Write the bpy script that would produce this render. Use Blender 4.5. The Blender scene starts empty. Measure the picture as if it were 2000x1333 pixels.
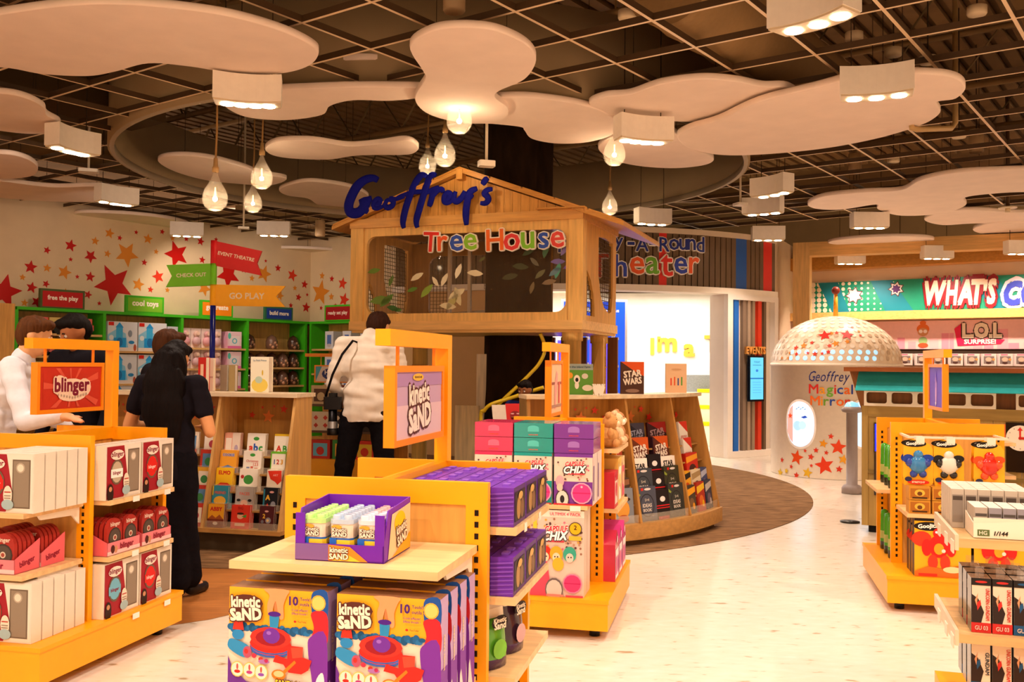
import bpy, bmesh, math, random
from mathutils import Vector, Matrix, Euler
R_ = random.Random(7)
sc = bpy.context.scene
COL = sc.collection
# ------------------------------------------------------------------ camera, world, exposure
FPX, PITCH, ROLL, EYE = 1870.0, 0.0235, -0.009, 1.4        # focal length in pixels of the 2000 px frame
_cp, _sp, _cr, _sr = math.cos(PITCH), math.sin(PITCH), math.cos(ROLL), math.sin(ROLL)
RX = Vector((_cr, _sp*_sr, -_cp*_sr)); RU = Vector((_sr, -_sp*_cr, _cp*_cr)); RW = Vector((0, _cp, _sp))
cam_d = bpy.data.cameras.new('camera'); cam = bpy.data.objects.new('camera', cam_d); COL.objects.link(cam)
cam.matrix_world = Matrix(((RX.x, RU.x, -RW.x, 0), (RX.y, RU.y, -RW.y, 0), (RX.z, RU.z, -RW.z, EYE), (0, 0, 0, 1)))
cam_d.sensor_width = 36.0; cam_d.lens = 36.0*FPX/2000; cam_d.clip_start = 0.05; cam_d.clip_end = 100
sc.camera = cam
world = bpy.data.worlds.new('world'); sc.world = world; world.use_nodes = True
world.node_tree.nodes['Background'].inputs[0].default_value = (1.0, .62, .36, 1)
world.node_tree.nodes['Background'].inputs[1].default_value = 0.85
sc.view_settings.view_transform = 'Standard'; sc.view_settings.look = 'None'
sc.view_settings.exposure = 1.03; sc.view_settings.gamma = 1.0; sc.view_settings.use_curve_mapping = False
sc.cycles.use_denoising = True; sc.cycles.use_adaptive_sampling = True; sc.cycles.adaptive_threshold = .07
sc.cycles.max_bounces = 5; sc.cycles.diffuse_bounces = 4; sc.cycles.glossy_bounces = 3
sc.cycles.transmission_bounces = 5; sc.cycles.transparent_max_bounces = 10
sc.cycles.caustics_reflective = False; sc.cycles.caustics_refractive = False
sc.cycles.sample_clamp_indirect = 4.0
LAMP = (1.0, .785, .64)          # warm shop spotlights
SPOT_W = 69.0
def spot(x, y, z, w=SPOT_W, col=LAMP, ang=125, tgt=None, r=.05, blend=.6):
    d = bpy.data.lights.new('spot', 'SPOT'); d.energy = w; d.color = col; d.spot_size = math.radians(ang)
    d.spot_blend = blend; d.shadow_soft_size = r
    o = bpy.data.objects.new('spot', d); COL.objects.link(o); o.location = (x, y, z)
    if tgt: o.rotation_euler = (Vector(tgt)-Vector((x, y, z))).to_track_quat('-Z', 'Y').to_euler()
    return o
def area(x, y, z, sx, sy, w, col, rot=(0, 0, 0)):
    d = bpy.data.lights.new('area', 'AREA'); d.shape = 'RECTANGLE'; d.size = sx; d.size_y = sy; d.energy = w; d.color = col
    o = bpy.data.objects.new('area', d); COL.objects.link(o); o.location = (x, y, z); o.rotation_euler = rot
    return o
# ------------------------------------------------------------------ measuring: a pixel of the photograph to a point of the room
def ray(px, py): return (px-1000)/FPX*RX + (666.5-py)/FPX*RU + RW
EYEP = Vector((0, 0, EYE))
def pz(px, py, z): d = ray(px, py); return EYEP + d*((z-EYE)/d.z)
def py_(px, py, y): d = ray(px, py); return EYEP + d*(y/d.y)
def pp(px, py, p0, n): d = ray(px, py); n = Vector(n); return EYEP + d*((Vector(p0)-EYEP).dot(n)/d.dot(n))
# ------------------------------------------------------------------ colours and materials
def C(h, k=1.0):
    if not isinstance(h, str): return h
    h = h.lstrip('#'); out = []
    for i in (0, 2, 4):
        c = int(h[i:i+2], 16)/255
        out.append(min(1, k*(c/12.92 if c <= .04045 else ((c+.055)/1.055)**2.4)))
    return tuple(out)
MATS = {}
def mat(name, rough=.5, spec=.3, metal=0, noise=0, scale=8, stretch=None, bump=0, emit=0, trans=0, alpha=1, coat=0, vor=0):
    m = bpy.data.materials.new(name); m.use_nodes = True; nt = m.node_tree; b = nt.nodes['Principled BSDF']
    a = nt.nodes.new('ShaderNodeAttribute'); a.attribute_name = 'col'
    out = a.outputs['Color']
    b.inputs['Roughness'].default_value = rough; b.inputs['Metallic'].default_value = metal
    b.inputs['Specular IOR Level'].default_value = spec
    if coat: b.inputs['Coat Weight'].default_value = coat; b.inputs['Coat Roughness'].default_value = .08
    if noise or bump:
        tc = nt.nodes.new('ShaderNodeTexCoord'); mp = nt.nodes.new('ShaderNodeMapping')
        nt.links.new(tc.outputs['Object'], mp.inputs[0])
        if stretch: mp.inputs['Scale'].default_value = stretch
        n = nt.nodes.new('ShaderNodeTexNoise'); n.inputs['Scale'].default_value = scale; n.inputs['Detail'].default_value = 4
        nt.links.new(mp.outputs[0], n.inputs['Vector'])
        if noise:
            r = nt.nodes.new('ShaderNodeMapRange'); r.inputs['From Min'].default_value = .3; r.inputs['From Max'].default_value = .7
            r.inputs['To Min'].default_value = 1-noise; r.inputs['To Max'].default_value = 1+noise*.35
            nt.links.new(n.outputs[0], r.inputs[0])
            x = nt.nodes.new('ShaderNodeVectorMath'); x.operation = 'SCALE'
            nt.links.new(out, x.inputs[0]); nt.links.new(r.outputs[0], x.inputs['Scale']); out = x.outputs[0]
        if bump:
            bp = nt.nodes.new('ShaderNodeBump'); bp.inputs['Strength'].default_value = bump; bp.inputs['Distance'].default_value = .02
            nt.links.new(n.outputs[0], bp.inputs['Height']); nt.links.new(bp.outputs[0], b.inputs['Normal'])
    nt.links.new(out, b.inputs['Base Color'])
    if emit:
        nt.links.new(a.outputs['Color'], b.inputs['Emission Color']); b.inputs['Emission Strength'].default_value = emit
    if trans: b.inputs['Transmission Weight'].default_value = trans; b.inputs['IOR'].default_value = 1.2
    if alpha < 1: b.inputs['Alpha'].default_value = alpha
    if emit: m.cycles.emission_sampling = 'NONE'
    MATS[name] = m
    return m
mat('matte', .75, .15, noise=.06, scale=30)
mat('satin', .42, .3, noise=.04, scale=20)
mat('paint', .38, .35, noise=.05, scale=6)
mat('gloss', .18, .5, noise=.03, scale=12, coat=.3)
mat('card', .4, .3, noise=.04, scale=25)
mat('print', .45, .25)
mat('wood', .45, .3, noise=.22, scale=3.5, stretch=(9, 9, .8), bump=.05)
mat('woodx', .4, .3, noise=.2, scale=3.5, stretch=(.9, 9, 9), bump=.04)
mat('panel', .8, .1, noise=.05, scale=4)
mat('deck', .7, .2, noise=.3, scale=2)
mat('metal', .35, .5, metal=.8, noise=.15, scale=4)
mat('fabric', .9, .08, noise=.18, scale=40, bump=.25)
mat('cloth', .88, .1, noise=.1, scale=14, bump=.08)
mat('hair', .7, .12, noise=.35, scale=60, stretch=(1, 1, .15), bump=.4)
mat('skin', .5, .3, noise=.06, scale=15)
mat('bark', .9, .1, noise=.5, scale=9, stretch=(1, 1, .3), bump=.9)
mat('lamp', .5, .2, emit=14)
mat('screen', .3, .4, emit=.5)
mat('glow', .4, .3, emit=1.6)
mat('bulb', .3, .3, emit=60)
mat('clear', .05, .5, alpha=.16)
mat('acrylic', .03, .5, alpha=.05)
mat('floor', .22, .4)
mat('carpet', .95, .05, noise=.6, scale=5, stretch=(1, 6, 1), bump=.3)
def floor_nodes():                      # pale terrazzo: fine chips and a few larger ones
    nt = MATS['floor'].node_tree; b = nt.nodes['Principled BSDF']
    tc = nt.nodes.new('ShaderNodeTexCoord'); v = nt.nodes.new('ShaderNodeTexNoise'); v.inputs['Scale'].default_value = 9
    v.inputs['Detail'].default_value = 2
    mp = nt.nodes.new('ShaderNodeMapping'); mp.inputs['Scale'].default_value = (1, 2.2, 1); mp.inputs['Rotation'].default_value = (0, 0, .4)
    nt.links.new(tc.outputs['Object'], mp.inputs[0]); nt.links.new(mp.outputs[0], v.inputs['Vector'])
    r = nt.nodes.new('ShaderNodeValToRGB'); e = r.color_ramp.elements
    e[0].position = .26; e[0].color = (*C('b09a78'), 1); e[1].position = .36; e[1].color = (*C('e6d9c4'), 1)
    k = r.color_ramp.elements.new(.7); k.color = (*C('eae0d0'), 1); k = r.color_ramp.elements.new(.8); k.color = (*C('f2ebdc'), 1)
    nt.links.new(v.outputs[0], r.inputs[0]); nt.links.new(r.outputs[0], b.inputs['Base Color'])
floor_nodes()
# ------------------------------------------------------------------ mesh builder: coloured faces, several materials, one object
class MB:
    def __init__(s, M=None): s.v = []; s.f = []; s.c = []; s.m = []; s.sm = []; s.mats = []; s.M = M or Matrix()
    def mi(s, m):
        if m not in s.mats: s.mats.append(m)
        return s.mats.index(m)
    def pts(s, ps):
        b = len(s.v); M = s.M
        for p in ps: s.v.append(tuple(M @ Vector(p)))
        return b
    def face(s, idx, col, m, smooth=False): s.f.append(tuple(idx)); s.c.append(C(col)); s.m.append(s.mi(m)); s.sm.append(smooth)
    def poly(s, ps, col, m='matte'):
        b = s.pts(ps); s.face(range(b, b+len(ps)), col, m)
    def box(s, x0, x1, y0, y1, z0, z1, col, m='matte', bot=None, top=None, front=None):
        b = s.pts([(x0, y0, z0), (x1, y0, z0), (x1, y1, z0), (x0, y1, z0), (x0, y0, z1), (x1, y0, z1), (x1, y1, z1), (x0, y1, z1)])
        for q, c in (((3, 2, 1, 0), bot or col), ((4, 5, 6, 7), top or col), ((0, 1, 5, 4), front or col), ((1, 2, 6, 5), col), ((2, 3, 7, 6), col), ((3, 0, 4, 7), col)):
            s.face([b+i for i in q], c, m)
    def bbox(s, x0, x1, y0, y1, z0, z1, col, m='matte', r=.006, **k):      # box with chamfered vertical edges
        s.prism([(x0+r, y0), (x1-r, y0), (x1, y0+r), (x1, y1-r), (x1-r, y1), (x0+r, y1), (x0, y1-r), (x0, y0+r)], z0, z1, col, m, **k)
    def prism(s, pl, z0, z1, col, m='matte', top=None, bot=None, smooth=False, axis='z'):
        n = len(pl)
        t = {'z': lambda p, z: (p[0], p[1], z), 'y': lambda p, z: (p[0], z, p[1]), 'x': lambda p, z: (z, p[0], p[1])}[axis]
        b = s.pts([t(p, z0) for p in pl]+[t(p, z1) for p in pl])
        s.face([b+i for i in reversed(range(n))], bot or col, m); s.face([b+n+i for i in range(n)], top or col, m)
        for i in range(n): j = (i+1) % n; s.face((b+i, b+j, b+n+j, b+n+i), col, m, smooth)
    def tube(s, path, r, col, m='matte', n=10, cap=True, flat=1.0, fdir=None):
        P = [Vector(p) for p in path]; rr = r if hasattr(r, '__len__') else [r]*len(P)
        up = Vector(fdir) if fdir else None; rings = []
        for i, p in enumerate(P):
            t = (P[min(i+1, len(P)-1)]-P[max(i-1, 0)]).normalized()
            if up is None: up = t.orthogonal()
            if fdir: a = Vector(fdir); a = (a-t*a.dot(t)).normalized()
            else: a = (up-t*up.dot(t)).normalized(); up = a
            c = t.cross(a)
            rings.append(s.pts([p+(a*math.cos(2*math.pi*k/n)*flat+c*math.sin(2*math.pi*k/n))*rr[i] for k in range(n)]))
        for i in range(len(P)-1):
            for k in range(n):
                l = (k+1) % n; s.face((rings[i]+k, rings[i]+l, rings[i+1]+l, rings[i+1]+k), col, m, True)
        if cap: s.face([rings[0]+k for k in reversed(range(n))], col, m); s.face([rings[-1]+k for k in range(n)], col, m)
    def lathe(s, prof, col, m='matte', n=20, c=(0, 0, 0), smooth=True, a0=0, a1=None):
        rings = []; full = a1 is None; N = n if full else n+1
        for (r, z) in prof:
            rings.append(s.pts([(c[0]+r*math.cos(a0+(2*math.pi if full else a1-a0)*k/n), c[1]+r*math.sin(a0+(2*math.pi if full else a1-a0)*k/n), c[2]+z) for k in range(N)]))
        cols = col if isinstance(col, list) else [col]*(len(prof)-1)
        for i in range(len(prof)-1):
            for k in range(n):
                l = (k+1) % N; s.face((rings[i]+k, rings[i]+l, rings[i+1]+l, rings[i+1]+k), cols[i], m, smooth)
    def cyl(s, x, y, z0, z1, r, col, m='matte', n=16, r1=None):
        r1 = r if r1 is None else r1
        a = [(r*math.cos(2*math.pi*k/n), r*math.sin(2*math.pi*k/n)) for k in range(n)]
        b = s.pts([(x+p, y+q, z0) for p, q in a]+[(x+p*r1/max(r, 1e-6), y+q*r1/max(r, 1e-6), z1) for p, q in a])
        s.face([b+i for i in reversed(range(n))], col, m); s.face([b+n+i for i in range(n)], col, m)
        for i in range(n): j = (i+1) % n; s.face((b+i, b+j, b+n+j, b+n+i), col, m, True)
    def ball(s, c, r, col, m='matte', n=12, sx=1, sy=1, sz=1):
        k = n//2; s2 = s.M; s.M = s2 @ Matrix.Translation(c) @ Matrix.Diagonal((sx, sy, sz, 1))
        s.lathe([(r*math.sin(math.pi*i/k)+1e-5, -r*math.cos(math.pi*i/k)) for i in range(k+1)], col, m, n); s.M = s2
    def tri(s, vs, fs, col, m='print'):
        b = s.pts(vs)
        for f in fs: s.face([b+i for i in f], col, m)
    def build(s, name, parent=None, M=None):
        me = bpy.data.meshes.new(name); me.from_pydata(s.v, [], s.f)
        for m in s.mats: me.materials.append(MATS[m])
        if s.f:
            me.polygons.foreach_set('material_index', s.m); me.polygons.foreach_set('use_smooth', s.sm)
            at = me.color_attributes.new('col', 'FLOAT_COLOR', 'CORNER'); buf = []
            for f, c in zip(s.f, s.c): buf.extend((c[0], c[1], c[2], 1.0)*len(f))
            at.data.foreach_set('color', buf)
        me.update()
        o = bpy.data.objects.new(name, me); COL.objects.link(o)
        if M is not None: o.matrix_world = M
        if parent is not None: o.parent = parent
        return o
def tag(o, label, cat, group=None, kind=None):
    if label: o['label'] = label
    if cat: o['category'] = cat
    if group: o['group'] = group
    if kind: o['kind'] = kind
    return o
def struct(o): o['kind'] = 'structure'; return o
def thing(name, label, cat, M=None, group=None):
    o = bpy.data.objects.new(name, None); COL.objects.link(o); o.empty_display_size = .05
    if M is not None: o.matrix_world = M
    return tag(o, label, cat, group)
def TR(x, y, z=0, rz=0): return Matrix.Translation((x, y, z)) @ Matrix.Rotation(rz, 4, 'Z')
def dup(o, M, label, group=None):       # copy a thing, its parts and their sub-parts
    def cp(q, parent):
        n = q.copy(); COL.objects.link(n); n.parent = parent
        for ch in kids.get(q, ()): cp(ch, n)
        return n
    kids = {}; st = [o]
    while st:
        q = st.pop(); kids[q] = list(q.children); st += kids[q]
    n = cp(o, None); n.matrix_world = M; n['label'] = label
    if group: n['group'] = group
    return n
class Proto:                            # the first use places the thing itself, later uses place copies
    def __init__(s, make): s.make = make; s.o = None
    def put(s, M, label, group=None):
        if s.o is None:
            s.o = s.make(); s.o.matrix_world = M; s.o['label'] = label
            if group: s.o['group'] = group
            return s.o
        return dup(s.o, M, label, group)
# ------------------------------------------------------------------ lettering
_T = {}
def text_geo(t, off=0.0, ext=0.0, shear=0.0, res=2):
    k = (t, off, ext, shear, res)
    if k not in _T:
        c = bpy.data.curves.new('lettering_source', 'FONT'); c.body = t; c.extrude = ext; c.shear = shear; c.resolution_u = res
        o = bpy.data.objects.new('lettering_source', c); COL.objects.link(o)
        me = o.to_mesh(); vs = [tuple(v.co) for v in me.vertices]; fs = [tuple(p.vertices) for p in me.polygons]; o.to_mesh_clear()
        bpy.data.objects.remove(o); bpy.data.curves.remove(c)
        _T[k] = (vs, fs)
    return _T[k]
def text_box(t, shear=0.0):
    vs, _ = text_geo(t, 0, 0, shear)
    xs = [v[0] for v in vs]; ys = [v[1] for v in vs]
    return (min(xs), max(xs), min(ys), max(ys)) if vs else (0, .1, 0, .1)
def shifted(mb, T, t, r, n, ext, shear, col, m):
    vs, fs = text_geo(t, 0, ext, shear)
    for i in range(n if r > .008 else 1):
        a = math.pi/4+2*math.pi*i/n; mb.M = T @ Matrix.Translation((r*math.cos(a), r*math.sin(a), i*5e-5)) if r > .008 else T; mb.tri(vs, fs, col, m)
    if r > .008: mb.M = T @ Matrix.Translation((0, 0, n*5e-5)); mb.tri(vs, fs, col, m)
def put_text(mb, t, x, y, w=None, h=None, col='ffffff', bold=.02, z=0, ext=0, shear=0, m='print', rot=0, outline=None, ow=.05, alen=None):
    """lettering centred on (x, y) of the builder's XY plane; scaled to a width and/or a height"""
    x0, x1, y0, y1 = text_box(t, shear); sx = sy = None
    if w: sx = w/(x1-x0)
    if h: sy = h/(y1-y0)
    sx = sx or sy; sy = sy or sx
    M0 = mb.M
    T = Matrix.Translation((x, y, z)) @ Matrix.Rotation(rot, 4, 'Z') @ Matrix.Diagonal((sx, sy, 1, 1)) @ Matrix.Translation((-(x0+x1)/2, -(y0+y1)/2, 0))
    if outline:
        shifted(mb, M0 @ T, t, (bold+ow)*1.15, 8, ext, shear, outline, m)
        T = Matrix.Translation((0, 0, max(.0006, ext*.35))) @ T
    shifted(mb, M0 @ T, t, bold, 4, ext, shear, col, m); mb.M = M0
def star_pts(x, y, r, rot=0, k=.45, n=5):
    return [(x+(r if i % 2 == 0 else r*k)*math.sin(rot+math.pi*i/n), y+(r if i % 2 == 0 else r*k)*math.cos(rot+math.pi*i/n)) for i in range(2*n)]
def art(mb, items, m='print', lift=.0006):
    """flat printing on the builder's XY plane: (kind, ...) items, each laid over the one before"""
    lift = min(lift, .009/max(1, len(items))); z = lift
    for it in items:
        k = it[0]
        if k == 'r': _, x0, y0, x1, y1, c = it; mb.poly([(x0, y0, z), (x1, y0, z), (x1, y1, z), (x0, y1, z)], c, m)
        elif k == 'c':
            _, x, y, r, c = it[:5]; ry = it[5] if len(it) > 5 else r; n = 14
            mb.poly([(x+r*math.cos(2*math.pi*i/n), y+ry*math.sin(2*math.pi*i/n), z) for i in range(n)], c, m)
        elif k == 's':
            _, x, y, r, c = it[:5]; p = star_pts(x, y, r, it[5] if len(it) > 5 else 0)
            b = mb.pts([(x, y, z)]+[(q[0], q[1], z) for q in p])
            for i in range(10): mb.face((b, b+1+(i+1) % 10, b+1+i), c, m)
        elif k == 'p': mb.poly([(q[0], q[1], z) for q in it[1]], it[2], m)
        elif k == 't':
            d = dict(w=None, h=None, col='ffffff', bold=.02, shear=0, rot=0, outline=None, ow=.05)
            d.update(it[4]); put_text(mb, it[1], it[2], it[3], z=z, m=m, **d)
            if d['outline']: z += lift
        z += lift
def front(M=None):                      # a plane facing -Y: art x to the right, art y up
    return (M or Matrix()) @ Matrix(((1, 0, 0, 0), (0, 0, -1, 0), (0, 1, 0, 0), (0, 0, 0, 1)))
def side(M=None):                       # a plane facing +X: art x along +Y, art y up
    return (M or Matrix()) @ Matrix(((0, 0, 1, 0), (1, 0, 0, 0), (0, 1, 0, 0), (0, 0, 0, 1)))
def side_l(M=None):                     # a plane facing -X: art x along -Y, art y up
    return (M or Matrix()) @ Matrix(((0, 0, -1, 0), (-1, 0, 0, 0), (0, 1, 0, 0), (0, 0, 0, 1)))
ORD = ['first', 'second', 'third', 'fourth', 'fifth', 'sixth', 'seventh', 'eighth', 'ninth', 'tenth', 'eleventh', 'twelfth']
# ------------------------------------------------------------------ the room
CZ = 3.54
YAW = .9407
U2 = Vector((math.cos(YAW), math.sin(YAW), 0)); V2 = Vector((math.sin(YAW), -math.cos(YAW), 0))
COR = Vector((-3.62, 17.12, 0))         # the far corner of the star wall
def uv(u, v, z=0): return COR + U2*u + V2*v + Vector((0, 0, z))
RC, RR = Vector((-.85, 10.6, 0)), 3.33  # the round opening in the ceiling
mb = MB(); mb.poly([(-14, -4, 0), (12, -4, 0), (12, 21, 0), (-14, 21, 0)], 'e8d4b0', 'floor'); floor_o = struct(mb.build('floor'))
mb = MB(); mb.poly([(-1.0, 6.4, .0015), (-1.3, 5.62, .0015), (-1.62, 5.21, .0015), (-2.2, 4.78, .0015), (-2.75, 4.5, .0015), (-3.6, 4.2, .0015), (-5, 4.0, .0015), (-9, 4.4, .0015), (-11, 9, .0015), (-3.6, 17, .0015), (-1.5, 12, .0015)], 'b8753a', 'woodx'); struct(mb.build('floor_wood'))
mb = MB(); mb.cyl(-1.51, 11.28, .0025, .006, 4.83, '8f6c4a', 'carpet', n=128); struct(mb.build('floor_carpet'))
def wall(name, p, q, z0, z1, col='e2caa6', th=.12, m='panel'):
    p = Vector(p).to_2d(); q = Vector(q).to_2d(); d = (q-p).normalized(); n = Vector((-d.y, d.x))*th
    mb = MB(); a, b, c, e = p, q, q+n, p+n
    mb.prism([(a.x, a.y), (b.x, b.y), (c.x, c.y), (e.x, e.y)], z0, z1, col, m)
    return struct(mb.build(name))
wl = wall('wall_left', uv(-13, 0), uv(.1, 0), 0, 3.9)
wall('wall_far', uv(0, 0), uv(0, 3.6), 0, 3.9)
wall('baseboard_left', uv(-13, .015), uv(0, .015), 0, .1, 'cfae84', .013)
wall('wall_rear', (-6, 20.6), (13, 20.6), 0, 4.9, '8a7656')
def on_wall(px, py, off=.004): return pp(px, py, uv(0, off), V2)
def on_far(px, py, off=.004): return pp(px, py, uv(-off, 0), U2)
# star decals: centre x, centre y, size in px, colour
RD, OR, LR = 'c4140f', 'e08a2a', 'df3a1e'
STARS = [(8, 570, 36, RD, .2), (222, 556, 42, RD, -.5), (345, 497, 28, RD, .9), (248, 497, 26, OR, .5), (126, 532, 15, OR, .3), (60, 522, 14, RD, .1),
 (138, 480, 13, RD, .2), (177, 501, 14, RD, .6), (176, 541, 11, RD, .1), (270, 556, 14, OR, .2), (309, 541, 14, LR, -.3), (186, 471, 9, OR, .1),
 (214, 456, 11, OR, .2), (289, 467, 11, OR, .1), (92, 489, 8, RD, .3), (92, 524, 9, OR, .1), (62, 562, 12, RD, .2), (90, 555, 8, RD, .4), (44, 542, 7, OR, .1),
 (234, 465, 6, RD, .2), (266, 454, 5, RD, .1), (317, 453, 6, RD, .2), (138, 507, 5, RD, 0), (151, 541, 5, RD, 0), (210, 496, 8, OR, .2), (282, 513, 7, RD, .1),
 (305, 492, 6, OR, .1), (337, 466, 6, OR, 0), (364, 467, 6, RD, 0), (392, 472, 9, RD, .2), (395, 508, 8, RD, .1), (172, 576, 9, RD, .3), (194, 593, 5, RD, 0),
 (48, 592, 8, OR, .1), (294, 566, 7, LR, .1), (327, 567, 6, OR, .1), (446, 537, 28, RD, .7), (399, 564, 16, OR, .4), (516, 535, 18, OR, .3), (477, 527, 8, RD, .1),
 (543, 524, 8, RD, 0), (571, 538, 13, LR, .3), (492, 544, 7, OR, .1), (519, 510, 4, RD, 0), (595, 556, 9, RD, .1), (576, 563, 6, OR, 0), (583, 581, 8, RD, .2),
 (598, 601, 11, RD, .1), (547, 578, 10, OR, .3), (568, 597, 6, RD, 0), (600, 576, 4, RD, 0), (422, 468, 5, RD, 0), (128, 572, 9, OR, 0), (72, 590, 12, RD, .4)]
STARS2 = [(626, 572, 26, OR, .2), (669, 554, 13, LR, .2), (672, 586, 15, LR, .3), (629, 539, 8, OR, .1), (648, 545, 7, RD, .1), (647, 580, 8, OR, 0), (627, 602, 5, RD, .2), (655, 597, 5, RD, 0)]
def star_decals(name, stars, fn, parent, ax, n):
    mb = MB()
    for (x, y, r, c, rot) in stars:
        p = fn(x, y); r2 = (fn(x, y-r)-p).length
        b = mb.pts([p]+[p+ax*(a)+Vector((0, 0, e)) for a, e in star_pts(0, 0, r2, rot)])
        for i in range(10): mb.face((b, b+1+i, b+1+(i+1) % 10), c, 'print')
    mb.build(name, parent)
star_decals('star_decals', STARS, on_wall, wl, U2, V2)
star_decals('star_decals', STARS2, on_far, bpy.data.objects['wall_far'], V2, U2)
# deck, joists, ring and the open grid
mb = MB()
for i in range(110):                    # corrugated roof deck, ribs along the star wall
    v = -1+i*.2
    q = [uv(-16, v), uv(5, v), uv(5, v+.12), uv(-16, v+.12)]; z = 4.86
    mb.prism([(p.x, p.y) for p in q], z, z+.05, '80603a', 'deck')
mb.poly([(-16, -3, 4.93), (-16, 22, 4.93), (14, 22, 4.93), (14, -3, 4.93)], '6a4e2c', 'deck')
struct(mb.build('ceiling'))
for k in range(8):                      # open web joists across the deck
    mb = MB(); u = -12.6+k*1.9
    def J(v, z): return uv(u, v, z)
    for z in (4.25, 4.8):
        mb.tube([J(-.2, z), J(20, z)], .035, '8a6c44', 'deck', n=4)
    v = 0; up = False; path = []
    while v < 20: path.append(J(v, 4.8 if up else 4.25)); up = not up; v += .42
    mb.tube(path, .018, '75603f', 'deck', n=4)
    struct(mb.build('beam_%d' % (k+1)))
mb = MB(); mb.lathe([(RR, 3.5), (RR, 4.22), (RR+.05, 4.22), (RR+.05, 3.5), (RR, 3.5)], 'a08a68', 'panel', n=96, c=tuple(RC))
struct(mb.build('ceiling_ring'))
mb = MB(); mb.lathe([(RR-.012, 3.49), (RR-.012, 3.56), (RR+.03, 3.56), (RR+.03, 3.49), (RR-.012, 3.49)], 'a89880', 'satin', n=96, c=tuple(RC))
struct(mb.build('trim_1'))
def spans(o, d, lo, hi):
    """the pieces of a grid line outside the ring"""
    f = (o-RC).to_2d(); dd = d.to_2d(); b = f.dot(dd); c = f.dot(f)-(RR+.03)**2; D = b*b-c
    if D <= 0: return [(lo, hi)]
    r = math.sqrt(D); out = []
    if -b-r > lo: out.append((lo, min(hi, -b-r)))
    if -b+r < hi: out.append((max(lo, -b+r), hi))
    return out
GO = Vector((.003, 5.775, 0)); GS = .6108
gu0 = (COR-GO).dot(U2); gv0 = (COR-GO).dot(V2)
mb = MB()
def bar(o, d, t0, t1, w=.012, z0=CZ, z1=CZ+.045):
    n = Vector((-d.y, d.x, 0))*w; p, q = o+d*t0, o+d*t1
    mb.prism([(x.x, x.y) for x in (p-n, q-n, q+n, p+n)], z0, z1, '4b3722', 'paint', bot='e6c9a2')
for b in range(-16, 22):                # lines along the star wall
    o = GO+V2*(b*GS)
    if b*GS < gv0+.05: continue
    hi = gu0-.02 if b*GS < gv0+3.6 else gu0+2.2
    for s in spans(o, U2, -9.5, hi): bar(o, U2, *s)
for a in range(-13, 16):                # cross lines
    o = GO+U2*(a*GS); lo = gv0+.02 if a*GS < gu0 else gv0+3.7
    if a*GS > gu0+2.2: continue
    for s in spans(o, V2, lo, 12): bar(o, V2, s[0], s[1], .012, CZ+.0005, CZ+.045)
struct(mb.build('ceiling_grid'))
# air ducts above the grid
def duct(name, label, p, q, r, col, ribs=True, rect=None):
    p, q = Vector(p), Vector(q); d = (q-p).normalized(); L = (q-p).length; mb = MB()
    if rect:
        n = Vector((-d.y, d.x, 0))*rect[0]
        mb.prism([(x.x, x.y) for x in (p-n, q-n, q+n, p+n)], p.z-rect[1], p.z+rect[1], col, 'matte')
    else:
        path = []; rr = []; k = int(L/.12)
        for i in range(k+1): path.append(p+d*(L*i/k)); rr.append(r*(1.0 if i % 3 or not ribs else 1.035))
        mb.tube(path, rr, col, 'matte', n=28)
    return tag(mb.build(name), label, 'air duct')
dk = duct('air_duct', 'pale rectangular air duct running above the round ceiling opening', uv(-9.5, 2.2, 4.0), uv(-.3, 2.2, 4.0), 0, '8a7450', rect=(.3, .22))
mb = MB()
for i in range(5):
    p = uv(-1.9+i*.07, 2.51, 0); mb.box(p.x-.02, p.x+.02, p.y-.02, p.y+.02, 3.92, 4.1, '1d150c')
mb.build('air_vent', dk)
duct('air_duct', 'thick ribbed round fabric duct above the double cloud panel', (1.0, 6.2, 3.93), (3.2, 9.2, 3.93), .3, '97784f')
duct('air_duct', 'long slim round duct high above the portal of the far shop', (3.6, 6.4, 3.95), (8.2, 12.8, 3.95), .26, '7d6240')
duct('air_duct', 'dark square duct above the biggest cloud panel', uv(-12, 4.2, 4.0), uv(-6, 4.2, 4.0), 0, '4d3b24', rect=(.3, .2))
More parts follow.
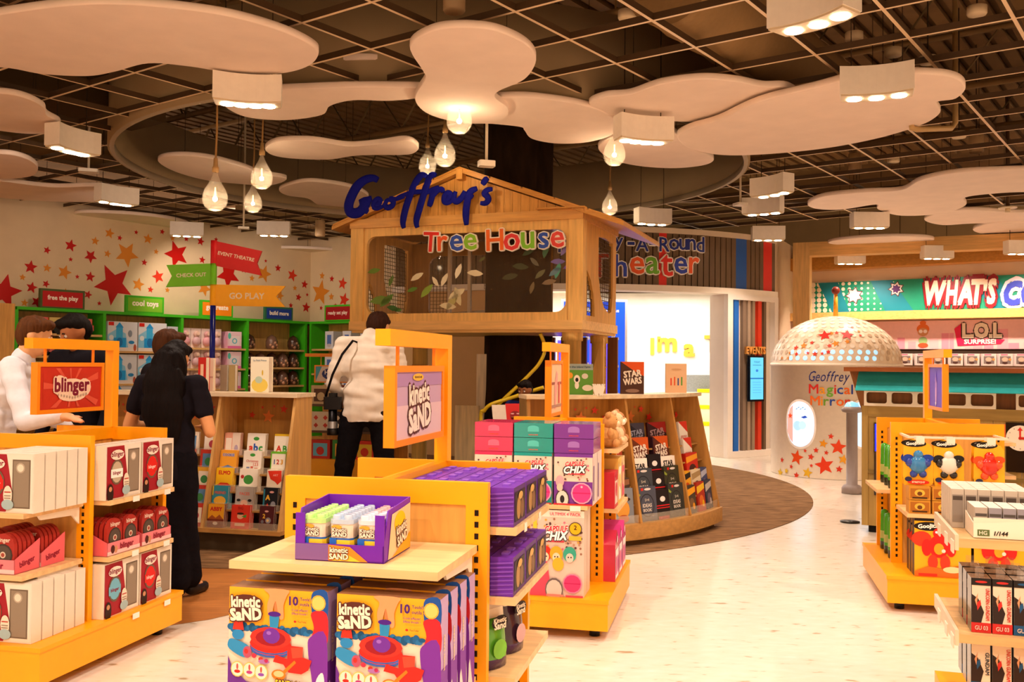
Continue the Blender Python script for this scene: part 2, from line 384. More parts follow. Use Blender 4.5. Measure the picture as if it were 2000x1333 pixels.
# ------------------------------------------------------------------ cloud panels, lights, pendants and small ceiling fittings
def smooth_loop(P, k=6):
    out = []; n = len(P)
    for i in range(n):
        p0, p1, p2, p3 = (Vector(P[(i+j) % n]) for j in (-1, 0, 1, 2))
        for s in range(k):
            t = s/k; out.append(.5*((2*p1)+(p2-p0)*t+(2*p0-5*p1+4*p2-p3)*t*t+(3*p1-p0-3*p2+p3)*t**3))
    return out
def cloud(label, px, z, th=.05):
    pl = [pz(x, y, z) for x, y in px]
    c = sum(pl, Vector())/len(pl); L = [(p-c) for p in smooth_loop([(q.x, q.y, 0) for q in pl])]
    # orientation counter-clockwise
    if sum((L[i]-c).to_2d().cross((L[(i+1) % len(L)]-c).to_2d()) if False else L[i].x*L[(i+1) % len(L)].y-L[(i+1) % len(L)].x*L[i].y for i in range(len(L))) < 0: L.reverse()
    L = [p-Vector((0, 0, 0)) for p in L]
    L = [Vector((p.x-0, p.y-0, 0)) for p in L]
    mb = MB(); n = len(L)
    base = [Vector((p.x, p.y)) for p in L]
    def ring(ins, z): return mb.pts([(p.x*(1-ins), p.y*(1-ins), z) for p in base])
    rs = [ring(.012, 0), ring(0, .008), ring(0, th-.008), ring(.012, th)]
    mb.face([rs[0]+i for i in reversed(range(n))], 'f8e4d4', 'panel'); mb.face([rs[3]+i for i in range(n)], 'f8e4d4', 'panel')
    for a, b in zip(rs, rs[1:]):
        for i in range(n): j = (i+1) % n; mb.face((a+i, a+j, b+j, b+i), 'f8e4d4', 'panel', True)
    o = tag(mb.build('cloud_panel'), label, 'ceiling panel', 'cloud panels under the ceiling'); o.location = (c.x, c.y, z)
    for k in (0, n//3, 2*n//3):
        w = MB(); p = base[k]*.6; w.tube([(p.x, p.y, th), (p.x, p.y, 4.86-z)], .003, '3a2c1c', n=4); w.build('suspension_wire', o)
    return o
cloud('biggest peach cloud panel in the ceiling, over the white-shirted man', [(-260, 90), (-60, 40), (120, 12), (260, 9), (430, 28), (545, 58), (610, 88), (622, 108), (600, 132), (540, 145), (450, 142), (370, 130), (290, 124), (225, 140), (170, 149), (80, 145), (0, 132), (-140, 130)], 3.42)
cloud('figure-eight cloud panel hanging in front of the wooden house sign', [(800, 92), (840, 62), (900, 53), (970, 60), (1030, 88), (1047, 120), (1025, 155), (975, 178), (968, 192), (992, 212), (985, 232), (940, 240), (880, 237), (830, 220), (810, 192), (830, 155), (825, 138)], 3.40)
cloud('long pointed cloud panel behind the figure-eight panel, by the lamp box', [(432, 195), (500, 180), (600, 174), (700, 171), (815, 172), (880, 178), (815, 192), (760, 197), (690, 196), (645, 207), (628, 225), (560, 235), (490, 231), (450, 217)], 3.46)
cloud('thin cloud panel seen above the grid behind the lamp box', [(540, 150), (620, 128), (700, 116), (800, 123), (860, 135), (830, 152), (720, 155), (600, 158)], 3.70)
cloud('fish-shaped cloud panel beside the figure-eight panel', [(940, 200), (1000, 190), (1080, 196), (1160, 212), (1204, 238), (1200, 262), (1150, 278), (1090, 281), (1040, 272), (1024, 255), (1015, 248), (960, 242), (900, 238)], 3.44)
cloud('double cloud panel, upper sheet with two bumps, beside the long white lamp', [(1150, 205), (1180, 190), (1230, 185), (1290, 165), (1370, 155), (1440, 160), (1490, 170), (1540, 172), (1568, 195), (1560, 225), (1500, 243), (1400, 240), (1260, 235), (1190, 225)], 3.45)
cloud('wide cloud panel below the double one, with the sprinkler at its rim', [(1322, 268), (1345, 252), (1400, 236), (1480, 200), (1590, 172), (1680, 150), (1780, 144), (1860, 150), (1886, 170), (1870, 192), (1830, 200), (1836, 222), (1800, 245), (1710, 272), (1600, 292), (1480, 303), (1400, 303), (1345, 290)], 3.38)
cloud('round-tailed cloud panel behind the four-lamp box near the hanging bulb', [(1168, 288), (1210, 262), (1280, 250), (1322, 262), (1340, 285), (1392, 308), (1380, 322), (1320, 329), (1250, 325), (1195, 312)], 3.50)
cloud('small cloud panel at the picture edge above the red hanging sign', [(-60, 190), (0, 183), (50, 192), (85, 210), (92, 226), (118, 242), (105, 258), (60, 262), (0, 256), (-60, 245)], 3.42)
cloud('small round cloud panel below the first one at the picture edge', [(-70, 310), (0, 301), (50, 310), (74, 328), (60, 345), (0, 350), (-60, 345)], 3.42)
cloud('flat long cloud panel behind the lamp over the star wall', [(-100, 345), (0, 354), (100, 366), (200, 365), (245, 378), (215, 394), (100, 394), (0, 387), (-100, 375)], 3.44)
cloud('slim cloud panel close to the top of the star wall', [(143, 421), (165, 416), (250, 419), (330, 428), (371, 440), (350, 447), (280, 444), (210, 436), (160, 430)], 3.46)
cloud('spindle-shaped cloud panel above the bulbs beside the house', [(518, 290), (545, 277), (610, 276), (680, 286), (740, 282), (795, 275), (818, 289), (800, 302), (730, 303), (690, 305), (640, 312), (570, 310), (530, 303)], 3.44)
cloud('cloud panel inside the round opening behind two hanging bulbs', [(308, 315), (335, 305), (400, 308), (470, 325), (510, 340), (560, 350), (530, 362), (470, 360), (400, 352), (340, 335)], 3.60)
cloud('bean-shaped cloud panel beside the blue script sign', [(546, 370), (590, 356), (640, 358), (690, 368), (720, 385), (700, 405), (650, 412), (620, 400), (600, 388), (560, 382)], 3.60)
cloud('long thin cloud panel above the yellow direction flag', [(500, 492), (540, 486), (610, 487), (676, 493), (640, 500), (560, 500)], 3.36)
cloud('big wing-shaped cloud panel above the far shop portal', [(1578, 398), (1610, 384), (1690, 376), (1760, 372), (1800, 352), (1870, 338), (1960, 333), (2060, 333), (2140, 350), (2060, 372), (1960, 377), (1886, 386), (1886, 402), (1840, 418), (1760, 422), (1715, 410), (1710, 400), (1640, 410), (1590, 408)], 3.42)
cloud('cloud panel partly behind the wing-shaped one near the smoke detector', [(1805, 430), (1840, 415), (1900, 411), (1980, 416), (2080, 416), (2090, 436), (1990, 436), (1900, 437), (1840, 440)], 3.46)
cloud('lowest small cloud panel above the far shop portal', [(1900, 450), (1930, 438), (1990, 435), (2060, 438), (2070, 455), (1990, 461), (1930, 459)], 3.44)
cloud('thin cloud panel hanging right before the wooden portal beam', [(1617, 475), (1650, 468), (1730, 463), (1800, 464), (1825, 469), (1800, 475), (1730, 477), (1650, 479)], 3.36)
# ceiling lamp boxes
ZL = 3.2
def make_lamp(n=3, curved=True):
    def f():
        t = thing('spotlight_box', 'x', 'ceiling lamp', None, 'white spotlight boxes under the ceiling')
        mb = MB(); w, d, h = .23, .085, .2; k = 8; pf, pb = [], []
        for i in range(k+1):
            x = -w+2*w*i/k; s = .05*(1-(x/w)**2) if curved else 0
            pf.append((x, -d+s)); pb.append((x, d+s))
        outer = pf+pb[::-1]; mb.prism(outer, .012, h, 'efe6d8', 'satin')
        mb.prism([(x*.97, y*.93) for x, y in outer], 0, .012, 'd9c6a6', 'satin')
        mb.build('housing', t)
        for i in range(n):
            x = -.14+.28*i/(n-1); q = .05*(1-(x/w)**2) if curved else 0
            l = MB(); l.cyl(x, q, -.006, .004, .048, 'ffe9c8', 'lamp', n=18); l.build('lamp', t)
        for x in (-.16, .16): w_ = MB(); w_.tube([(x, .02, h), (x, .02, h+1.46)], .004, '33271b', n=4); w_.build('suspension_wire', t)
        return t
    return f
P3, P3s, P4 = Proto(make_lamp(3)), Proto(make_lamp(3, False)), Proto(make_lamp(4))
LAMPS = [((484, 203), P4, .2, 'white lamp box hanging at the edge of the biggest cloud panel'), ((143, 296), P3, 1.2, 'white lamp box beside the vertical ceiling pole near the picture edge'),
 ((228, 398), P3, .9, 'white lamp box at the end of the flat long cloud panel'), ((365, 462), P3s, .3, 'white lamp box just over the star wall behind the red flag'),
 ((535, 461), P3s, .1, 'white lamp box above the direction flags'), ((1257, 276), P4, .3, 'white lamp box under the double cloud panel beside a hanging bulb'),
 ((1588, 44), P3, -.9, 'curved white lamp box cut by the top of the picture'), ((1712, 188), P3, -.35, 'large white lamp box in front of the wide cloud panel'),
 ((1507, 381), P3, -1.0, 'upper of two white lamp boxes close together before the theatre'), ((1490, 418), P3, -.6, 'lower of two white lamp boxes close together before the theatre'),
 ((1275, 438), P3, .3, 'white lamp box above the curved slatted theatre front'), ((1500, 470), P3s, -.1, 'white lamp box at the end of the slatted theatre front'),
 ((1698, 446), P3s, 0, 'white lamp box right under the wing-shaped cloud panel'), ((1660, 516), P3s, 0, 'first white lamp box inside the far shop, beside the portal post'),
 ((1830, 506), P3s, 0, 'second white lamp box inside the far shop from the portal post'), ((1995, 497), P3s, 0, 'third white lamp box inside the far shop from the portal post')]
for (px, pr_, rz, lb) in LAMPS:
    zl = 3.08 if px[0] in (1660, 1830, 1995) else ZL; p = pz(px[0], px[1], zl); pr_.put(TR(p.x, p.y, zl, rz), lb)
    w2_ = {228: (COR-U2*2.6+Vector((0, 0, 1.6))), 365: (COR-U2*1.6+Vector((0, 0, 1.2))), 535: (COR-U2*.2+V2*.6+Vector((0, 0, 1.2))), 143: (COR-U2*4.6+Vector((0, 0, 1.5)))}.get(px[0])
    if px[0] in (1660, 1830, 1995): w2_ = Vector((p.x, p.y, 1.6))+Vector((.589, .808, 0))*.55
    spot(p.x, p.y, zl-.03, w=SPOT_W*(1.0 if w2_ is None else 1.35 if px[0] > 1600 else .5 if px[0] > 300 else .42), tgt=w2_ or (p.x*1.0, p.y-.25, 0))
for i, (x, y) in enumerate([(-2.6, 2.2), (-.9, 1.4), (.9, 2.3), (2.6, 1.6), (-1.6, .2), (1.2, .0), (-3.6, 4.6), (-.2, 4.2), (3.6, 4.4), (5.4, 7.5), (-6.2, 9.3)]):      # the shop goes on over the camera
    P3.put(TR(x, y, ZL, .3*i), 'white spotlight box over the aisle, outside the view')
    spot(x, y, ZL-.03, w=SPOT_W*1.15, tgt=(x, y+.5, 0))
# pendant bulbs
def make_bulb():
    t = thing('pendant_bulb', 'x', 'pendant lamp', None, 'clear glass pendant bulbs')
    g = MB(); g.lathe([(.012, .235), (.022, .2), (.035, .165), (.06, .12), (.085, .08), (.1, .03), (.1, -.02), (.083, -.06), (.05, -.088), (.001, -.096)], 'fff2dc', 'clear', n=24); g.build('glass_bulb', t)
    b = MB(); b.ball((0, 0, .005), .02, 'ffe6c4', 'bulb', 10); b.cyl(0, 0, .02, .1, .006, 'ffcf8a', 'glow', n=8); b.build('filament', t)
    s = MB(); s.lathe([(.001, .34), (.016, .34), (.02, .27), (.027, .265), (.027, .225), (.012, .222)], 'c9a26a', 'satin', n=14)
    s.build('socket', t)
    k = MB(); k.tube([(0, 0, .34), (.006, 0, .55), (0, 0, 2.2)], .009, 'a8814d', 'matte', n=6); k.build('cord', t)
    return t
PB = Proto(make_bulb)
for (x, y, w, lb) in [(420, 390, 48, 'lowest hanging glass bulb, nearest to the star wall'), (511, 350, 42, 'hanging glass bulb above and behind the lowest one'), (494, 399, 35, 'smaller glass bulb hanging between the two bulbs by the star wall'),
                  (869, 306, 42, 'glass bulb on a rope in front of the wooden gable'), (835, 326, 34, 'glass bulb half behind the blue script letters'), (897, 238, 50, 'glass bulb peeping out under the figure-eight cloud panel'),
                  (1200, 304, 43, 'glass bulb hanging under the fish-shaped cloud panel'), (1191, 406, 31, 'small glass bulb low beside the wooden roof edge')]:
    D = .2*FPX/w; p = py_(x, y, D); PB.put(TR(p.x, p.y, p.z), lb)
    d = bpy.data.lights.new('bulb', 'POINT'); d.energy = 2.2; d.color = (1, .72, .42); d.shadow_soft_size = .03
    o = bpy.data.objects.new('bulb', d); COL.objects.link(o); o.location = (p.x, p.y, p.z-.13)
# speakers, detectors and other fittings among the joists
def cyl_thing(name, label, cat, x, y, z, r, h, col, group, r1=None, rod=True):
    p = pz(x, y, z); mb = MB(); mb.lathe([(.001, 0), (r*.9, 0), (r, .012), (r if r1 is None else r1, h), (.001, h)], col, 'satin', n=22)
    o = tag(mb.build(name), label, cat, group); o.location = p
    if rod: w = MB(); w.tube([(0, 0, h), (0, 0, h+1.3)], .006, '3a2c1c', n=5); w.build('hanging_rod', o)
for x, y, z, lb in [(887, 24, 3.75, 'cylinder speaker above the figure-eight cloud panel'), (1365, 76, 3.75, 'cylinder speaker beside the ribbed fabric duct'), (1670, 340, 3.7, 'cylinder speaker behind the grid below the wide cloud panel'),
                    (1907, 298, 3.7, 'cylinder speaker above the wing-shaped cloud panel'), (245, 314, 3.75, 'tapered speaker seen inside the round ceiling opening'), (625, 462, 3.3, 'small cylinder speaker above the corner of the star wall')]:
    cyl_thing('pendant_speaker', lb, 'speaker', x, y, z, .075, .24, 'd8b88c', 'cylinder speakers in the ceiling')
for x, y, z, lb in [(1225, 38, 3.8, 'bright round detector among the pipes near the top of the picture'), (1908, 30, 3.8, 'round detector high up near the picture corner'), (1668, 80, 3.8, 'round detector above the large white lamp box'), (1745, 110, 3.8, 'round detector behind the large white lamp box'),
                    (1812, 125, 3.8, 'round detector above the rim of the wide cloud panel'), (1873, 270, 3.6, 'round detector below the elbow of the sprinkler pipe'), (1745, 318, 3.6, 'round detector behind the grid beside the cylinder speaker')]:
    cyl_thing('smoke_detector', lb, 'smoke detector', x, y, z, .065, .06, 'e2cda8', 'round detectors in the ceiling')
def drop(name, label, cat, x, y, z, ztop, w, d, h, col='efe6d6', r=.013, pole='d9c9ac'):
    p = pz(x, y, z); t = thing(name, label, cat, TR(p.x, p.y, z, .3)); m = MB(); m.bbox(-w, w, -d, d, 0, h, col, 'satin', r=.012); m.build('body', t)
    k = MB(); k.tube([(0, 0, h), (0, 0, ztop-z)], r, pole, 'satin', n=8); k.build('pole', t)
drop('access_point', 'white flat device on a ceiling pole beside the round opening', 'network device', 173, 337, 3.45, 4.86, .1, .07, .035)
drop('projector', 'small white camera on a pole above the wooden gable', 'camera', 950, 326, 3.1, 4.86, .07, .05, .05)
drop('access_point', 'small white device hanging above the direction flags', 'network device', 476, 448, 3.1, 4.86, .07, .05, .03)
drop('access_point', 'round-edged white device on a pole beside the curved soffit', 'network device', 1446, 402, 3.3, 4.86, .07, .07, .03)
p = pz(1781, 250, 3.36); t = thing('sprinkler_pipe', 'sprinkler pipe with a brass head at the rim of the wide cloud panel', 'sprinkler', TR(p.x, p.y, 3.36))
q = pz(1866, 240, 3.5)-p
m = MB(); m.tube([(0, 0, .03), (0, 0, 0), (.04, 0, -.012), (q.x*.9, q.y*.9, q.z*.6), (q.x, q.y, q.z), (q.x, q.y, 1.4)], .024, 'bd9c68', 'satin', n=10); m.build('pipe', t)
m = MB(); m.lathe([(.001, .03), (.012, .035), (.01, .06), (.018, .062), (.02, .07), (.001, .072)], 'c0603a', 'metal', n=12); m.build('sprinkler_head', t)
p = pz(1968, 412, 3.38); t = thing('ceiling_sprinkler', 'round sprinkler plate hanging before the far shop portal', 'sprinkler', TR(p.x, p.y, 3.38))
m = MB(); m.cyl(0, 0, .03, .045, .11, 'e8d6b8', 'satin', n=20); m.build('plate', t); m = MB(); m.cyl(0, 0, -.02, .03, .03, 'd8c3a0', 'satin', n=12); m.cyl(0, 0, .045, 1.48, .025, '5a4128', 'satin', n=8); m.build('stem', t)
# ------------------------------------------------------------------ the four-sided display stands and what is on them
YEL, YELD, INF = 'faa606', 'f38c04', 'dfa450'
GY = math.radians(-13)
def stand(label, cx, cy, front=(), right=(), left=(), W=.64, S=.58, E=.4, top=1.05, sign=None, brackets=True, rail=False):
    """display stand: base, two end panels, spine, shelf boards and a sign on a post; local x along the panels, y away"""
    M = TR(cx, cy, 0, GY); t = thing('display_stand', label, 'display stand', M, 'display stands in the aisle'); w = W/2
    m = MB(); m.box(-w-.08, w+.08, -E-.02, S+.05, .05, .2, YEL, 'paint'); m.box(-w-.085, w+.085, -E-.025, S+.055, .185, .205, YEL, 'paint'); m.build('plinth', t)
    for x in (-w, w):
        for y in (-E+.08, S-.05): m = MB(); m.cyl(x, y, 0.002, .05, .028, '14100c', 'satin', n=12); m.build('caster', t)
    for y, nm in ((0, 'end_panel'), (S, 'end_panel')):
        m = MB(); b = .066
        m.box(-w, -w+b, y-.015, y+.015, .2, top, YEL, 'paint'); m.box(w-b, w, y-.015, y+.015, .2, top, YEL, 'paint')
        m.box(-w+b, w-b, y-.015, y+.015, top-b, top, YEL, 'paint')
        pn = m.build(nm, t)
        i = MB(); i.box(-w+b, w-b, y-.008, y+.008, .2, top-b, INF, 'wood'); i.build('wood_infill', pn)
        s = MB(); k = int((top-.3)/.034)
        for q in range(k):
            z = .24+q*.034
            for x in (-w+.033, w-.033):
                for yy in (y-.0155, y+.0155): s.box(x-.006, x+.006, yy-.0008, yy+.0008, z, z+.017, '20140a', 'matte')
        s.build('slot_pattern', pn)
    m = MB(); m.box(-.02, .02, .015, S-.015, top-.06, top, YEL, 'paint'); sp = m.build('spine_rail', t)
    i = MB(); i.box(-.012, .012, .015, S-.015, .2, top-.06, INF, 'wood'); i.build('wood_infill', sp)
    def board(x0, x1, y0, y1, z, br):
        m = MB(); m.box(x0, x1, y0, y1, z-.022, z, 'e9c188', 'woodx'); sh = m.build('shelf', t)
        for (px, py, ax) in br:
            g = MB()
            if ax == 'y': q = [(y1-.012, z-.022), (y1-.012, z-.1), (y1-.03, z-.085), (y1-.06, z-.055), (y0+.12, z-.045), (y0+.1, z-.022)]; g.prism(q, px-.004, px+.004, 'efe2cc', 'satin', axis='x')
            g.build('bracket', sh)
    for z in front: board(-w+.03, w-.03, -E, -.018, z, [(-w+.06, 0, 'y'), (w-.045, 0, 'y')] if brackets else [])
    for z in right: board(.022, w+.075, .03, S-.03, z, [])
    for z in left: board(-w-.075, -.022, .03, S-.03, z, [])
    if sign:
        m = MB(); m.box(-.024, .024, S-.028, S+.02, top, top+.45, YEL, 'paint'); m.box(-.024, .024, -.04, S-.028, top+.4, top+.45, YEL, 'paint'); m.build('sign_post', t)
        s0, s1, z0, z1, items, L = sign
        m = MB(); f = .02
        for a in ((s0, s1, z0, z0+f), (s0, s1, z1-f, z1), (s0, s0+f, z0+f, z1-f), (s1-f, s1, z0+f, z1-f)): m.box(-.018, .018, *a, YELD, 'paint')
        m.box(-.012, .012, s0+f, s1-f, z0+f, z1-f, items[0], 'print'); sg = m.build('hanging_sign', t)
        for y in (s0+.07, s1-.07): g = MB(); g.box(-.004, .004, y-.006, y+.006, z1, top+.4, YELD, 'paint'); g.build('hanger', sg)
        a = MB((side_l if L else side)(Matrix.Translation((-.0125 if L else .0125, (s0+s1)/2, (z0+z1)/2)))); art(a, items[1]); a.build('sign_lettering', sg)
    return t, M
def price_tags(parent, M, spots_):
    for (x0, x1, y, z, ax) in spots_:
        m = MB()
        if ax == 'y': m.box(x0, x1, y-.003, y, z-.026, z, 'f6efe2', 'card')
        else: m.box(y, y+.003, x0, x1, z-.026, z, 'f6efe2', 'card')
        m.build('price_tag', parent)
# rows of art shared by several packs
def carton(name, cat, w, d, h, col, items, m='card', sides=None, top=None, right=None, lefts=None):
    def f():
        b = MB(); b.box(-w/2, w/2, 0, d, 0, h, sides or col, m, top=top or sides or col, front=col); o = b.build(name)
        a = MB(front(Matrix.Translation((0, -.0006, 0)))); art(a, items, lift=.0004); a.build('printed_front', o)
        if right: a = MB(side(Matrix.Translation((w/2+.0006, 0, 0)))); art(a, right); a.build('printed_side', o)
        if lefts: a = MB(side_l(Matrix.Translation((-w/2-.0006, d, 0)))); art(a, lefts); a.build('printed_side', o)
        return tag(o, 'x', cat)
    return Proto(f)
# ---- stand with the red sign
def red_rays(w, h):
    it = [('r', -w/2, -h/2, w/2, h/2, 'c3301c')]
    for i in range(9):
        a = i*.7+.2; c, s = math.cos(a), math.sin(a); c2, s2 = math.cos(a+.16), math.sin(a+.16)
        def cl(x, y): k = min(1, (w/2)/max(abs(x), 1e-6), (h/2)/max(abs(y), 1e-6)); return (x*k, y*k)
        it.append(('p', [(0, 0), cl(c, s), cl(c2, s2)], 'd9573f'))
    return it
SIGN_A = red_rays(.4, .19)+[('c', -.09, .012, .045, 'f3d9c0', .05), ('c', 0, .0, .11, 'f3d9c0', .045), ('c', .09, .0, .05, 'f3d9c0', .045), ('c', 0, -.04, .1, 'f3d9c0', .028),
    ('t', 'blinger', 0, .004, dict(w=.25, col='7a1030', bold=.045, outline='f3d9c0', ow=.06))]+[('c', -.1+.02*i, -.05+.008*abs(i-5)*.4, .005, 'b9a08c', .007) for i in range(11)]
tA, MA = stand('yellow stand with the red hanging sign and a hand resting on it', -2.235, 4.485, front=(.75, .49), right=(.75, .49), left=(.75, .49),
    sign=(.0, .49, 1.14, 1.385, ('c3301c', SIGN_A), False))
price_tags(tA, MA, [(-.02, .03, -.401, .748, 'y'), (-.02, .03, -.401, .488, 'y'), (-.02, .03, -.427, .19, 'y')]+[(y, y+.05, .396, z, 'x') for z in (.748, .488) for y in (.2, .46)]+[(y, y+.05, .406, .19, 'x') for y in (.2, .46)])
def kit(c):
    it = [('r', -.13, .004, .13, .246, 'e6dccb'), ('p', [(-.128, .004), (.0, .004), (.03, .09), (0, .246), (-.128, .246)], '9c1b28'), ('r', .03, .02, .118, .225, '6d5d4c'), ('r', .036, .026, .112, .219, '8d7d6a'),
          ('c', .07, .19, .022, 'b0a08c'), ('c', .07, .19, .016, 'e0d2bd'), ('c', -.055, .125, .048, '6b5744', .06), ('c', -.055, .125, .04, c if c != 'f2efe6' else 'b9a98f', .05), ('r', -.1, .1, -.012, .14, c), ('t', 'blinger', -.056, .12, dict(w=.06, col='8a1530' if c != 'd3221c' else 'ffd9d0', bold=.03)),
          ('c', -.055, .206, .05, 'f0dccb', .024), ('t', 'blinger', -.055, .206, dict(w=.088, col='7a1030', bold=.03)), ('c', -.105, .03, .024, '2a1410', .045), ('c', -.105, .05, .012, 'c08862'),
          ('c', .012, .075, .022, 'ead9c4', .04), ('c', .012, .035, .03, '9fb6b8', .022), ('r', -.004, .085, .028, .09, 'b5372c'), ('r', -.004, .07, .028, .074, '8d7d6d'), ('r', -.004, .06, .028, .064, '8d7d6d')]
    return carton('hair_kit_box', 'toy box', .268, .062, .25, 'e6dccb', it, sides='e4d9c6', m='satin')
KW, KR, KB = kit('f2efe6'), kit('d3221c'), kit('6fb1c8')
def disc_pack():
    b = MB(); n = 12; q = [(-.055, 0), (.055, 0), (.055, .11)]+[(.055*math.cos(math.pi*i/n), .11+.055*math.sin(math.pi*i/n)) for i in range(1, n)]+[(-.055, .11)]
    b.prism(q, 0, .018, 'a32a22', 'card', axis='y'); o = b.build('accessory_pack')
    a = MB(front(Matrix.Translation((0, -.0006, 0)))); art(a, [('c', 0, .075, .047, '3c302a'), ('c', 0, .075, .04, '51443b'), ('c', 0, .075, .014, 'd8c7b2'), ('c', 0, .075, .009, '9b4436'), ('t', 'blinger', 0, .136, dict(w=.07, col='e8cbb8', bold=.03)), ('c', .035, .02, .018, 'd9c5b4', .03)], lift=.0004); a.build('printed_front', o)
    return tag(o, 'x', 'toy pack', 'round-topped packs in the pink trays')
DP = Proto(disc_pack)
def pink_tray():
    b = MB(); w, d, h = .124, .15, .06; T = .003
    b.box(-w, w, 0, T, 0, h, 'e57f86', 'card'); b.box(-w, w, d-T, d, 0, .1, 'e57f86', 'card'); b.box(-w, w, 0, d, 0, T, 'e57f86', 'card')
    for x in (-w, w-T): b.prism([(0, 0), (d, 0), (d, .13), (0, h)], x, x+T, 'e2636b', 'card', axis='x')
    o = b.build('display_tray'); a = MB(front(Matrix.Translation((0, -.0006, 0)))); art(a, [('r', -w, .002, w, .02, 'f3c3c0'), ('c', -.085, .028, .014, '4a1d18', .02), ('c', -.062, .026, .011, 'c98b66', .018), ('t', 'blinger', .02, .032, dict(w=.1, col='8a1530', bold=.03))]); a.build('printed_front', o)
    a = MB(side(Matrix.Translation((w+.0006, 0, 0)))); art(a, [('t', 'blinger', .075, .04, dict(w=.09, col='8a1530', bold=.03, rot=.2))]); a.build('printed_side', o)
    return tag(o, 'x', 'tray', 'pink cardboard trays')
PT = Proto(pink_tray)
SH = {.75: 'upper', .49: 'middle', .206: 'bottom'}
RQ = math.pi/2                                      # turned to face +x (the aisle side)
for z, pr_, wd in ((.75, KR, 'red'), (.206, KR, 'red')):
    for k in range(5):
        pr_.put(MA @ TR(.192, -.385+k*.07, z), 'white hair kit box, %s on the %s end shelf, red-sign stand' % (ORD[k]+' from the front', SH[z]), 'white hair kit boxes')
for z, cols in ((.75, (KW, KR)), (.206, (KB, KR))):
    for i, pr_ in enumerate(cols):
        nm = {KW: 'white', KR: 'red', KB: 'blue'}[pr_]
        for k in range(2):
            pr_.put(MA @ TR(.375-k*.075, .155+i*.278, z, RQ), 'white box with %s hair tool, %s, %s aisle shelf' % (nm, ('outer', 'inner')[k]+' one at '+('near', 'far')[i]+' end', SH[z]), 'white hair kit boxes')
for i in range(2):
    M = MA @ TR(.38, .16+i*.265, .491, RQ); PT.put(M, 'pink tray at the %s end of the middle aisle shelf, red-sign stand' % ('near', 'far')[i])
    for c in range(2):
        for k in range(5): DP.put(M @ TR(-.06+c*.12, .008+k*.026, .004), 'round-topped dark pack, %s in the %s column of the %s pink aisle tray' % (ORD[k], ('near', 'far')[c], ('near', 'far')[i]), 'packs in the pink trays')
for i in range(2):
    M = MA @ TR(.12, -.39+i*.16, .491); PT.put(M, 'pink tray on the middle end shelf of the red-sign stand, %s of two' % ('front', 'rear')[i])
    for c in range(2):
        for k in range(5): DP.put(M @ TR(-.06+c*.12, .008+k*.026, .004), 'round-topped dark pack, %s in the %s column of the %s end-shelf tray' % (ORD[k], ('inner', 'aisle-side')[c], ('front', 'rear')[i]), 'packs in the pink trays')
# ---- stand with the lilac sign
BROWN, CRM = '5a2a20', 'f6e6cf'
def ks_logo(x, y, s):
    return [('c', x, y+.1*s, .32*s, '6b2f6a', .17*s), ('c', x, y-.16*s, .3*s, '6b2f6a', .18*s), ('c', x-.05*s, y+.29*s, .17*s, 'f3b71c', .055*s),
            ('t', 'kinetic', x, y+.1*s, dict(w=.54*s, h=.24*s, col=CRM, bold=.05, outline=BROWN, ow=.06, rot=.05)), ('t', 'SaND', x, y-.17*s, dict(w=.5*s, h=.26*s, col=CRM, bold=.06, outline=BROWN, ow=.06, rot=.1))]
tB, MB_ = stand('yellow stand with the lilac hanging sign and a plywood end shelf', -.375, 2.885, front=(.87, .49), right=(.915, .71, .477), left=(.75, .49),
    sign=(.02, .53, 1.14, 1.39, ('bfa0b8', [('r', -.235, -.105, .235, .0, 'd9bcc0'), ('r', -.235, .06, .235, .105, 'a884ae')]+[('t', 'kinetic', -.01, .036, dict(w=.2, h=.064, col=CRM, bold=.05, outline=BROWN, ow=.055, rot=.06)), ('t', 'SaND', -.005, -.042, dict(w=.22, h=.072, col=CRM, bold=.06, outline=BROWN, ow=.055, rot=.1)), ('c', -.03, .088, .055, 'e9b93c', .012), ('t', 'the one & only', -.03, .088, dict(w=.07, col='5a3a20', bold=.02))]), False))
price_tags(tB, MB_, [(y, y+.03, .396, .912, 'x') for y in (.14, .36)])
def tub(lid, nm):
    def f():
        t = thing('sand_tub', 'x', 'toy tub', None, 'small sand tubs in the purple tray'); m = MB()
        m.bbox(-.031, .031, -.024, .024, 0, .03, '3a1414', 'gloss', r=.008); m.bbox(-.032, .032, -.025, .025, .03, .055, '1f63c0', 'gloss', r=.009); m.bbox(-.0322, .034, -.0252, .0252, .036, .05, 'f2cf2c', 'gloss', r=.009)
        m.bbox(-.031, .031, -.024, .024, .055, .092, 'e9d5c0', 'gloss', r=.008); m.build('tub_body', t)
        a = MB(front(Matrix.Translation((0, -.0262, .0)))); art(a, [('c', -.012, .084, .015, 'e6a23a', .006), ('t', 'Kinetic', -.004, .077, dict(w=.04, col=CRM, outline=BROWN, bold=.03)), ('t', 'SAND', -.004, .065, dict(w=.04, col=CRM, outline=BROWN, bold=.05)), ('r', -.031, .03, -.012, .055, '1f63c0')], lift=.0003); a.build('label_lettering', t)
        l = MB(); l.bbox(-.032, .032, -.026, .026, .092, .104, lid, 'gloss', r=.009)
        for x in (-.016, .016):
            for y in (-.012, .012): l.lathe([(.0115, .104), (.0115, .113), (.009, .116), (.001, .116)], lid, 'gloss', n=12, c=(x, y, 0))
        l.build('lid', t); return t
    return Proto(f)
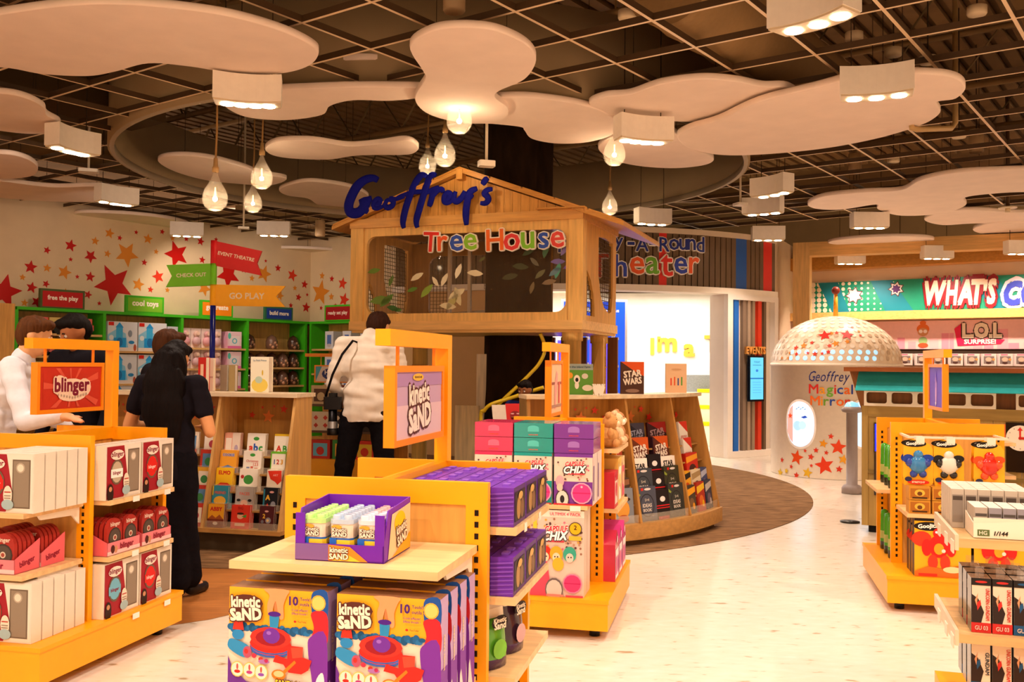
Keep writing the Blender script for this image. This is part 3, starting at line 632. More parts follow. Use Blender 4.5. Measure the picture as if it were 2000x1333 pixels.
def purple_tray():
    t = thing('display_box', 'open purple display box of sand tubs on the plywood end shelf', 'display box'); w, d, h = .124, .23, .145; T = .004; P = '6c1fb0'
    m = MB(); m.box(-w, w, 0, d, 0, T, P, 'card'); m.box(-w, w, d-T, d, 0, h, P, 'card'); m.box(-w, w, 0, T, 0, .045, P, 'card')
    for x in (-w, w-T): m.prism([(0, 0), (d, 0), (d, h), (.035, h-.012), (.0, .045)], x, x+T, P, 'card', axis='x')
    for s in (-1, 1): m.box(min(s*w, s*(w-.026)), max(s*w, s*(w-.026)), 0, T, .045, h-.02, P, 'card')
    m.build('tray', t)
    a = MB(front(Matrix.Translation((0, -.0008, 0)))); art(a, [('r', -w, .002, -.03, .044, '7d5a9a'), ('p', [(-.03, .002), (.08, .002), (.03, .04), (-.03, .044)], 'f08a2a'), ('p', [(-.02, .002), (.06, .002), (.02, .022)], 'f6c53a'), ('t', 'kinetic', .0, .031, dict(w=.05, col=CRM, outline=BROWN, bold=.04)), ('t', 'SAND', .0, .014, dict(w=.052, col=CRM, outline=BROWN, bold=.05))]); a.build('printed_front', t)
    a = MB(side(Matrix.Translation((w+.0008, 0, 0)))); art(a, [('p', [(.03, .004), (.226, .004), (.226, .13), (.06, .12)], 'e9c79e'), ('c', .13, .09, .05, 'f3c21e', .03), ('p', [(.06, .004), (.226, .004), (.226, .05)], 'f0a21a'), ('t', 'kinetic', .14, .075, dict(w=.09, col=CRM, outline=BROWN, bold=.04, rot=.15)), ('t', 'SAND', .145, .045, dict(w=.09, col=CRM, outline=BROWN, bold=.05, rot=.15))]); a.build('printed_side', t)
    return t
trM = MB_ @ TR(.0, -.345, .871, math.radians(2)); o = purple_tray(); o.matrix_world = trM
TUBS = [tub('b8e08a', 'green'), tub('b9c9dc', 'blue'), tub('e3dbe6', 'white'), tub('f0b9b4', 'pink')]
for c, pr_, nm in ((0, 0, 'green'), (1, 1, 'pale blue'), (2, 2, 'whitish')):
    for k in range(4):
        q = 3 if (c == 2 and k > 1) else pr_
        TUBS[q].put(trM @ TR(-.078+c*.078, .036+k*.052, .005), 'small sand tub with a %s lid, %s from the front in the purple box' % ('pink' if q == 3 else nm, ORD[k]))
def kbox():
    w, h = .277, .31; R, B_, P = 'd8281e', '1d6fa6', '6a2c91'; l = -w/2; r = w/2
    k = .00049
    def q(*P): return [(l+(x-90)*k, h-(y-820)*k) for x, y in P]
    def sm(*P): return [(p.x, p.y) for p in smooth_loop([(a, b, 0) for a, b in q(*P)], 4)]
    def e(x, y, rx, ry, c): X, Y = q((x, y))[0]; return ('c', X, Y, rx*k, c, ry*k)
    it = [('r', l, 0, r, h, 'f5ad22'), ('p', q((90, 1452), (90, 1040), (655, 1040), (655, 1452)), 'e9d6c0')]
    for i in range(30): it.append(e(100+i*16, 1035+7*math.sin(i*2.3), 20, 18+8*math.sin(i*1.7), ('1c5f94', '2470a8', '17527f')[i % 3]))
    it += [('p', q((90, 1190), (90, 1452), (655, 1452), (600, 1360), (480, 1350), (330, 1335), (200, 1320), (120, 1260)), '6a2c91'), ('p', sm((580, 820), (660, 815), (660, 960), (590, 960), (572, 900)), '1b4f9c'), ('p', sm((572, 930), (660, 930), (660, 1100), (566, 1100), (588, 1010)), 'c9242e'), ('p', sm((566, 1060), (660, 1050), (660, 1460), (610, 1460), (575, 1250), (556, 1130)), '7a2ea0'), ('p', sm((600, 1300), (640, 1240), (655, 1330), (650, 1452), (610, 1452)), 'e6dfe4'),
           e(612, 876, 42, 42, 'd9a93c'), e(612, 876, 35, 35, 'eac869')]
    it += [('p', sm((300, 818), (330, 850), (318, 900), (322, 950), (342, 962), (352, 920), (366, 880), (378, 930), (392, 975), (414, 965), (412, 900), (430, 850), (438, 818)), 'e29a66'), ('p', sm((366, 880), (378, 930), (372, 940), (358, 920)), 'c97a48'),
           e(340, 1130, 122, 55, 'c01c1a'), e(340, 1142, 118, 42, '3c5fb0'), e(340, 1122, 121, 50, 'd8281e'), e(340, 1126, 119, 42, '3c5fb0'), e(340, 1110, 122, 50, 'd8281e'), e(340, 1078, 120, 58, 'e23226'), e(340, 1080, 88, 42, '9a1420'), e(345, 1066, 50, 42, '6f2fa0'), e(330, 1052, 14, 10, '9a62c8'), ('p', q((332, 960), (390, 962), (382, 1024), (336, 1020)), '2a8ac0'), e(361, 950, 37, 14, '4a1a88'),
           e(150, 1072, 36, 28, '2a86c4'), ('p', q((126, 1000), (176, 1000), (184, 1046), (118, 1046)), 'dc3222'), ('p', sm((92, 1112), (120, 1096), (216, 1132), (192, 1192), (100, 1152)), '2f8cc4'), e(206, 1162, 26, 32, 'b5506a'), e(200, 1158, 12, 14, 'e0302a'), e(246, 1178, 15, 13, 'c8324a'), e(286, 1194, 14, 12, 'dc3222'), e(305, 1206, 34, 12, 'a870b0'), e(318, 1200, 11, 11, 'b52a5a'),
           ('p', q((440, 1110), (530, 1112), (528, 1166), (580, 1180), (562, 1232), (522, 1256), (448, 1252), (418, 1212), (358, 1202), (372, 1164), (440, 1180)), 'd8281e'), ('p', q((460, 1120), (530, 1112), (528, 1166), (470, 1176)), 'e84a34'), e(392, 1268, 42, 28, 'f07a1c'), e(392, 1264, 30, 17, 'f6c48a'), ('p', q((418, 1244), (482, 1186), (492, 1198), (430, 1258)), 'f07a1c')]
    for i, (cx, cy) in enumerate(((150, 1256), (222, 1256), (291, 1263))): it += [e(cx, cy, 39, 42, 'e9c35a'), e(cx, cy, 34, 37, 'f2e0cc'), e(cx, cy+12, 18, 9, ('d8281e', 'b23a7a', '8a4ab0')[i]), e(cx, cy-14, 6, 16, 'c0504a')]
    it += [('c', -.085, .272, .048, BROWN, .022), ('c', -.085, .243, .046, BROWN, .022), ('t', 'kinetic', -.087, .275, dict(w=.082, h=.028, col=CRM, outline=BROWN, bold=.05, ow=.06, rot=.04)), ('t', 'SaND', -.086, .242, dict(w=.088, h=.03, col=CRM, outline=BROWN, bold=.06, ow=.06, rot=.08)),
           ('t', '10', .05, .285, dict(h=.022, col='4a2070', bold=.04)), ('t', 'Tools!', .082, .291, dict(w=.028, col='4a2070')), ('t', 'outils !', .084, .278, dict(w=.032, col='4a2070')), ('t', 'Cool effects!', .068, .262, dict(w=.045, col='7a4a80')), ('t', 'Effets inouïs !', .068, .253, dict(w=.045, col='7a4a80')),
           ('c', .055, .232, .004, 'd8281e', .003), ('t', 'YouTube', .074, .232, dict(w=.024, col='7a3a20')), ('t', 'SANDisfying', .045, .068, dict(w=.085, h=.019, col='ffd23a', outline=BROWN, bold=.05, ow=.08, rot=-.02)), ('t', 'Set', .06, .046, dict(w=.03, col='ffd23a', outline=BROWN, bold=.05, ow=.08))]
    rs = [('r', 0, 0, .07, h, 'b79ac4'), ('r', 0, 0, .07, .13, '7a2ea0'), ('p', [(0, .0), (.05, .0), (.02, .08), (0, .06)], 'e0d8d8'), ('t', 'kinetic SAND', .035, .17, dict(w=.09, col='f6d8a0', rot=math.pi/2, bold=.03))]
    return carton('sand_kit_box', 'toy box', w, .07, h, 'f3ab2a', it, sides='a88cb4', top='9a6a48', right=rs)
KB2 = kbox()
for c, x in ((0, -.148), (1, .158)):
    for k in range(4): KB2.put(MB_ @ TR(x, -.4+k*.088, .491), 'yellow sand play set box, %s from the front %s' % (ORD[k], ('under the purple display box', 'beside the slotted post')[c]), 'yellow play set boxes under the plywood shelf')
def pbox():
    b = MB(); w, d, h = .165, .07, .115; P = '6b2fae'
    b.box(-w/2, w/2, 0, d, 0, h, P, 'card', front='4a1a72', top='6a2aa8'); b.box(-.045, -.01, d*.35, d*.65, h, h+.006, '8a55c8', 'card'); b.box(.02, .055, d*.35, d*.65, h, h+.006, '8a55c8', 'card')
    o = b.build('purple_toy_box'); a = MB(front(Matrix.Translation((0, -.0006, 0)))); art(a, [('r', -.07, .012, .07, .1, '22121c'), ('c', -.02, .05, .028, 'a8804a', .035), ('c', .025, .045, .025, '7b5a3a', .03), ('c', 0, .085, .03, 'c9a25a', .012)]); a.build('window_pattern', o)
    a = MB(side_l(Matrix.Translation((-w/2-.0006, d, 0))))
    art(a, [('p', [(0, z), (d, z+.006), (d, z+.011), (0, z+.005)], '7d48bb') for z in [i*.013+.002 for i in range(8)]]); a.build('printed_side', o)
    return tag(o, 'x', 'toy box')
PX = Proto(pbox)
for i in range(3):
    for k in range(5): PX.put(MB_ @ TR(.385-k*.073, .125+i*.172, .916, RQ), 'purple toy box on the top shelf, %s row from the camera, %s from the aisle' % (ORD[i], ORD[k]), 'purple boxes on the top aisle shelf')
    for k in range(2): PX.put(MB_ @ TR(.385-k*.073, .125+i*.172, .711, RQ), 'purple toy box on the second shelf, %s row from the camera, %s' % (ORD[i], ('outer one', 'inner one')[k]), 'purple boxes on the second aisle shelf')
def bag(c1, c2):
    def f():
        t = thing('sand_bag', 'x', 'toy bag', None, 'printed sand pouches'); m = MB(); prof = [(0, .03), (.03, .034), (.09, .028), (.15, .014), (.175, .004), (.19, .003)]
        rings = []
        for z, dd in prof:
            w = .062-.01*z/.19; rings.append(m.pts([(w*math.cos(a)*(1 if abs(math.cos(a)) < .9 else 1), dd*math.sin(a), z) for a in [2*math.pi*i/14 for i in range(14)]]))
        cc = ['3d1450', c1, c1, 'f0e6d6', 'cfc4b8']
        for i in range(len(rings)-1):
            for k in range(14): l = (k+1) % 14; m.face((rings[i]+k, rings[i]+l, rings[i+1]+l, rings[i+1]+k), cc[i], 'gloss', True)
        m.face([rings[0]+k for k in reversed(range(14))], '3d1450', 'gloss'); m.build('pouch', t)
        a = MB(front(Matrix.Translation((0, -.036, 0)))); art(a, [('c', 0, .14, .036, '1c1012', .022), ('t', 'Kinetic', 0, .147, dict(w=.055, col=CRM, bold=.04)), ('t', 'Sand', 0, .131, dict(w=.05, col=CRM, bold=.05)), ('c', .0, .06, .03, c2, .03)]); a.build('label_lettering', t)
        return t
    return Proto(f)
BG, BN, BO = bag('58a52c', '7bc043'), bag('3a2030', 'c9a0a0'), bag('e0861c', 'f0c050')
BG.put(MB_ @ TR(.3, .12, .478, RQ-.5), 'green pouch on the third aisle shelf of the lilac-sign stand'); BN.put(MB_ @ TR(.32, .3, .478, RQ-.3), 'dark pouch behind the green pouch on the third aisle shelf')
BO.put(MB_ @ TR(.3, .2, .206, RQ-.5), 'orange pouch on the plinth below the green pouch')
# ---- stand with the pink, teal and purple stacks
tC, MC = stand('orange stand stacked with pink, teal and purple doll boxes', .2, 5.36, front=(.675,), right=(.93, .6), left=(.6,), top=1.07,
    sign=(.02, .4, 1.1, 1.42, ('ecc9a0', [('r', -.16, .02, .16, .035, 'a05a4a'), ('p', [(-.06, -.12), (-.02, -.12), (.05, .08), (.0, .1), (-.06, .02)], 'e9a498'), ('p', [(.06, -.09), (.11, -.09), (.11, .04), (.06, .03)], 'd8645a'), ('r', -.16, -.11, .16, -.095, 'b48a78')]), False), brackets=False)
price_tags(tC, MC, [(x, x+.055, -.401, .673, 'y') for x in (-.2, .0, .2)]+[(-.05, .0, -.426, .19, 'y')])
def chix(c, cs):
    w, h = .2, .262; it = [('r', -w/2, 0, w/2, h, c), ('r', -w/2, .12, w/2, .245, 'ead2c0')]
    rr = random.Random(3)
    for i in range(26): it.append(('c', rr.uniform(-.095, .095), rr.uniform(.125, .24), .005, rr.choice(['d8708a', '9a6a52', 'c99a80', '5a3a3a'])))
    it += [('t', 'CAPSULE', .01, .213, dict(w=.1, h=.022, col='e0203c', bold=.04, shear=.3, outline='fff0e0', ow=.05, rot=.06)), ('t', 'CHIX', .01, .182, dict(w=.115, h=.035, col='ffffff', bold=.05, shear=.3, outline='2a1a1a', ow=.08, rot=.06)), ('r', -.03, .157, .06, .164, 'c83a4a'),
           ('c', .045, .062, .055, 'f0a0c0'), ('c', .045, .062, .048, 'f23d8a'), ('r', 0, .06, .09, .066, 'c8246a'), ('c', .045, .095, .006, 'f6b0cc'), ('c', -.055, .03, .036, '4a3a3a', .05), ('c', -.055, .028, .031, 'dcd2c6', .045), ('c', -.055, .03, .012, '2a2224', .02), ('c', -.068, .12, .022, 'e4a4ae', .03), ('c', -.068, .09, .016, 'edc2ac', .02), ('r', -w/2, 0, w/2, .008, 'c82a30')]
    return carton('doll_box', 'toy box', w, .16, h, c, it, sides='d9c2b8', top=c, right=[('r', 0, 0, .16, h, 'dccbc4'), ('r', .02, .02, .05, .2, cs)])
def lidbox(c, c2):
    return carton('flat_doll_box', 'toy box', .205, .27, .074, c, [('r', -.03, .03, .03, .048, c2), ('c', 0, .05, .03, c2, .012), ('t', 'CAPSULE CHIX', 0, .014, dict(w=.05, col='f05a30', bold=.03))], m='gloss')
for i, (c, cs, nm, c2) in enumerate([('d8315e', 'b01c48', 'pink', 'f06a8a'), ('1d9a94', '14706c', 'teal', '56c6be'), ('7a3a9c', '5a2478', 'purple', 'a070c0')]):
    x = -.21+i*.212; a, b = chix(c, cs), lidbox(c, c2)
    for k in range(2): a.put(MC @ TR(x, -.39+k*.17, .676), '%s doll box under the %s flat boxes, %s of two' % (nm, nm, ('front', 'rear')[k]), 'doll boxes on the orange stand')
    for k in range(2): b.put(MC @ TR(x, -.385, .94+k*.0765), '%s flat doll box, %s of the %s pair on the orange stand' % (nm, ('lower', 'upper')[k], nm), 'flat boxes on top of the doll boxes')
def ultimix():
    w, h = .285, .44; it = [('r', -w/2, 0, w/2, h, 'dcc4b4'), ('r', -w/2, h-.035, w/2, h, 'efe2d2')]; rr = random.Random(5)
    for i in range(60): it.append(('c', rr.uniform(-.135, .135), rr.uniform(.22, .395), .006, rr.choice(['d8708a', '9a6a52', 'b98a70', '5a3a3a', 'e0a040'])))
    it += [('t', 'ULTIMIX 4 PACK', .045, h-.018, dict(w=.16, col='e0506a', bold=.02)), ('c', -.13, h-.018, .008, '4a3a3a'), ('t', 'CAPSULE', .0, .345, dict(w=.12, h=.032, col='e0203c', bold=.04, shear=.3, outline='fff0e0', ow=.06, rot=.06)), ('t', 'CHIX', -.005, .31, dict(w=.13, h=.045, col='ffffff', bold=.05, shear=.3, outline='2a1a1a', ow=.055, rot=.06)), ('r', -.05, .277, .04, .286, 'c83a4a'),
           ('c', .098, .35, .034, '3a2a1c'), ('c', .098, .35, .03, 'e6b21c'), ('t', '2', .098, .356, dict(h=.022, col='4a2a10', bold=.03)), ('r', .065, .29, .13, .312, 'd8b83a'), ('t', '60+', -.1, .288, dict(w=.032, col='5a3a3a', bold=.03)), ('p', [(-w/2+.02, .31), (-w/2+.04, .31), (-w/2+.04, .4), (-w/2+.02, .4)], 'e8c43a'),
           ('p', [(-.13, .04), (-.03, .04), (-.06, .18), (-.12, .19)], 'e2c02a'), ('p', [(-.14, .0), (-.02, .0), (-.05, .19), (-.09, .19)], 'e0485e')]
    for x, hc, c2 in ((-.105, 'f0d02a', 'f0d0b0'), (-.058, 'd8301e', 'f2d2b2'), (0, 'd9a52a', 'f0d0b0'), (.07, '3aa48a', 'e8c8b8')): it += [('c', x, .218, .034, hc, .04), ('c', x, .2, .02, c2, .024), ('c', x-.007, .203, .004, '3a2a3a'), ('c', x+.007, .203, .004, '3a2a3a')]
    it += [('c', .01, .165, .03, 'e0b030', .035), ('c', .085, .07, .05, 'f07aa0'), ('c', .085, .07, .044, 'f0356e'), ('r', .043, .067, .127, .073, 'b8205a'), ('c', -.01, .035, .047, '6a5a5a', .06), ('c', -.01, .033, .041, 'd3c4b8', .052), ('r', -.05, .0, .04, .012, 'd08a80'), ('r', .05, .0, .14, .01, 'e04a5a')]
    return carton('doll_box', 'toy box', w, .1, h, 'dcc4b4', it, sides='d6c6b4', top='cdbba4')
UB = ultimix(); UB.put(MC @ TR(.13, -.39, .206), 'tall cream four-doll box standing alone on the orange stand plinth')
UB.put(MC @ TR(.13, -.28, .206), 'tall cream four-doll box hidden behind the front one on the plinth')
carton('doll_box', 'toy box', .12, .3, .42, '2c2a24', [('c', .03, .2, .025, 'c05a50', .06), ('r', -.06, .3, .06, .4, '1c3a2c')]).put(MC @ TR(-.09, -.37, .206), 'dark box beside the tall four-doll box on the plinth')
def plush(col, c2):
    def f():
        t = thing('plush_toy', 'x', 'soft toy'); m = MB(); m.ball((0, 0, .06), .06, col, 'fabric', 14, sz=1.05); m.ball((0, -.01, .145), .045, col, 'fabric', 14); m.ball((0, -.05, .135), .018, c2, 'fabric', 10)
        for s in (-1, 1):
            m.ball((s*.036, 0, .185), .017, col, 'fabric', 8); m.ball((s*.05, -.05, .03), .024, col, 'fabric', 8); m.ball((s*.06, -.02, .085), .02, col, 'fabric', 8, sz=1.6)
        m.build('body', t); e = MB()
        for s in (-1, 1): e.ball((s*.016, -.043, .158), .006, '120c08', 'gloss', 8)
        e.build('eyes', t); return t
    return Proto(f)
plush('c49058', 'ead0a8').put(MC @ TR(.33, .12, .931, RQ), 'tan plush animal on the top aisle shelf of the orange stand'); plush('e0bd92', 'f4e4cc').put(MC @ TR(.34, .3, .931, RQ), 'pale plush animal behind the tan one on the top aisle shelf')
plush('b87f52', 'e6c8a0').put(MC @ TR(.33, .46, .931, RQ), 'brown plush animal at the far end of the top aisle shelf')
for i, (c, c2, h, lb) in enumerate([('c8283c', 'f0d0c0', .2, 'red boxed toy on the middle aisle shelf, orange stand, nearest'), ('e9bd5a', 'f6ecd8', .26, 'yellow boxed toy beside the red one on the middle aisle shelf'), ('e7c890', 'd85a70', .25, 'cream boxed toy at the far end of the middle aisle shelf')]):
    carton('boxed_toy', 'toy box', .16, .14, h, c, [('r', -.06, .02, .06, h-.03, c2), ('c', 0, h*.5, .04, c), ('c', .03, h*.35, .02, 'e8a8a0'), ('r', -.05, h-.05, .05, h-.02, c)]).put(MC @ TR(.375, .12+i*.17, .601, RQ), lb)
def house_box(c):
    def f():
        m = MB(); q = [(-.08, 0), (.08, 0), (.08, .2), (.0, .27), (-.08, .2)]; m.prism(q, 0, .16, c, 'gloss', axis='y'); o = m.build('house_shaped_box')
        a = MB(front(Matrix.Translation((0, -.0006, 0)))); art(a, [('r', -.07, .01, .07, .17, 'f0e2dc'), ('r', -.06, .03, .0, .13, 'd84a88'), ('c', .035, .08, .026, 'b03a80', .05), ('c', 0, .22, .02, 'ffd0e0')]); a.build('printed_front', o)
        return tag(o, 'x', 'toy box')
    return Proto(f)
for i, (c, lb) in enumerate([('c92a50', 'crimson house-shaped toy box on the orange stand plinth, nearest'), ('d83a8a', 'pink house-shaped toy box in the middle of the plinth'), ('e0489a', 'bright pink house-shaped toy box at the far end of the plinth')]): house_box(c).put(MC @ TR(.385, .09+i*.18, .206, RQ), lb)
# ---- stand by the green counter hut
tD, MD = stand('yellow stand hung with monster figure cards by the green counter hut', 2.645, 5.83, front=(.56,), right=(.75,), left=(.64,), top=1.06,
    sign=(.02, .46, 1.13, 1.42, ('6a4ad0', [('c', 0, -.02, .03, 'b58ae6', .09), ('c', 0, -.05, .014, 'e0b0f0', .05), ('p', [(-.02, -.1), (0, -.12), (.02, -.1), (0, -.09)], 'f0e0ff'), ('p', [(-.03, .04), (0, .1), (.03, .04), (.018, .03), (0, .07), (-.018, .03)], '9a70e0')]), True), brackets=False)
price_tags(tD, MD, [(-.13, -.08, -.401, .558, 'y'), (.03, .08, -.426, .19, 'y')])
m = MB(); m.box(-.27, .27, -.3, -.285, .985, .997, 'ead9bc', 'satin'); m.box(-.27, -.255, -.29, -.0, .985, .997, 'ead9bc', 'satin'); m.box(.255, .27, -.29, .0, .985, .997, 'ead9bc', 'satin'); rl = m.build('hanging_rail', tD)
def goo_logo(x, y, s): return [('c', x, y, .5*s, '1c1512', .15*s), ('t', 'GooJitZu', x+.02*s, y, dict(w=.74*s, h=.17*s, col='fff6e8', bold=.05, rot=.08, outline='1c1512', ow=.03))]
def goo_fig(x, y, s, c, c2, c3):
    it = [('c', x-.34*s, y+.2*s, .2*s, c2, .16*s), ('c', x+.32*s, y+.24*s, .2*s, c2, .13*s), ('c', x, y+.05*s, .2*s, c, .24*s), ('c', x, y+.33*s, .12*s, c, .11*s), ('c', x-.24*s, y+.02*s, .1*s, c, .18*s), ('c', x+.24*s, y+.02*s, .1*s, c, .18*s), ('c', x-.12*s, y-.28*s, .1*s, c2, .16*s), ('c', x+.12*s, y-.28*s, .1*s, c2, .16*s), ('c', x, y, .1*s, c3, .12*s), ('c', x+.09*s, y-.04*s, .04*s, 'f0e0d0')]
    return it+[('c', x-.05*s, y+.35*s, .025*s, 'ffffff'), ('c', x+.05*s, y+.35*s, .025*s, 'ffffff')]
def goo_card(c, c2, c3):
    def f():
        t = thing('figure_card', 'x', 'toy pack', None, 'monster figure cards on the rail'); m = MB(); q = [(-.075, -.27), (-.05, -.275), (.06, -.275), (.082, -.255), (.08, -.06), (.06, -.03), (-.02, -.005), (-.07, -.02), (-.08, -.05), (-.083, -.22)]
        m.prism(q, 0, .003, 'efb020', 'card', axis='y'); m.build('card', t)
        a = MB(front(Matrix.Translation((0, -.0006, 0)))); art(a, goo_logo(-.02, -.03, .13)+goo_fig(0, -.15, .16, c, c2, c3)+[('c', .0, -.252, .06, 'd8301c', .014), ('t', 'STRETCHY', 0, -.252, dict(w=.07, col='fff0d0', bold=.04)), ('c', -.055, -.235, .02, '2a2a4a', .014)]); a.build('printed_front', t)
        b = MB(); b.ball((0, -.003, -.15), .06, c, 'gloss', 14, sx=.8, sy=.35, sz=.9); b.ball((-.045, -.003, -.14), .026, c2, 'gloss', 10, sy=.5); b.ball((.045, -.003, -.14), .026, c2, 'gloss', 10, sy=.5); b.ball((0, -.005, -.095), .028, c, 'gloss', 10, sy=.5)
        for s in (-1, 1): b.ball((s*.025, -.003, -.205), .022, c2, 'gloss', 10, sy=.5)
        b.build('figure', t)
        h = MB(); h.box(-.012, .034, -.004, .0, -.028, .012, 'f2e6d0', 'card'); h.box(.008, .012, 0, .05, .0, .004, 'cfc6b4', 'metal'); h.build('price_tag', t); return t
    return Proto(f)
for x, cc, nm in ((-.215, ('2f7fb8', '203f9a', '4aa84a'), 'blue'), (-.05, ('e0dccc', '1c1a18', '9a968a'), 'black and white'), (.165, ('d42a16', 'e8501c', 'f09a2a'), 'red')):
    for k in range(2):
        p = goo_card(*cc) if k == 0 else p
        p.put(MD @ TR(x, -.31+k*.06, .985), 'yellow card with a %s monster figure, %s on the rail' % (nm, ('front', 'behind the first')[k]))
mb_ = carton('mini_figure_box', 'toy box', .115, .1, .075, 'c98a2a', [('r', -.05, .01, .05, .065, 'a8641c'), ('c', 0, .04, .028, 'e0b040', .02), ('c', 0, .036, .014, '6a3a14', .012), ('r', -.04, .008, .04, .016, '3a2410')])
for i in range(3):
    for j in range(2): mb_.put(MD @ TR(-.22+i*.125, -.385, .561+j*.078), 'golden mini figure box, %s column from the slotted post, %s' % (ORD[i], ('lower', 'upper')[j]), 'golden mini figure boxes')
def goo_big():
    w, h = .3, .335
    return carton('monster_box', 'toy box', w, .07, h, 'f0b21c', [('r', -w/2, .0, w/2, h, 'efb01c'), ('r', -w/2, h-.02, w/2, h, '1c1512')]+goo_logo(-.07, .285, .17)+[('c', .07, .275, .07, '2a1a14', .035), ('c', .07, .275, .05, 'c83a14', .022), ('t', 'STRETCH', .08, .305, dict(w=.09, col='f0c020', bold=.04))]+goo_fig(-.02, .16, .27, 'd8201a', 'e03a20', 'f0a020')+[('c', .11, .22, .03, 'd8301c', .015), ('p', [(-.15, 0), (.15, 0), (.15, .05), (.08, .07), (0, .05), (-.08, .06), (-.15, .03)], 'c86a1c'), ('r', -.13, .004, -.03, .02, 'd8301c'), ('c', .05, .045, .05, 'f0d8a0', .018)], sides='2a2018', top='d8a020')
GB = goo_big()
for k in range(3): GB.put(MD @ TR(-.1, -.39+k*.085, .206), 'yellow stretch monster box, %s from the front on the plinth by the slotted post' % ORD[k], 'yellow monster boxes on the plinth')
GB.put(MD @ TR(.215, -.39, .206), 'yellow stretch monster box partly behind the robot kit rack')
def green_toy(h):
    def f():
        t = thing('slime_tube', 'x', 'toy tube', None, 'green tubes on the stand side'); m = MB(); m.lathe([(.001, 0), (.025, 0), (.027, .01), (.027, .05)], '1d2a16', 'gloss', 14); m.lathe([(.027, .05), (.024, h-.04), (.022, h-.01), (.001, h)], '3f9a1c', 'gloss', 14); m.build('tube', t)
        a = MB(); a.lathe([(.0275, .07), (.027, .12)], 'a8b060', 'card', 14); a.build('label', t); return t
    return Proto(f)
GT = green_toy(.26)
for i in range(3):
    GT.put(MD @ TR(-.29, .12+i*.16, .641), 'bright green tube toy, %s from the camera on the side shelf' % ORD[i]); GT.put(MD @ TR(-.29, .12+i*.16, .206), 'bright green tube toy, %s from the camera on the side plinth' % ORD[i])
scr = carton('foil_pack', 'toy pack', .1, .02, .1, 'd8502a', [('c', 0, .05, .03, 'f0b0a0')])
for i in range(4): scr.put(MD @ TR(.33-i*.07, .2, .95, .2*i), 'reddish foil pack, %s from the aisle edge behind the end panel' % ORD[i], 'foil packs behind the end panel')
# shelf that carries the foil packs
m = MB(); m.box(.022, .395, .03, .55, .928, .948, 'e9c188', 'woodx'); m.build('shelf', tD)
# ------------------------------------------------------------------ robot kit rack close to the camera
MR = TR(1.53, 3.28, 0, math.radians(-17))
tR = thing('display_stand', 'rack of robot kit boxes with plywood boards, nearest stand to the camera', 'display stand', MR, 'display stands in the aisle')
m = MB(); m.box(-.01, .95, -.42, .56, .05, .2, YEL, 'paint'); m.build('plinth', tR)
for x in (.06, .85):
    for y in (-.3, .45): m = MB(); m.cyl(x, y, .002, .05, .028, '14100c', 'satin', n=12); m.build('caster', tR)
m = MB(); m.box(.82, .86, -.4, .55, .2, 1.05, YEL, 'paint'); m.build('spine_rail', tR)
for z in (.816, .493):
    m = MB(); m.box(0, .82, 0, .55, z-.03, z, 'd9ae74', 'woodx'); s = m.build('shelf', tR)
    r = MB(); r.box(-.012, 0, .0, .55, z-.04, z+.012, 'd6c4a6', 'satin'); r.build('price_rail', s)
    for y in (.02, .17, .36): r = MB(); r.box(-.016, -.012, y, y+.06, z-.055, z-.012, 'e6dac4', 'card'); r.build('price_tag', s)
def mini(c, lid='e8e0d2'):
    return carton('model_kit_box', 'kit box', .04, .04, .1, c, [('r', -.018, .01, .018, .09, c), ('r', -.014, .02, .014, .06, '7a7268'), ('r', -.018, .07, .018, .08, '4a4440')], sides='b9ac9a', top=lid)
mk, mk2 = mini('a89c90'), mini('8c8890')
def kit_tray():
    t = thing('kit_tray', 'white card tray of small kit boxes on the top board of the robot rack', 'tray'); m = MB(); T = .003
    m.box(0, .23, 0, T, 0, .07, 'e9ddc6', 'card'); m.box(0, .23, .17, .17+T, 0, .07, 'e9ddc6', 'card'); m.box(0, .23, 0, .17, 0, T, 'e9ddc6', 'card')
    for x in (0, .23-T): m.prism([(0, 0), (.17, 0), (.17, .07), (0, .05)], x, x+T, 'e9ddc6', 'card', axis='x')
    m.build('tray', t); a = MB(front(Matrix.Translation((0, -.0008, 0)))); art(a, [('p', [(0, .05), (.23, .07), (.23, .002), (0, .002)], 'ece2cc'), ('r', .012, .008, .05, .03, '5a6a3a'), ('t', 'HG', .03, .019, dict(h=.013, col='e8e0c8')), ('t', '1/144', .085, .019, dict(h=.014, col='2a241c', shear=.2, bold=.04))]); a.build('printed_front', t); return t
kt = kit_tray(); kt.matrix_world = MR @ TR(.05, .03, .817)
for i in range(5):
    for k in range(4): (mk2 if i else mk).put(MR @ TR(.075+i*.044, .035+k*.042, .821), 'small kit box in the white tray, %s column from the rail, %s row' % (ORD[i], ORD[k]), 'small kit boxes in the white tray')
mt = carton('model_kit_box', 'kit box', .042, .05, .14, 'b9ad9c', [('r', -.018, .02, .018, .12, '8a7f74'), ('r', -.016, .1, .016, .115, '4a4038')], sides='cbbca6', top='e3d8c6')
for i in range(6):
    for k in range(5): mt.put(MR @ TR(.03+i*.044, .24+k*.055, .817), 'taller kit box behind the white tray, %s column from the rail, %s row' % (ORD[i], ORD[k]), 'taller kit boxes behind the tray')
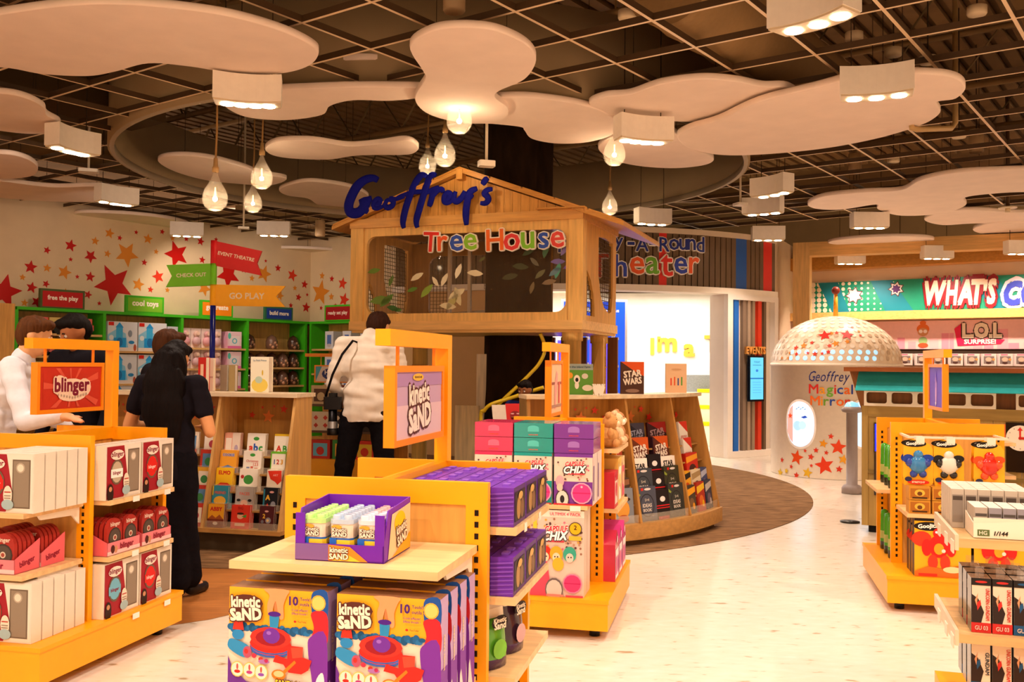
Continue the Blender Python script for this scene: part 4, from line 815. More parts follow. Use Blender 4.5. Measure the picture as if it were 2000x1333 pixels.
def robot(c, txt, code, back='d9cbb4'):
    w, h = .062, .185
    def f():
        t = thing('robot_kit_box', 'x', 'kit box', None, 'upright robot kit boxes'); b = MB(); b.box(-w/2, w/2, 0, .08, 0, h, '2a211c', 'gloss', top='8a7a70'); b.build('carton', t)
        a = MB(front(Matrix.Translation((0, -.0006, 0)))); art(a, [('r', -w/2, 0, w/2, .034, c), ('r', -w/2+.002, .034, w/2-.002, h-.024, back), ('p', [(-w/2+.002, .034), (-.0, .034), (.009, .07), (-.009, .115), (-w/2+.002, .13)], '2a1c18'), ('p', [(-.014, .1), (-.003, .112), (0, .096), (-.012, .075)], c), ('p', [(-.02, .11), (-.01, .135), (-.014, .09)], 'c8926a'), ('r', -w/2, h-.024, w/2, h, '1d1614'), ('c', 0, h-.012, .019, c, .004)]+[('t', txt, .02, .097, dict(w=.108 if len(txt) > 7 else .075, h=.0125, col=c if c != '1c4f7a' else '2a3440', bold=.03, rot=-math.pi/2)), ('t', code, 0, .017, dict(w=.04, h=.014, col='d9c2b0', bold=.02))], lift=.0004); a.build('printed_front', t)
        k = MB(); k.box(-.014, .014, .03, .0308, h, h+.035, 'd9d2cc', 'clear'); k.build('hang_tab', t); return t
    return Proto(f)
rA, rB = robot('c02a26', 'UNICORN GUNDAM', 'GU 03'), robot('1c4f7a', 'GUNDAM', 'GU 01')
for i in range(6):
    for k in range(3): (rA if i < 2 else rB).put(MR @ TR(.075+i*.0655, .04+k*.1, .494), '%s robot kit box on the second board, %s column from the rail, %s' % (('red', 'blue')[i > 1], ORD[i], ('front', 'middle', 'back')[k]+' row'))
for i in range(6):
    for k in range(3): (rB if i in (0, 2) else rA).put(MR @ TR(.075+i*.0655, .05+k*.1, .29), '%s robot kit box on the plinth, %s column from the price rail, %s' % (('red', 'blue')[i in (0, 2)], ORD[i], ('front', 'middle', 'back')[k]+' row'))
# ------------------------------------------------------------------ book islands
BW = 'c08e4c'
def stars_art(): return [('s', -.17, .0, .03, 'd8402c', .2), ('s', .1, .05, .035, 'd8402c', .1), ('s', .2, -.02, .042, 'd02c20', .4), ('s', -.03, -.01, .055, 'e8823a', .1), ('s', -.08, .06, .014, 'd8402c'), ('s', .02, .07, .012, 'd8402c')]
def book(w, h, d, col, items, pages='efe3cd'):
    def f():
        t = thing('book', 'x', 'book'); m = MB(); m.box(-w/2, w/2, 0, .003, 0, h, col, 'satin'); m.box(-w/2, w/2, d-.003, d, 0, h, col, 'satin'); m.box(-w/2, -w/2+.003, .003, d-.003, 0, h, col, 'satin'); c = m.build('cover', t)
        a = MB(front(Matrix.Translation((0, -.0006, 0)))); art(a, items, lift=.0004); a.build('printed_cover', c)
        p = MB(); p.box(-w/2+.003, w/2-.004, .003, d-.003, .003, h-.003, pages, 'card'); p.build('pages', t); return t
    return Proto(f)
def eyes(x, y, r): return [('c', x-r*1.1, y, r, 'f8f4ea'), ('c', x+r*1.1, y, r, 'f8f4ea'), ('c', x-r*.8, y, r*.35, '1a1210'), ('c', x+r*.8, y, r*.35, '1a1210')]
MLB = TR(-1.67, 6.93, 0, math.radians(-13.6))
def island_parts(t, sec, back, top, nbay, bx):
    pass
tL = thing('book_island', 'straight wooden book island with picture books, beside the woman in black', 'bookcase', MLB)
NB, BWD = 3, .62
m = MB(); m.box(-NB*BWD+.02, -.02, .05, .46, 0, .14, '4a3a26', 'matte'); m.build('plinth', tL)
m = MB(); m.box(-NB*BWD-.015, .015, -.01, .5, .14, .17, BW, 'woodx'); m.build('bottom_board', tL)
m = MB(); m.box(-NB*BWD-.02, .03, .2, .52, 1.13, 1.16, 'ead6b4', 'woodx'); m.build('counter_top', tL)
for i in range(NB+1):
    x = -i*BWD; m = MB(); m.prism([(0, .17), (.5, .17), (.5, 1.13), (.235, 1.13)], x-.011, x+.011, 'd6a762', 'wood', axis='x'); m.build('divider', tL)
for i in range(NB):
    x1 = -i*BWD-.011; x0 = x1-BWD+.022; m = MB(); m.box(x0, x1, .47, .49, .17, 1.13, 'b98238', 'wood'); b = m.build('back_panel', tL)
    a = MB(front(Matrix.Translation(((x0+x1)/2, .469, .98)))); art(a, stars_art()); a.build('star_pattern', b)
    for k in range(5):
        z = .17+.128*k; y = .03+.055*k; s = MB()
        if k: s.box(x0, x1, y-.004, .47, z-.012, z, 'c39450', 'woodx'); s.build('tier', tL)
        g = MB(); g.box(x0, x1, y-.006, y-.003, z+.002, z+.05, 'f0e6d0', 'clear'); g.build('clear_lip', tL)
G_, W_, Y_ = '3f9a3a', 'efe6d6', 'f2bc1c'
PICT = [[('7a2a14', 'yellow and brown picture book with a short red title', [('r', -.065, .06, .065, .17, 'eaa61c'), ('p', [(-.065, .06), (-.03, .09), (0, .07), (.03, .095), (.065, .06)], 'a0501c'), ('t', 'ABBY', 0, .135, dict(w=.095, col='c8281c', bold=.05)), ('c', 0, .03, .02, 'd8c8b8', .012)]),
 ('cf2c1c', 'red picture book with a green leaf on it', [('r', -.065, 0, .065, .17, 'd8351e'), ('c', 0, .09, .026, 'e0b08c', .02), ('p', [(.01, .09), (.05, .105), (.045, .08)], G_), ('c', 0, .11, .028, '3a1c10', .008), ('t', 'BIG', 0, .15, dict(w=.04, col='a01c14')), ('r', -.04, .02, .04, .04, 'e8c8a8')]),
 ('4a141a', 'maroon picture book with a yellow number 2', [('r', -.055, 0, .055, .16, '4a161c'), ('t', '2', -.02, .1, dict(h=.03, col='e8b83a', bold=.04)), ('c', .015, .07, .022, '8a8a90'), ('c', .012, .07, .01, 'e0c080'), ('c', 0, .135, .016, 'd8a8a0', .007), ('c', -.03, .06, .012, '6a6a74')])],
 [('2a8fa8', 'teal picture book with a yellow cloud shape', [('r', -.065, 0, .065, .17, '2f93ad'), ('c', 0, .06, .05, 'edb73a', .035), ('t', 'FRIEND', 0, .12, dict(w=.09, col='d85a3a', bold=.04)), ('r', -.065, .1, -.055, .17, 'e8c83a')]),
  ('9a948c', 'grey picture book with a smiling round face', [('r', -.07, 0, .07, .17, 'a8a198'), ('t', 'FACES', 0, .12, dict(w=.08, col='d8604a')), ('c', 0, .05, .03, 'e0b49a', .026), ('c', -.045, .072, .016, '1c1614', .01), ('c', .045, .072, .016, '1c1614', .01), ('c', 0, .035, .01, 'c8402c')]),
  ('12151c', 'black picture book with a yellow letter A', [('r', -.058, 0, .058, .16, '14171f'), ('r', -.058, 0, -.045, .16, '2a7a90'), ('t', 'A', -.02, .1, dict(h=.035, col='eab83a', bold=.05)), ('c', .025, .05, .02, '8a8c94', .024), ('p', [(-.04, .02), (0, .02), (-.02, .06)], 'c8281c'), ('c', .01, .14, .018, 'e0a8a0', .008)])],
 [('f0c02a', 'yellow picture book with a red title and red bottom', [('r', -.07, 0, .07, .17, 'f2c21e'), ('t', 'ELMO', 0, .135, dict(w=.095, col='d0241a', bold=.05)), ('p', [(-.07, 0), (.07, 0), (.07, .03), (.03, .06), (-.03, .06), (-.07, .03)], 'd8401c')]),
  ('efe4d0', 'white picture book with a green rounded shape', [('r', -.075, 0, .075, .17, 'efe6d4'), ('c', 0, .09, .04, '3f8f3a', .035), ('c', -.05, .11, .014, 'b8302a')]),
  ('e8d8c0', 'cream picture book with a red splash', [('r', -.06, 0, .06, .17, 'eadcc4'), ('p', [(-.055, .16), (.055, .165), (.06, .09), (.03, .06), (.01, .08), (-.03, .1)], 'd8351f'), ('t', 'ART', .01, .13, dict(w=.04, col='f0b0a0'))])],
 [('e9a02a', 'orange picture book with a blue title and blue bottom', [('r', -.07, 0, .07, .17, 'efa832'), ('t', 'COOKIE', 0, .135, dict(w=.095, col='6a6ab0', bold=.05, outline='e8e0e8')), ('p', [(-.07, 0), (.07, 0), (.07, .035), (0, .06), (-.07, .035)], '5a7ab0')]),
  ('efe6d6', 'white picture book titled Christmas 123', [('r', -.075, 0, .075, .17, 'f0e8da'), ('c', 0, .14, .022, G_, .012), ('t', 'Christmas', 0, .095, dict(w=.1, col='d8786a')), ('t', '123', .03, .07, dict(w=.04, col='d8786a')), ('r', -.045, .02, -.02, .05, '2a5aa0'), ('r', -.01, .02, .01, .055, 'c8402c'), ('r', .02, .02, .05, .045, 'c8501c')]),
  ('8ac83a', 'white picture book with green border and colored 1 2 3', [('r', -.06, 0, .06, .17, '6ab82a'), ('r', -.052, .006, .06, .155, 'f0ead8'), ('t', '1', -.028, .095, dict(h=.034, col='2a4a9a', bold=.03)), ('t', '2', 0, .095, dict(h=.034, col='c8341c', bold=.03)), ('t', '3', .032, .095, dict(h=.034, col='e0a02a', bold=.03)), ('r', .01, .02, .035, .04, '3a5a3a')])],
 [('e8b09a', 'coral and white book in the top tier', [('r', -.065, 0, .065, .17, 'ecdccb'), ('r', -.065, 0, -.0, .17, 'e8a88e'), ('r', -.055, .03, -.005, .13, 'f2e8d8'), ('c', .035, .05, .016, 'b8a8c0', .03)]),
  ('efe8da', 'white picture book with colored letters a b c', [('r', -.072, 0, .072, .17, 'f1eadc'), ('c', 0, .13, .024, G_, .014), ('t', 'a', -.04, .055, dict(h=.036, col='d8402a', bold=.05)), ('t', 'b', 0, .064, dict(h=.054, col='2a5ab0', bold=.05)), ('t', 'c', .04, .055, dict(h=.036, col='3a9a4a', bold=.05))]),
  ('f0d83a', 'yellow-topped white picture book with letters A B', [('r', -.06, 0, .06, .17, 'f0ead8'), ('r', -.06, .155, .06, .17, 'f0c828'), ('t', 'A', -.02, .06, dict(h=.045, col='d03020', bold=.04)), ('t', 'B', .03, .06, dict(h=.045, col='3a9a3a', bold=.04))])]]
TN = ['bottom', 'second', 'third', 'fourth', 'top']
LEAN = Matrix.Rotation(math.radians(-7), 4, 'X')
for r, row in enumerate(PICT):
    for c, (col, nm, it) in enumerate(row):
        B = book((.13, .15, .115)[c], .17, .02, col, it); n = 3 if r < 3 else 2
        for k in range(n):
            x = -.62+.088+c*.2+(.01 if c == 2 else 0); B.put(MLB @ TR(x, .036+.055*r+k*.021, .171+.128*r) @ LEAN, nm+('' if k == 0 else ', %s copy' % ORD[k]), 'picture books on the straight island')
for r in range(5):
    for c in range(2):
        col = R_.choice(['c8301c', 'efe2cc', '2a6a9a', 'e9b02a', 'f0e8dc']); book(.14, .17, .02, col, [('r', -.05, .03, .05, .14, R_.choice(['f0e6d4', 'd85a3a', '5a8ab8'])), ('c', 0, .08, .03, R_.choice(['3a8a4a', 'e0a03a', 'b03a4a']))]).put(MLB @ TR(-1.24+.35+c*.19, .036+.055*r, .171+.128*r) @ LEAN, 'picture book on the %s tier of the bay behind the woman, %s one' % (TN[r], ('inner', 'outer')[c]), 'picture books behind the woman')
def stand_book(name, cat, px0, px1, y0, y1, D, col, items, label, rz=-.2, d=.025, zt=1.16):
    p = py_((px0+px1)/2, y1, D); w = (px1-px0)/FPX*D/max(.3, math.cos(rz)); h = (y1-y0)/FPX*D
    sc_ = [tuple(q) for q in items(w, h)] if callable(items) else items
    return book(w, h, d, col, sc_).put(TR(p.x, p.y, zt+.001, rz), label)
stand_book('book', 'book', 386, 402, 695, 762, 7.4, 'c0241c', lambda w, h: [('r', -w/2, 0, w/2, h, 'c0241c'), ('r', -w*.2, h*.2, w*.2, h*.8, 'e8c0a0')], 'slim red book standing at the edge of the straight island counter', d=.06)
stand_book('book', 'book', 403, 416, 697, 762, 7.5, 'e8c8b0', lambda w, h: [('r', -w/2, 0, w/2, h, 'ead0b8'), ('r', -w/2, h*.4, w/2, h*.45, 'c89a8a')], 'pale pink book standing beside the slim red book', d=.04)
stand_book('book', 'book', 430, 443, 697, 748, 7.6, '8a7460', lambda w, h: [('r', -w/2, 0, w/2, h, '8f7a66')], 'brown-grey book on edge, first of two on the counter', d=.05)
stand_book('book', 'book', 446, 459, 697, 748, 7.6, '9a8050', lambda w, h: [('r', -w/2, 0, w/2, h, 'a08a5c')], 'olive book on edge, second of two on the counter', d=.05)
stand_book('book', 'book', 488, 526, 693, 762, 7.4, 'f0ead0', lambda w, h: [('r', -w/2, 0, w/2, h, 'f0ecd6'), ('c', 0, h*.2, w*.45, 'e8d060', h*.2), ('c', -w*.05, h*.35, w*.2, 'b8d0c0', h*.1), ('c', w*.15, h*.55, w*.04, 'd8b83a', h*.08), ('t', 'Le Petit Prince', 0, h*.9, dict(w=w*.7, col='6a88a0'))], 'tall cream book with a yellow planet on the counter', d=.07)
# the curved island
RCX, RCY = -.3, 9.42
tR2 = thing('book_island', 'curved wooden book island with space adventure books', 'bookcase', TR(RCX, RCY))
A_ = [math.radians(a) for a in (-78.6, -71.2, -56.3, -41.6, -26.8)]
def P2(r, a): return (r*math.cos(a), r*math.sin(a))
def arc(r0, r1, a0, a1, n=8): return [P2(r1, a0+(a1-a0)*i/n) for i in range(n+1)]+[P2(r0, a1+(a0-a1)*i/n) for i in range(n+1)]
m = MB(); m.prism(arc(1.95, 2.33, A_[0], A_[4]-.01, 20), 0, .13, '6a5030', 'matte'); m.build('plinth', tR2)
m = MB(); m.prism(arc(1.93, 2.39, A_[0], A_[4]+.01, 20), .05, .17, BW, 'woodx'); m.build('bottom_board', tR2)
m = MB(); m.prism(arc(1.9, 2.2, A_[0]-.01, A_[4]+.012, 20), 1.13, 1.16, 'e8d2ac', 'woodx'); m.build('counter_top', tR2)
for a in A_:
    m = MB(Matrix.Rotation(a, 4, 'Z')); m.prism([(1.93, .17), (2.374, .17), (2.17, 1.13), (1.93, 1.13)], -.011, .011, 'b98440', 'wood', axis='y'); m.build('divider', tR2)
m = MB(Matrix.Rotation(A_[0], 4, 'Z')); m.prism([(1.93, .17), (2.374, .17), (2.17, 1.13), (1.93, 1.13)], -.02, -.011, '8f6a30', 'wood', axis='y'); m.build('end_panel', tR2)
for i in range(4):
    m = MB(); m.prism(arc(1.95, 1.97, A_[i], A_[i+1]), .17, 1.13, 'b98238', 'wood'); b = m.build('back_panel', tR2); am = (A_[i]+A_[i+1])/2
    if i: a = MB(side(Matrix.Rotation(am, 4, 'Z') @ Matrix.Translation((1.985, 0, .98)))); art(a, stars_art()); a.build('star_pattern', b)
    for k in range(1, 5): s = MB(); s.prism(arc(1.97, 2.345-.042*k, A_[i]+.006, A_[i+1]-.006, 4), .158+.138*k, .17+.138*k, 'b98a48', 'woodx'); s.build('tier', tR2)
    g = MB(); g.prism(arc(2.352, 2.356, A_[i]+.006, A_[i+1]-.006, 4), .172, .235, 'f0e6d0', 'clear'); g.build('clear_lip', tR2)
def ideas(c1): return [('r', -.08, 0, .08, .22, c1), ('c', 0, .1, .06, '1c1c20', .075), ('c', 0, .1, .054, c1, .069), ('t', 'IDEAS', 0, .1, dict(w=.075, col='d8cfc0', bold=.03)), ('t', 'BOOK', 0, .07, dict(w=.07, col='d8cfc0', bold=.03)), ('r', -.045, .195, -.025, .212, 'c8281c'), ('c', .01, .203, .028, 'd8d0c8', .008), ('t', '5+4', 0, .135, dict(w=.035, col='c8bfae')), ('p', [(-.08, .19), (-.05, .17), (-.06, .16), (-.08, .17)], '8a9a3a')]
def rbook(): return [('r', -.06, 0, .06, .19, '1c1214'), ('c', 0, .13, .025, 'e8e0da', .018), ('r', -.06, .085, .06, .092, 'c81c20'), ('r', -.06, .07, .06, .076, 'c81c20'), ('r', -.05, .0, .05, .02, 'a01a1a')]
def sw(c1, c2, tc, w=.15, h=.19): return [('r', -w/2, 0, w/2, h, c1), ('p', [(-w/2, h), (w/2, h), (w/2, h*.55), (0, h*.75)], c2), ('t', 'STAR', 0, h*.63, dict(w=w*.75, h=h*.19, col=tc, bold=.05, rot=.12)), ('t', 'WARS', .0, h*.4, dict(w=w*.78, h=h*.19, col=tc, bold=.05, rot=.12)), ('c', 0, h*.1, w*.3, '8a6a5a', h*.06)]
def plain(w, h, c, c2, c3): return [('r', -w/2, 0, w/2, h, c), ('p', [(-w/2, h*.6), (w/2, h*.75), (w/2, h*.95), (-w/2, h*.85)], c2), ('c', 0, h*.35, w*.3, c3, h*.2), ('c', w*.2, h*.25, w*.14, c2, h*.12)]
BAYS = {3: [  # bay at the open end
   [(.11, .19, '5a4020', plain(.11, .19, '4a3c2c', 'e8a020', '7a5a3a'), 'dark book with a golden band'), (.12, .2, 'a02a14', plain(.12, .2, 'b02c14', 'f0c020', 'd86a1c'), 'red and yellow adventure book'), (.12, .2, '2a3048', plain(.12, .2, '30364a', 'c8c0b8', '6a5a70'), 'dark blue book with a crowd of figures')],
   [(.1, .17, 'e8a81c', plain(.1, .17, 'e0a01c', '2a2018', 'c8501c'), 'yellow book with a dark band'), (.14, .17, 'd8c8a4', plain(.14, .17, 'dccba8', 'a88a5a', '5a4a34'), 'cream boxed book set'), (.12, .17, '3a4a7a', plain(.12, .17, '3c4a78', 'b8c0d8', '8a6a8a'), 'blue book with a crowd of figures')],
   [(.18, .17, 'c02414', plain(.18, .17, 'c82a18', 'f0a020', '4a1a10'), 'red activity book with an orange stripe')],
   [(.13, .16, 'f0e6d6', [('r', -.065, 0, .065, .16, 'f0e8da'), ('p', [(-.065, .16), (.065, .16), (.065, .08)], 'd8301c'), ('t', 'LEGO PLAY', .0, .055, dict(w=.09, col='c8402a', bold=.04))], 'white book with a red corner, second from the top')],
   [(.13, .16, 'f0e6d6', [('r', -.065, 0, .065, .16, 'f0e8da'), ('p', [(-.065, .16), (.065, .16), (.065, .08)], 'd8301c'), ('t', 'LEGO PLAY', .0, .055, dict(w=.09, col='c8402a', bold=.04))], 'white book with a red corner, on the top tier')]],
 2: [[(.16, .22, '4a4c58', ideas('4a4d5a'), 'grey-blue ideas book, beside the divider'), (.12, .19, '1c1214', rbook(), 'black book with two red stripes, bottom tier'), (.16, .22, '34342e', ideas('383a34'), 'dark olive ideas book at the bay end')],
   [(.16, .2, '3a3d42', ideas('3e4248'), 'grey ideas book on the second tier'), (.12, .18, '1c1214', rbook(), 'black book with two red stripes, second tier'), (.16, .2, '3a3418', ideas('3a3826'), 'black and gold ideas book on the second tier')],
   [(.13, .17, 'efe6d6', [('r', -.065, 0, .065, .17, 'f0e8da'), ('t', 'STAR', 0, .12, dict(w=.09, col='1c1614', bold=.05)), ('t', 'WARS', 0, .09, dict(w=.09, col='1c1614', bold=.05)), ('c', -.03, .03, .015, 'c8301c', .025), ('c', .02, .03, .015, '3a5aa0', .025)], 'white book with bold black lettering by the divider'), (.11, .17, '1c1214', rbook(), 'black book with two red stripes, third tier'), (.15, .17, 'efe6d6', [('r', -.075, 0, .075, .17, 'f0e8da'), ('t', 'STAR', 0, .125, dict(w=.1, col='1c1614', bold=.05)), ('t', 'WARS', 0, .095, dict(w=.1, col='1c1614', bold=.05)), ('c', -.03, .03, .015, 'c8301c', .025), ('c', .02, .03, .015, '3a5aa0', .025)], 'white book with bold black lettering at the bay end')],
   [(.15, .19, '4a1c14', sw('6a3018', 'c8541c', 'e8dccb'), 'orange space book by the divider'), (.16, .19, '3a1c28', sw('5a2a1c', 'c8541c', 'e8dccb'), 'orange space book away from the divider')],
   [(.14, .17, '1a1620', sw('1e1a24', '3a3440', '8a8a9a', .14, .17), 'black space book on the top tier'), (.19, .17, '3a0e10', sw('2e1216', '8a1c18', '9a7a7a', .19, .17), 'dark red space book on the top tier')]],
 1: [[(.16, .22, '7a7f86', [('r', -.08, 0, .08, .22, '7c828a'), ('c', 0, .09, .05, 'd8963a', .06), ('c', 0, .15, .06, '3a2416', .016), ('r', -.035, .15, .035, .185, '3a2416'), ('t', 'Toy', -.01, .2, dict(w=.05, col='e8c020', bold=.04)), ('c', 0, .03, .04, 'b0501c', .025)], 'grey book with a round face under a brown hat')],
   [(.15, .17, '4a3426', plain(.15, .17, '4a3628', '8a5a3a', 'c07a50'), 'brown book with a copper circle')], [(.13, .17, '6a4a34', plain(.13, .17, '6a4c36', 'a87a4a', '8a4a30'), 'brown book on the third tier')],
   [(.13, .17, 'a8402a', plain(.13, .17, 'a8442c', 'e0b08a', 'd8843a'), 'rust red book on the fourth tier')], [(.13, .16, 'd8b070', plain(.13, .16, 'd8b070', 'b84a2a', '7a5a3a'), 'tan book on the top tier of the shaded bay')]]}
def scale_art(q, a, b):
    k = q[0]
    if k == 'r': return ('r', q[1]*a, q[2]*b, q[3]*a, q[4]*b, q[5])
    if k == 'c': return ('c', q[1]*a, q[2]*b, q[3]*a, q[4], (q[5] if len(q) > 5 else q[3])*b)
    if k == 'p': return ('p', [(x*a, y*b) for x, y in q[1]], q[2])
    d = dict(q[4])
    if 'w' in d: d['w'] *= a
    if 'h' in d: d['h'] *= b
    return ('t', q[1], q[2]*a, q[3]*b, d)
for i, rows in BAYS.items():
    a0, a1 = A_[i], A_[i+1]
    for r, row in enumerate(rows):
        n = len(row)
        for c, (w, h, col, it, nm) in enumerate(row):
            f = (c+.5)/n if n > 1 else .5
            if i == 1: f = .8
            rad = 2.325-.042*r; a = a0+(a1-a0)*(.04+.92*f); B = book(w*1.3, h*1.22, .018, col, [scale_art(q, 1.3, 1.22) for q in it])
            for k in range(2 if r < 4 else 1):
                x, y = P2(rad-k*.02, a); B.put(TR(RCX+x, RCY+y, .171+.138*r, a+math.pi/2) @ LEAN, nm+('' if k == 0 else ', second copy'), 'books on the curved island')
def counter_book(px0, px1, y0, a_deg, col, items, label, d=.02):
    pxc = (px0+px1)/2; r = 2.08; best = min((math.radians(-80+.2*i) for i in range(300)), key=lambda a: abs((RCX+r*math.cos(a))/(RCY+r*math.sin(a))*FPX+1000-pxc) + (0 if RCY+r*math.sin(a) < 9 else 999))
    x, y = RCX+r*math.cos(best), RCY+r*math.sin(best); w = (px1-px0)/FPX*y; h = (763-y0)/FPX*y
    return book(w, h, d, col, items(w, h)).put(TR(x, y, 1.161, math.radians(a_deg)), label)
counter_book(1106, 1158, 703, -8, '5a9a3a', lambda w, h: [('r', -w/2, 0, w/2, h, '5f9a35'), ('r', -w/2, h*.8, w/2, h, '9aa8a0'), ('c', -w*.1, h*.5, w*.12, 'efe6d6', h*.14), ('c', -w*.1, h*.48, w*.06, '1c1614', h*.07), ('c', w*.2, h*.6, w*.12, 'd8d0c0', h*.09), ('c', -w*.35, h*.62, w*.1, 'eaa02a', h*.1), ('c', w*.3, h*.22, w*.2, 'e8dcc8', h*.1), ('c', -w*.1, h*.3, w*.08, 'f0e8dc', h*.12), ('t', 'In the Island Farm', 0, h*.9, dict(w=w*.8, col='3a5a6a'))], 'green farm animal book standing on the curved counter')
counter_book(1213, 1259, 700, 4, '3a1c3a', lambda w, h: sw('4a2a1c', 'd8541c', 'e8dccb', w, h), 'orange space book standing on top of the curved counter', .03)
counter_book(1300, 1342, 706, 8, 'dcb48a', lambda w, h: [('r', -w/2, 0, w/2, h, 'dcb48c')]+[('r', -w*.28+i*w*.17, h*.25, -w*.22+i*w*.17, h*(.5+.04*(i % 2)), c) for i, c in enumerate(['d83a20', 'd8501c', '2a4a8a', '4a9a3a'])]+[('c', 0, h*.8, w*.25, 'c89a70', h*.03)], 'tan book with four crayons standing on the curved counter')
m = MB(front()); put_text(m, 'w', 0, .038, w=.085, h=.075, col='f2ead8', bold=.09, ext=.15, m='satin'); o = tag(m.build('letter_ornament'), 'white chunky letter w standing beside the green farm book', 'ornament')
p = py_(1169, 760, 7.46); o.matrix_world = TR(p.x, p.y-.0, 1.16, .1) @ Matrix.Diagonal((1, .1, 1, 1))
# ------------------------------------------------------------------ the wooden house on posts
def proj(p):
    q = Vector(p)-EYEP; return 1000+FPX*q.dot(RX)/q.dot(RW), 666.5-FPX*q.dot(RU)/q.dot(RW)
def rrect(x0, x1, y0, y1, r, n=5):
    out = []
    for cx, cy, a in ((x1-r, y1-r, 0), (x0+r, y1-r, 90), (x0+r, y0+r, 180), (x1-r, y0+r, 270)):
        out += [(cx+r*math.cos(math.radians(a+90*i/n)), cy+r*math.sin(math.radians(a+90*i/n))) for i in range(n+1)]
    return out
def panel_hole(mb, x0, x1, y0, y1, hole, t0, t1, col, m, axis='y'):
    """a board x0..x1, y0..y1 of thickness t0..t1 with one hole cut through it"""
    cx = sum(p[0] for p in hole)/len(hole); cy = sum(p[1] for p in hole)/len(hole)
    def out(p):
        dx, dy = p[0]-cx, p[1]-cy; k = min(((x1 if dx > 0 else x0)-cx)/dx if abs(dx) > 1e-9 else 1e9, ((y1 if dy > 0 else y0)-cy)/dy if abs(dy) > 1e-9 else 1e9); return (cx+dx*k, cy+dy*k)
    T = (lambda p, t: (p[0], t, p[1])) if axis == 'y' else (lambda p, t: (t, p[0], p[1]))
    n = len(hole); oo = [out(p) for p in hole]
    for i in range(n):
        j = (i+1) % n; a, b = oo[i], oo[j]; q = [a]
        if abs(a[0]-b[0]) > 1e-6 and abs(a[1]-b[1]) > 1e-6:
            q.append((a[0] if abs(a[0]-x0) < 1e-6 or abs(a[0]-x1) < 1e-6 else b[0], a[1] if abs(a[1]-y0) < 1e-6 or abs(a[1]-y1) < 1e-6 else b[1]))
        q.append(b)
        for t in (t0, t1): mb.poly([T(p, t) for p in q+[hole[j], hole[i]]], col, m)
        mb.poly([T(hole[i], t0), T(hole[j], t0), T(hole[j], t1), T(hole[i], t1)], col, m)
    c = [(x0, y0), (x1, y0), (x1, y1), (x0, y1)]
    for i in range(4): a, b = c[i], c[(i+1) % 4]; mb.poly([T(a, t0), T(b, t0), T(b, t1), T(a, t1)], col, m)
MH = TR(-1.647, 9.836, 0, math.radians(-20)); HW, HD = 2.444, 1.35
tH = thing('tree_house', 'raised wooden play house with a gabled roof and colored lettering', 'play house', MH)
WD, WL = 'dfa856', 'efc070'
m = MB(); m.box(0, HW, 0, HD, 1.70, 1.76, WL, 'woodx'); m.box(-.02, HW+.02, -.03, HD, 1.727, 1.815, 'efbf76', 'woodx'); m.build('floor_frame', tH)
hole = rrect(.16, 2.29, 1.894, 2.685, .1)
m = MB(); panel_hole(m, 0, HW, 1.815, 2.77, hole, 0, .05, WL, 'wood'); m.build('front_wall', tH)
m = MB(); m.box(-.015, .13, -.018, .0, 1.815, 2.77, WL, 'wood'); m.build('corner_board', tH); m = MB(); m.box(2.32, HW+.018, -.018, .0, 1.815, 2.77, WL, 'wood'); m.build('corner_board', tH); m = MB(); m.box(HW, HW+.018, 0, .12, 1.815, 2.77, WL, 'wood'); m.build('corner_board', tH)
m = MB(); m.box(-.02, HW+.02, -.035, .03, 2.77, 2.862, 'dca458', 'woodx'); m.box(HW-.02, HW+.025, .03, HD, 2.77, 2.85, 'dca458', 'woodx'); m.build('top_band', tH)
def ridge(x): return 3.29-.36*abs(x-1.222)
m = MB()
for i in range(28):
    xa, xb = HW*i/28, HW*(i+1)/28-.003; m.prism([(xa, 2.86), (xb, 2.86), (xb, ridge(xb)-.03), (xa, ridge(xa)-.03)] if ridge(xa) > 2.9 and ridge(xb) > 2.9 else [(xa, 2.855), (xb, 2.855), (xb, max(2.857, ridge(xb)-.03)), (xa, max(2.857, ridge(xa)-.03))], 0, .03, 'd59a48', 'wood', axis='y')
m.build('gable_planks', tH)
for s in (0, 1):
    xe = -.2 if s == 0 else HW+.42; m = MB(); q = [(1.222, 3.31), (xe, 3.31-.36*abs(xe-1.222)), (xe, 3.27-.36*abs(xe-1.222)), (1.222, 3.27)]; m.prism(q, -.09, HD+.25, 'cf9444', 'woodx', axis='y'); rf = m.build('roof_slope', tH)
    f = MB()
    for k in range(5):
        t0 = k/5; xa = 1.222+(xe-1.222)*t0; xb = 1.222+(xe-1.222)*(t0+.19); za = 3.325-.36*abs(xa-1.222); zb = 3.322-.36*abs(xb-1.222)
        f.prism([(xa, za), (xb, zb), (xb, zb-.02), (xa, za-.02)], -.095, HD+.255, 'c98c3c', 'woodx', axis='y')
    f.build('roof_boards', rf)
m = MB(); m.box(1.19, 1.255, -.1, -.0, 3.2, 3.3, 'd59a48', 'wood'); m.build('ridge_block', tH)
def net(mb, f, inside, u0, u1, w0, w1, st=.042, r=.004, col='5a4228'):
    n = int((u1-u0)/st); k = int((w1-w0)/st)
    for i in range(n+1):
        for j in range(k):
            a = (u0+i*st, w0+j*st); b = (u0+i*st, w0+(j+1)*st)
            if inside(*a) and inside(*b): mb.tube([f(*a), f(*b)], r, col, 'matte', n=4, cap=False)
    for j in range(k+1):
        for i in range(n):
            a = (u0+i*st, w0+j*st); b = (u0+(i+1)*st, w0+j*st)
            if inside(*a) and inside(*b): mb.tube([f(*a), f(*b)], r, col, 'matte', n=4, cap=False)
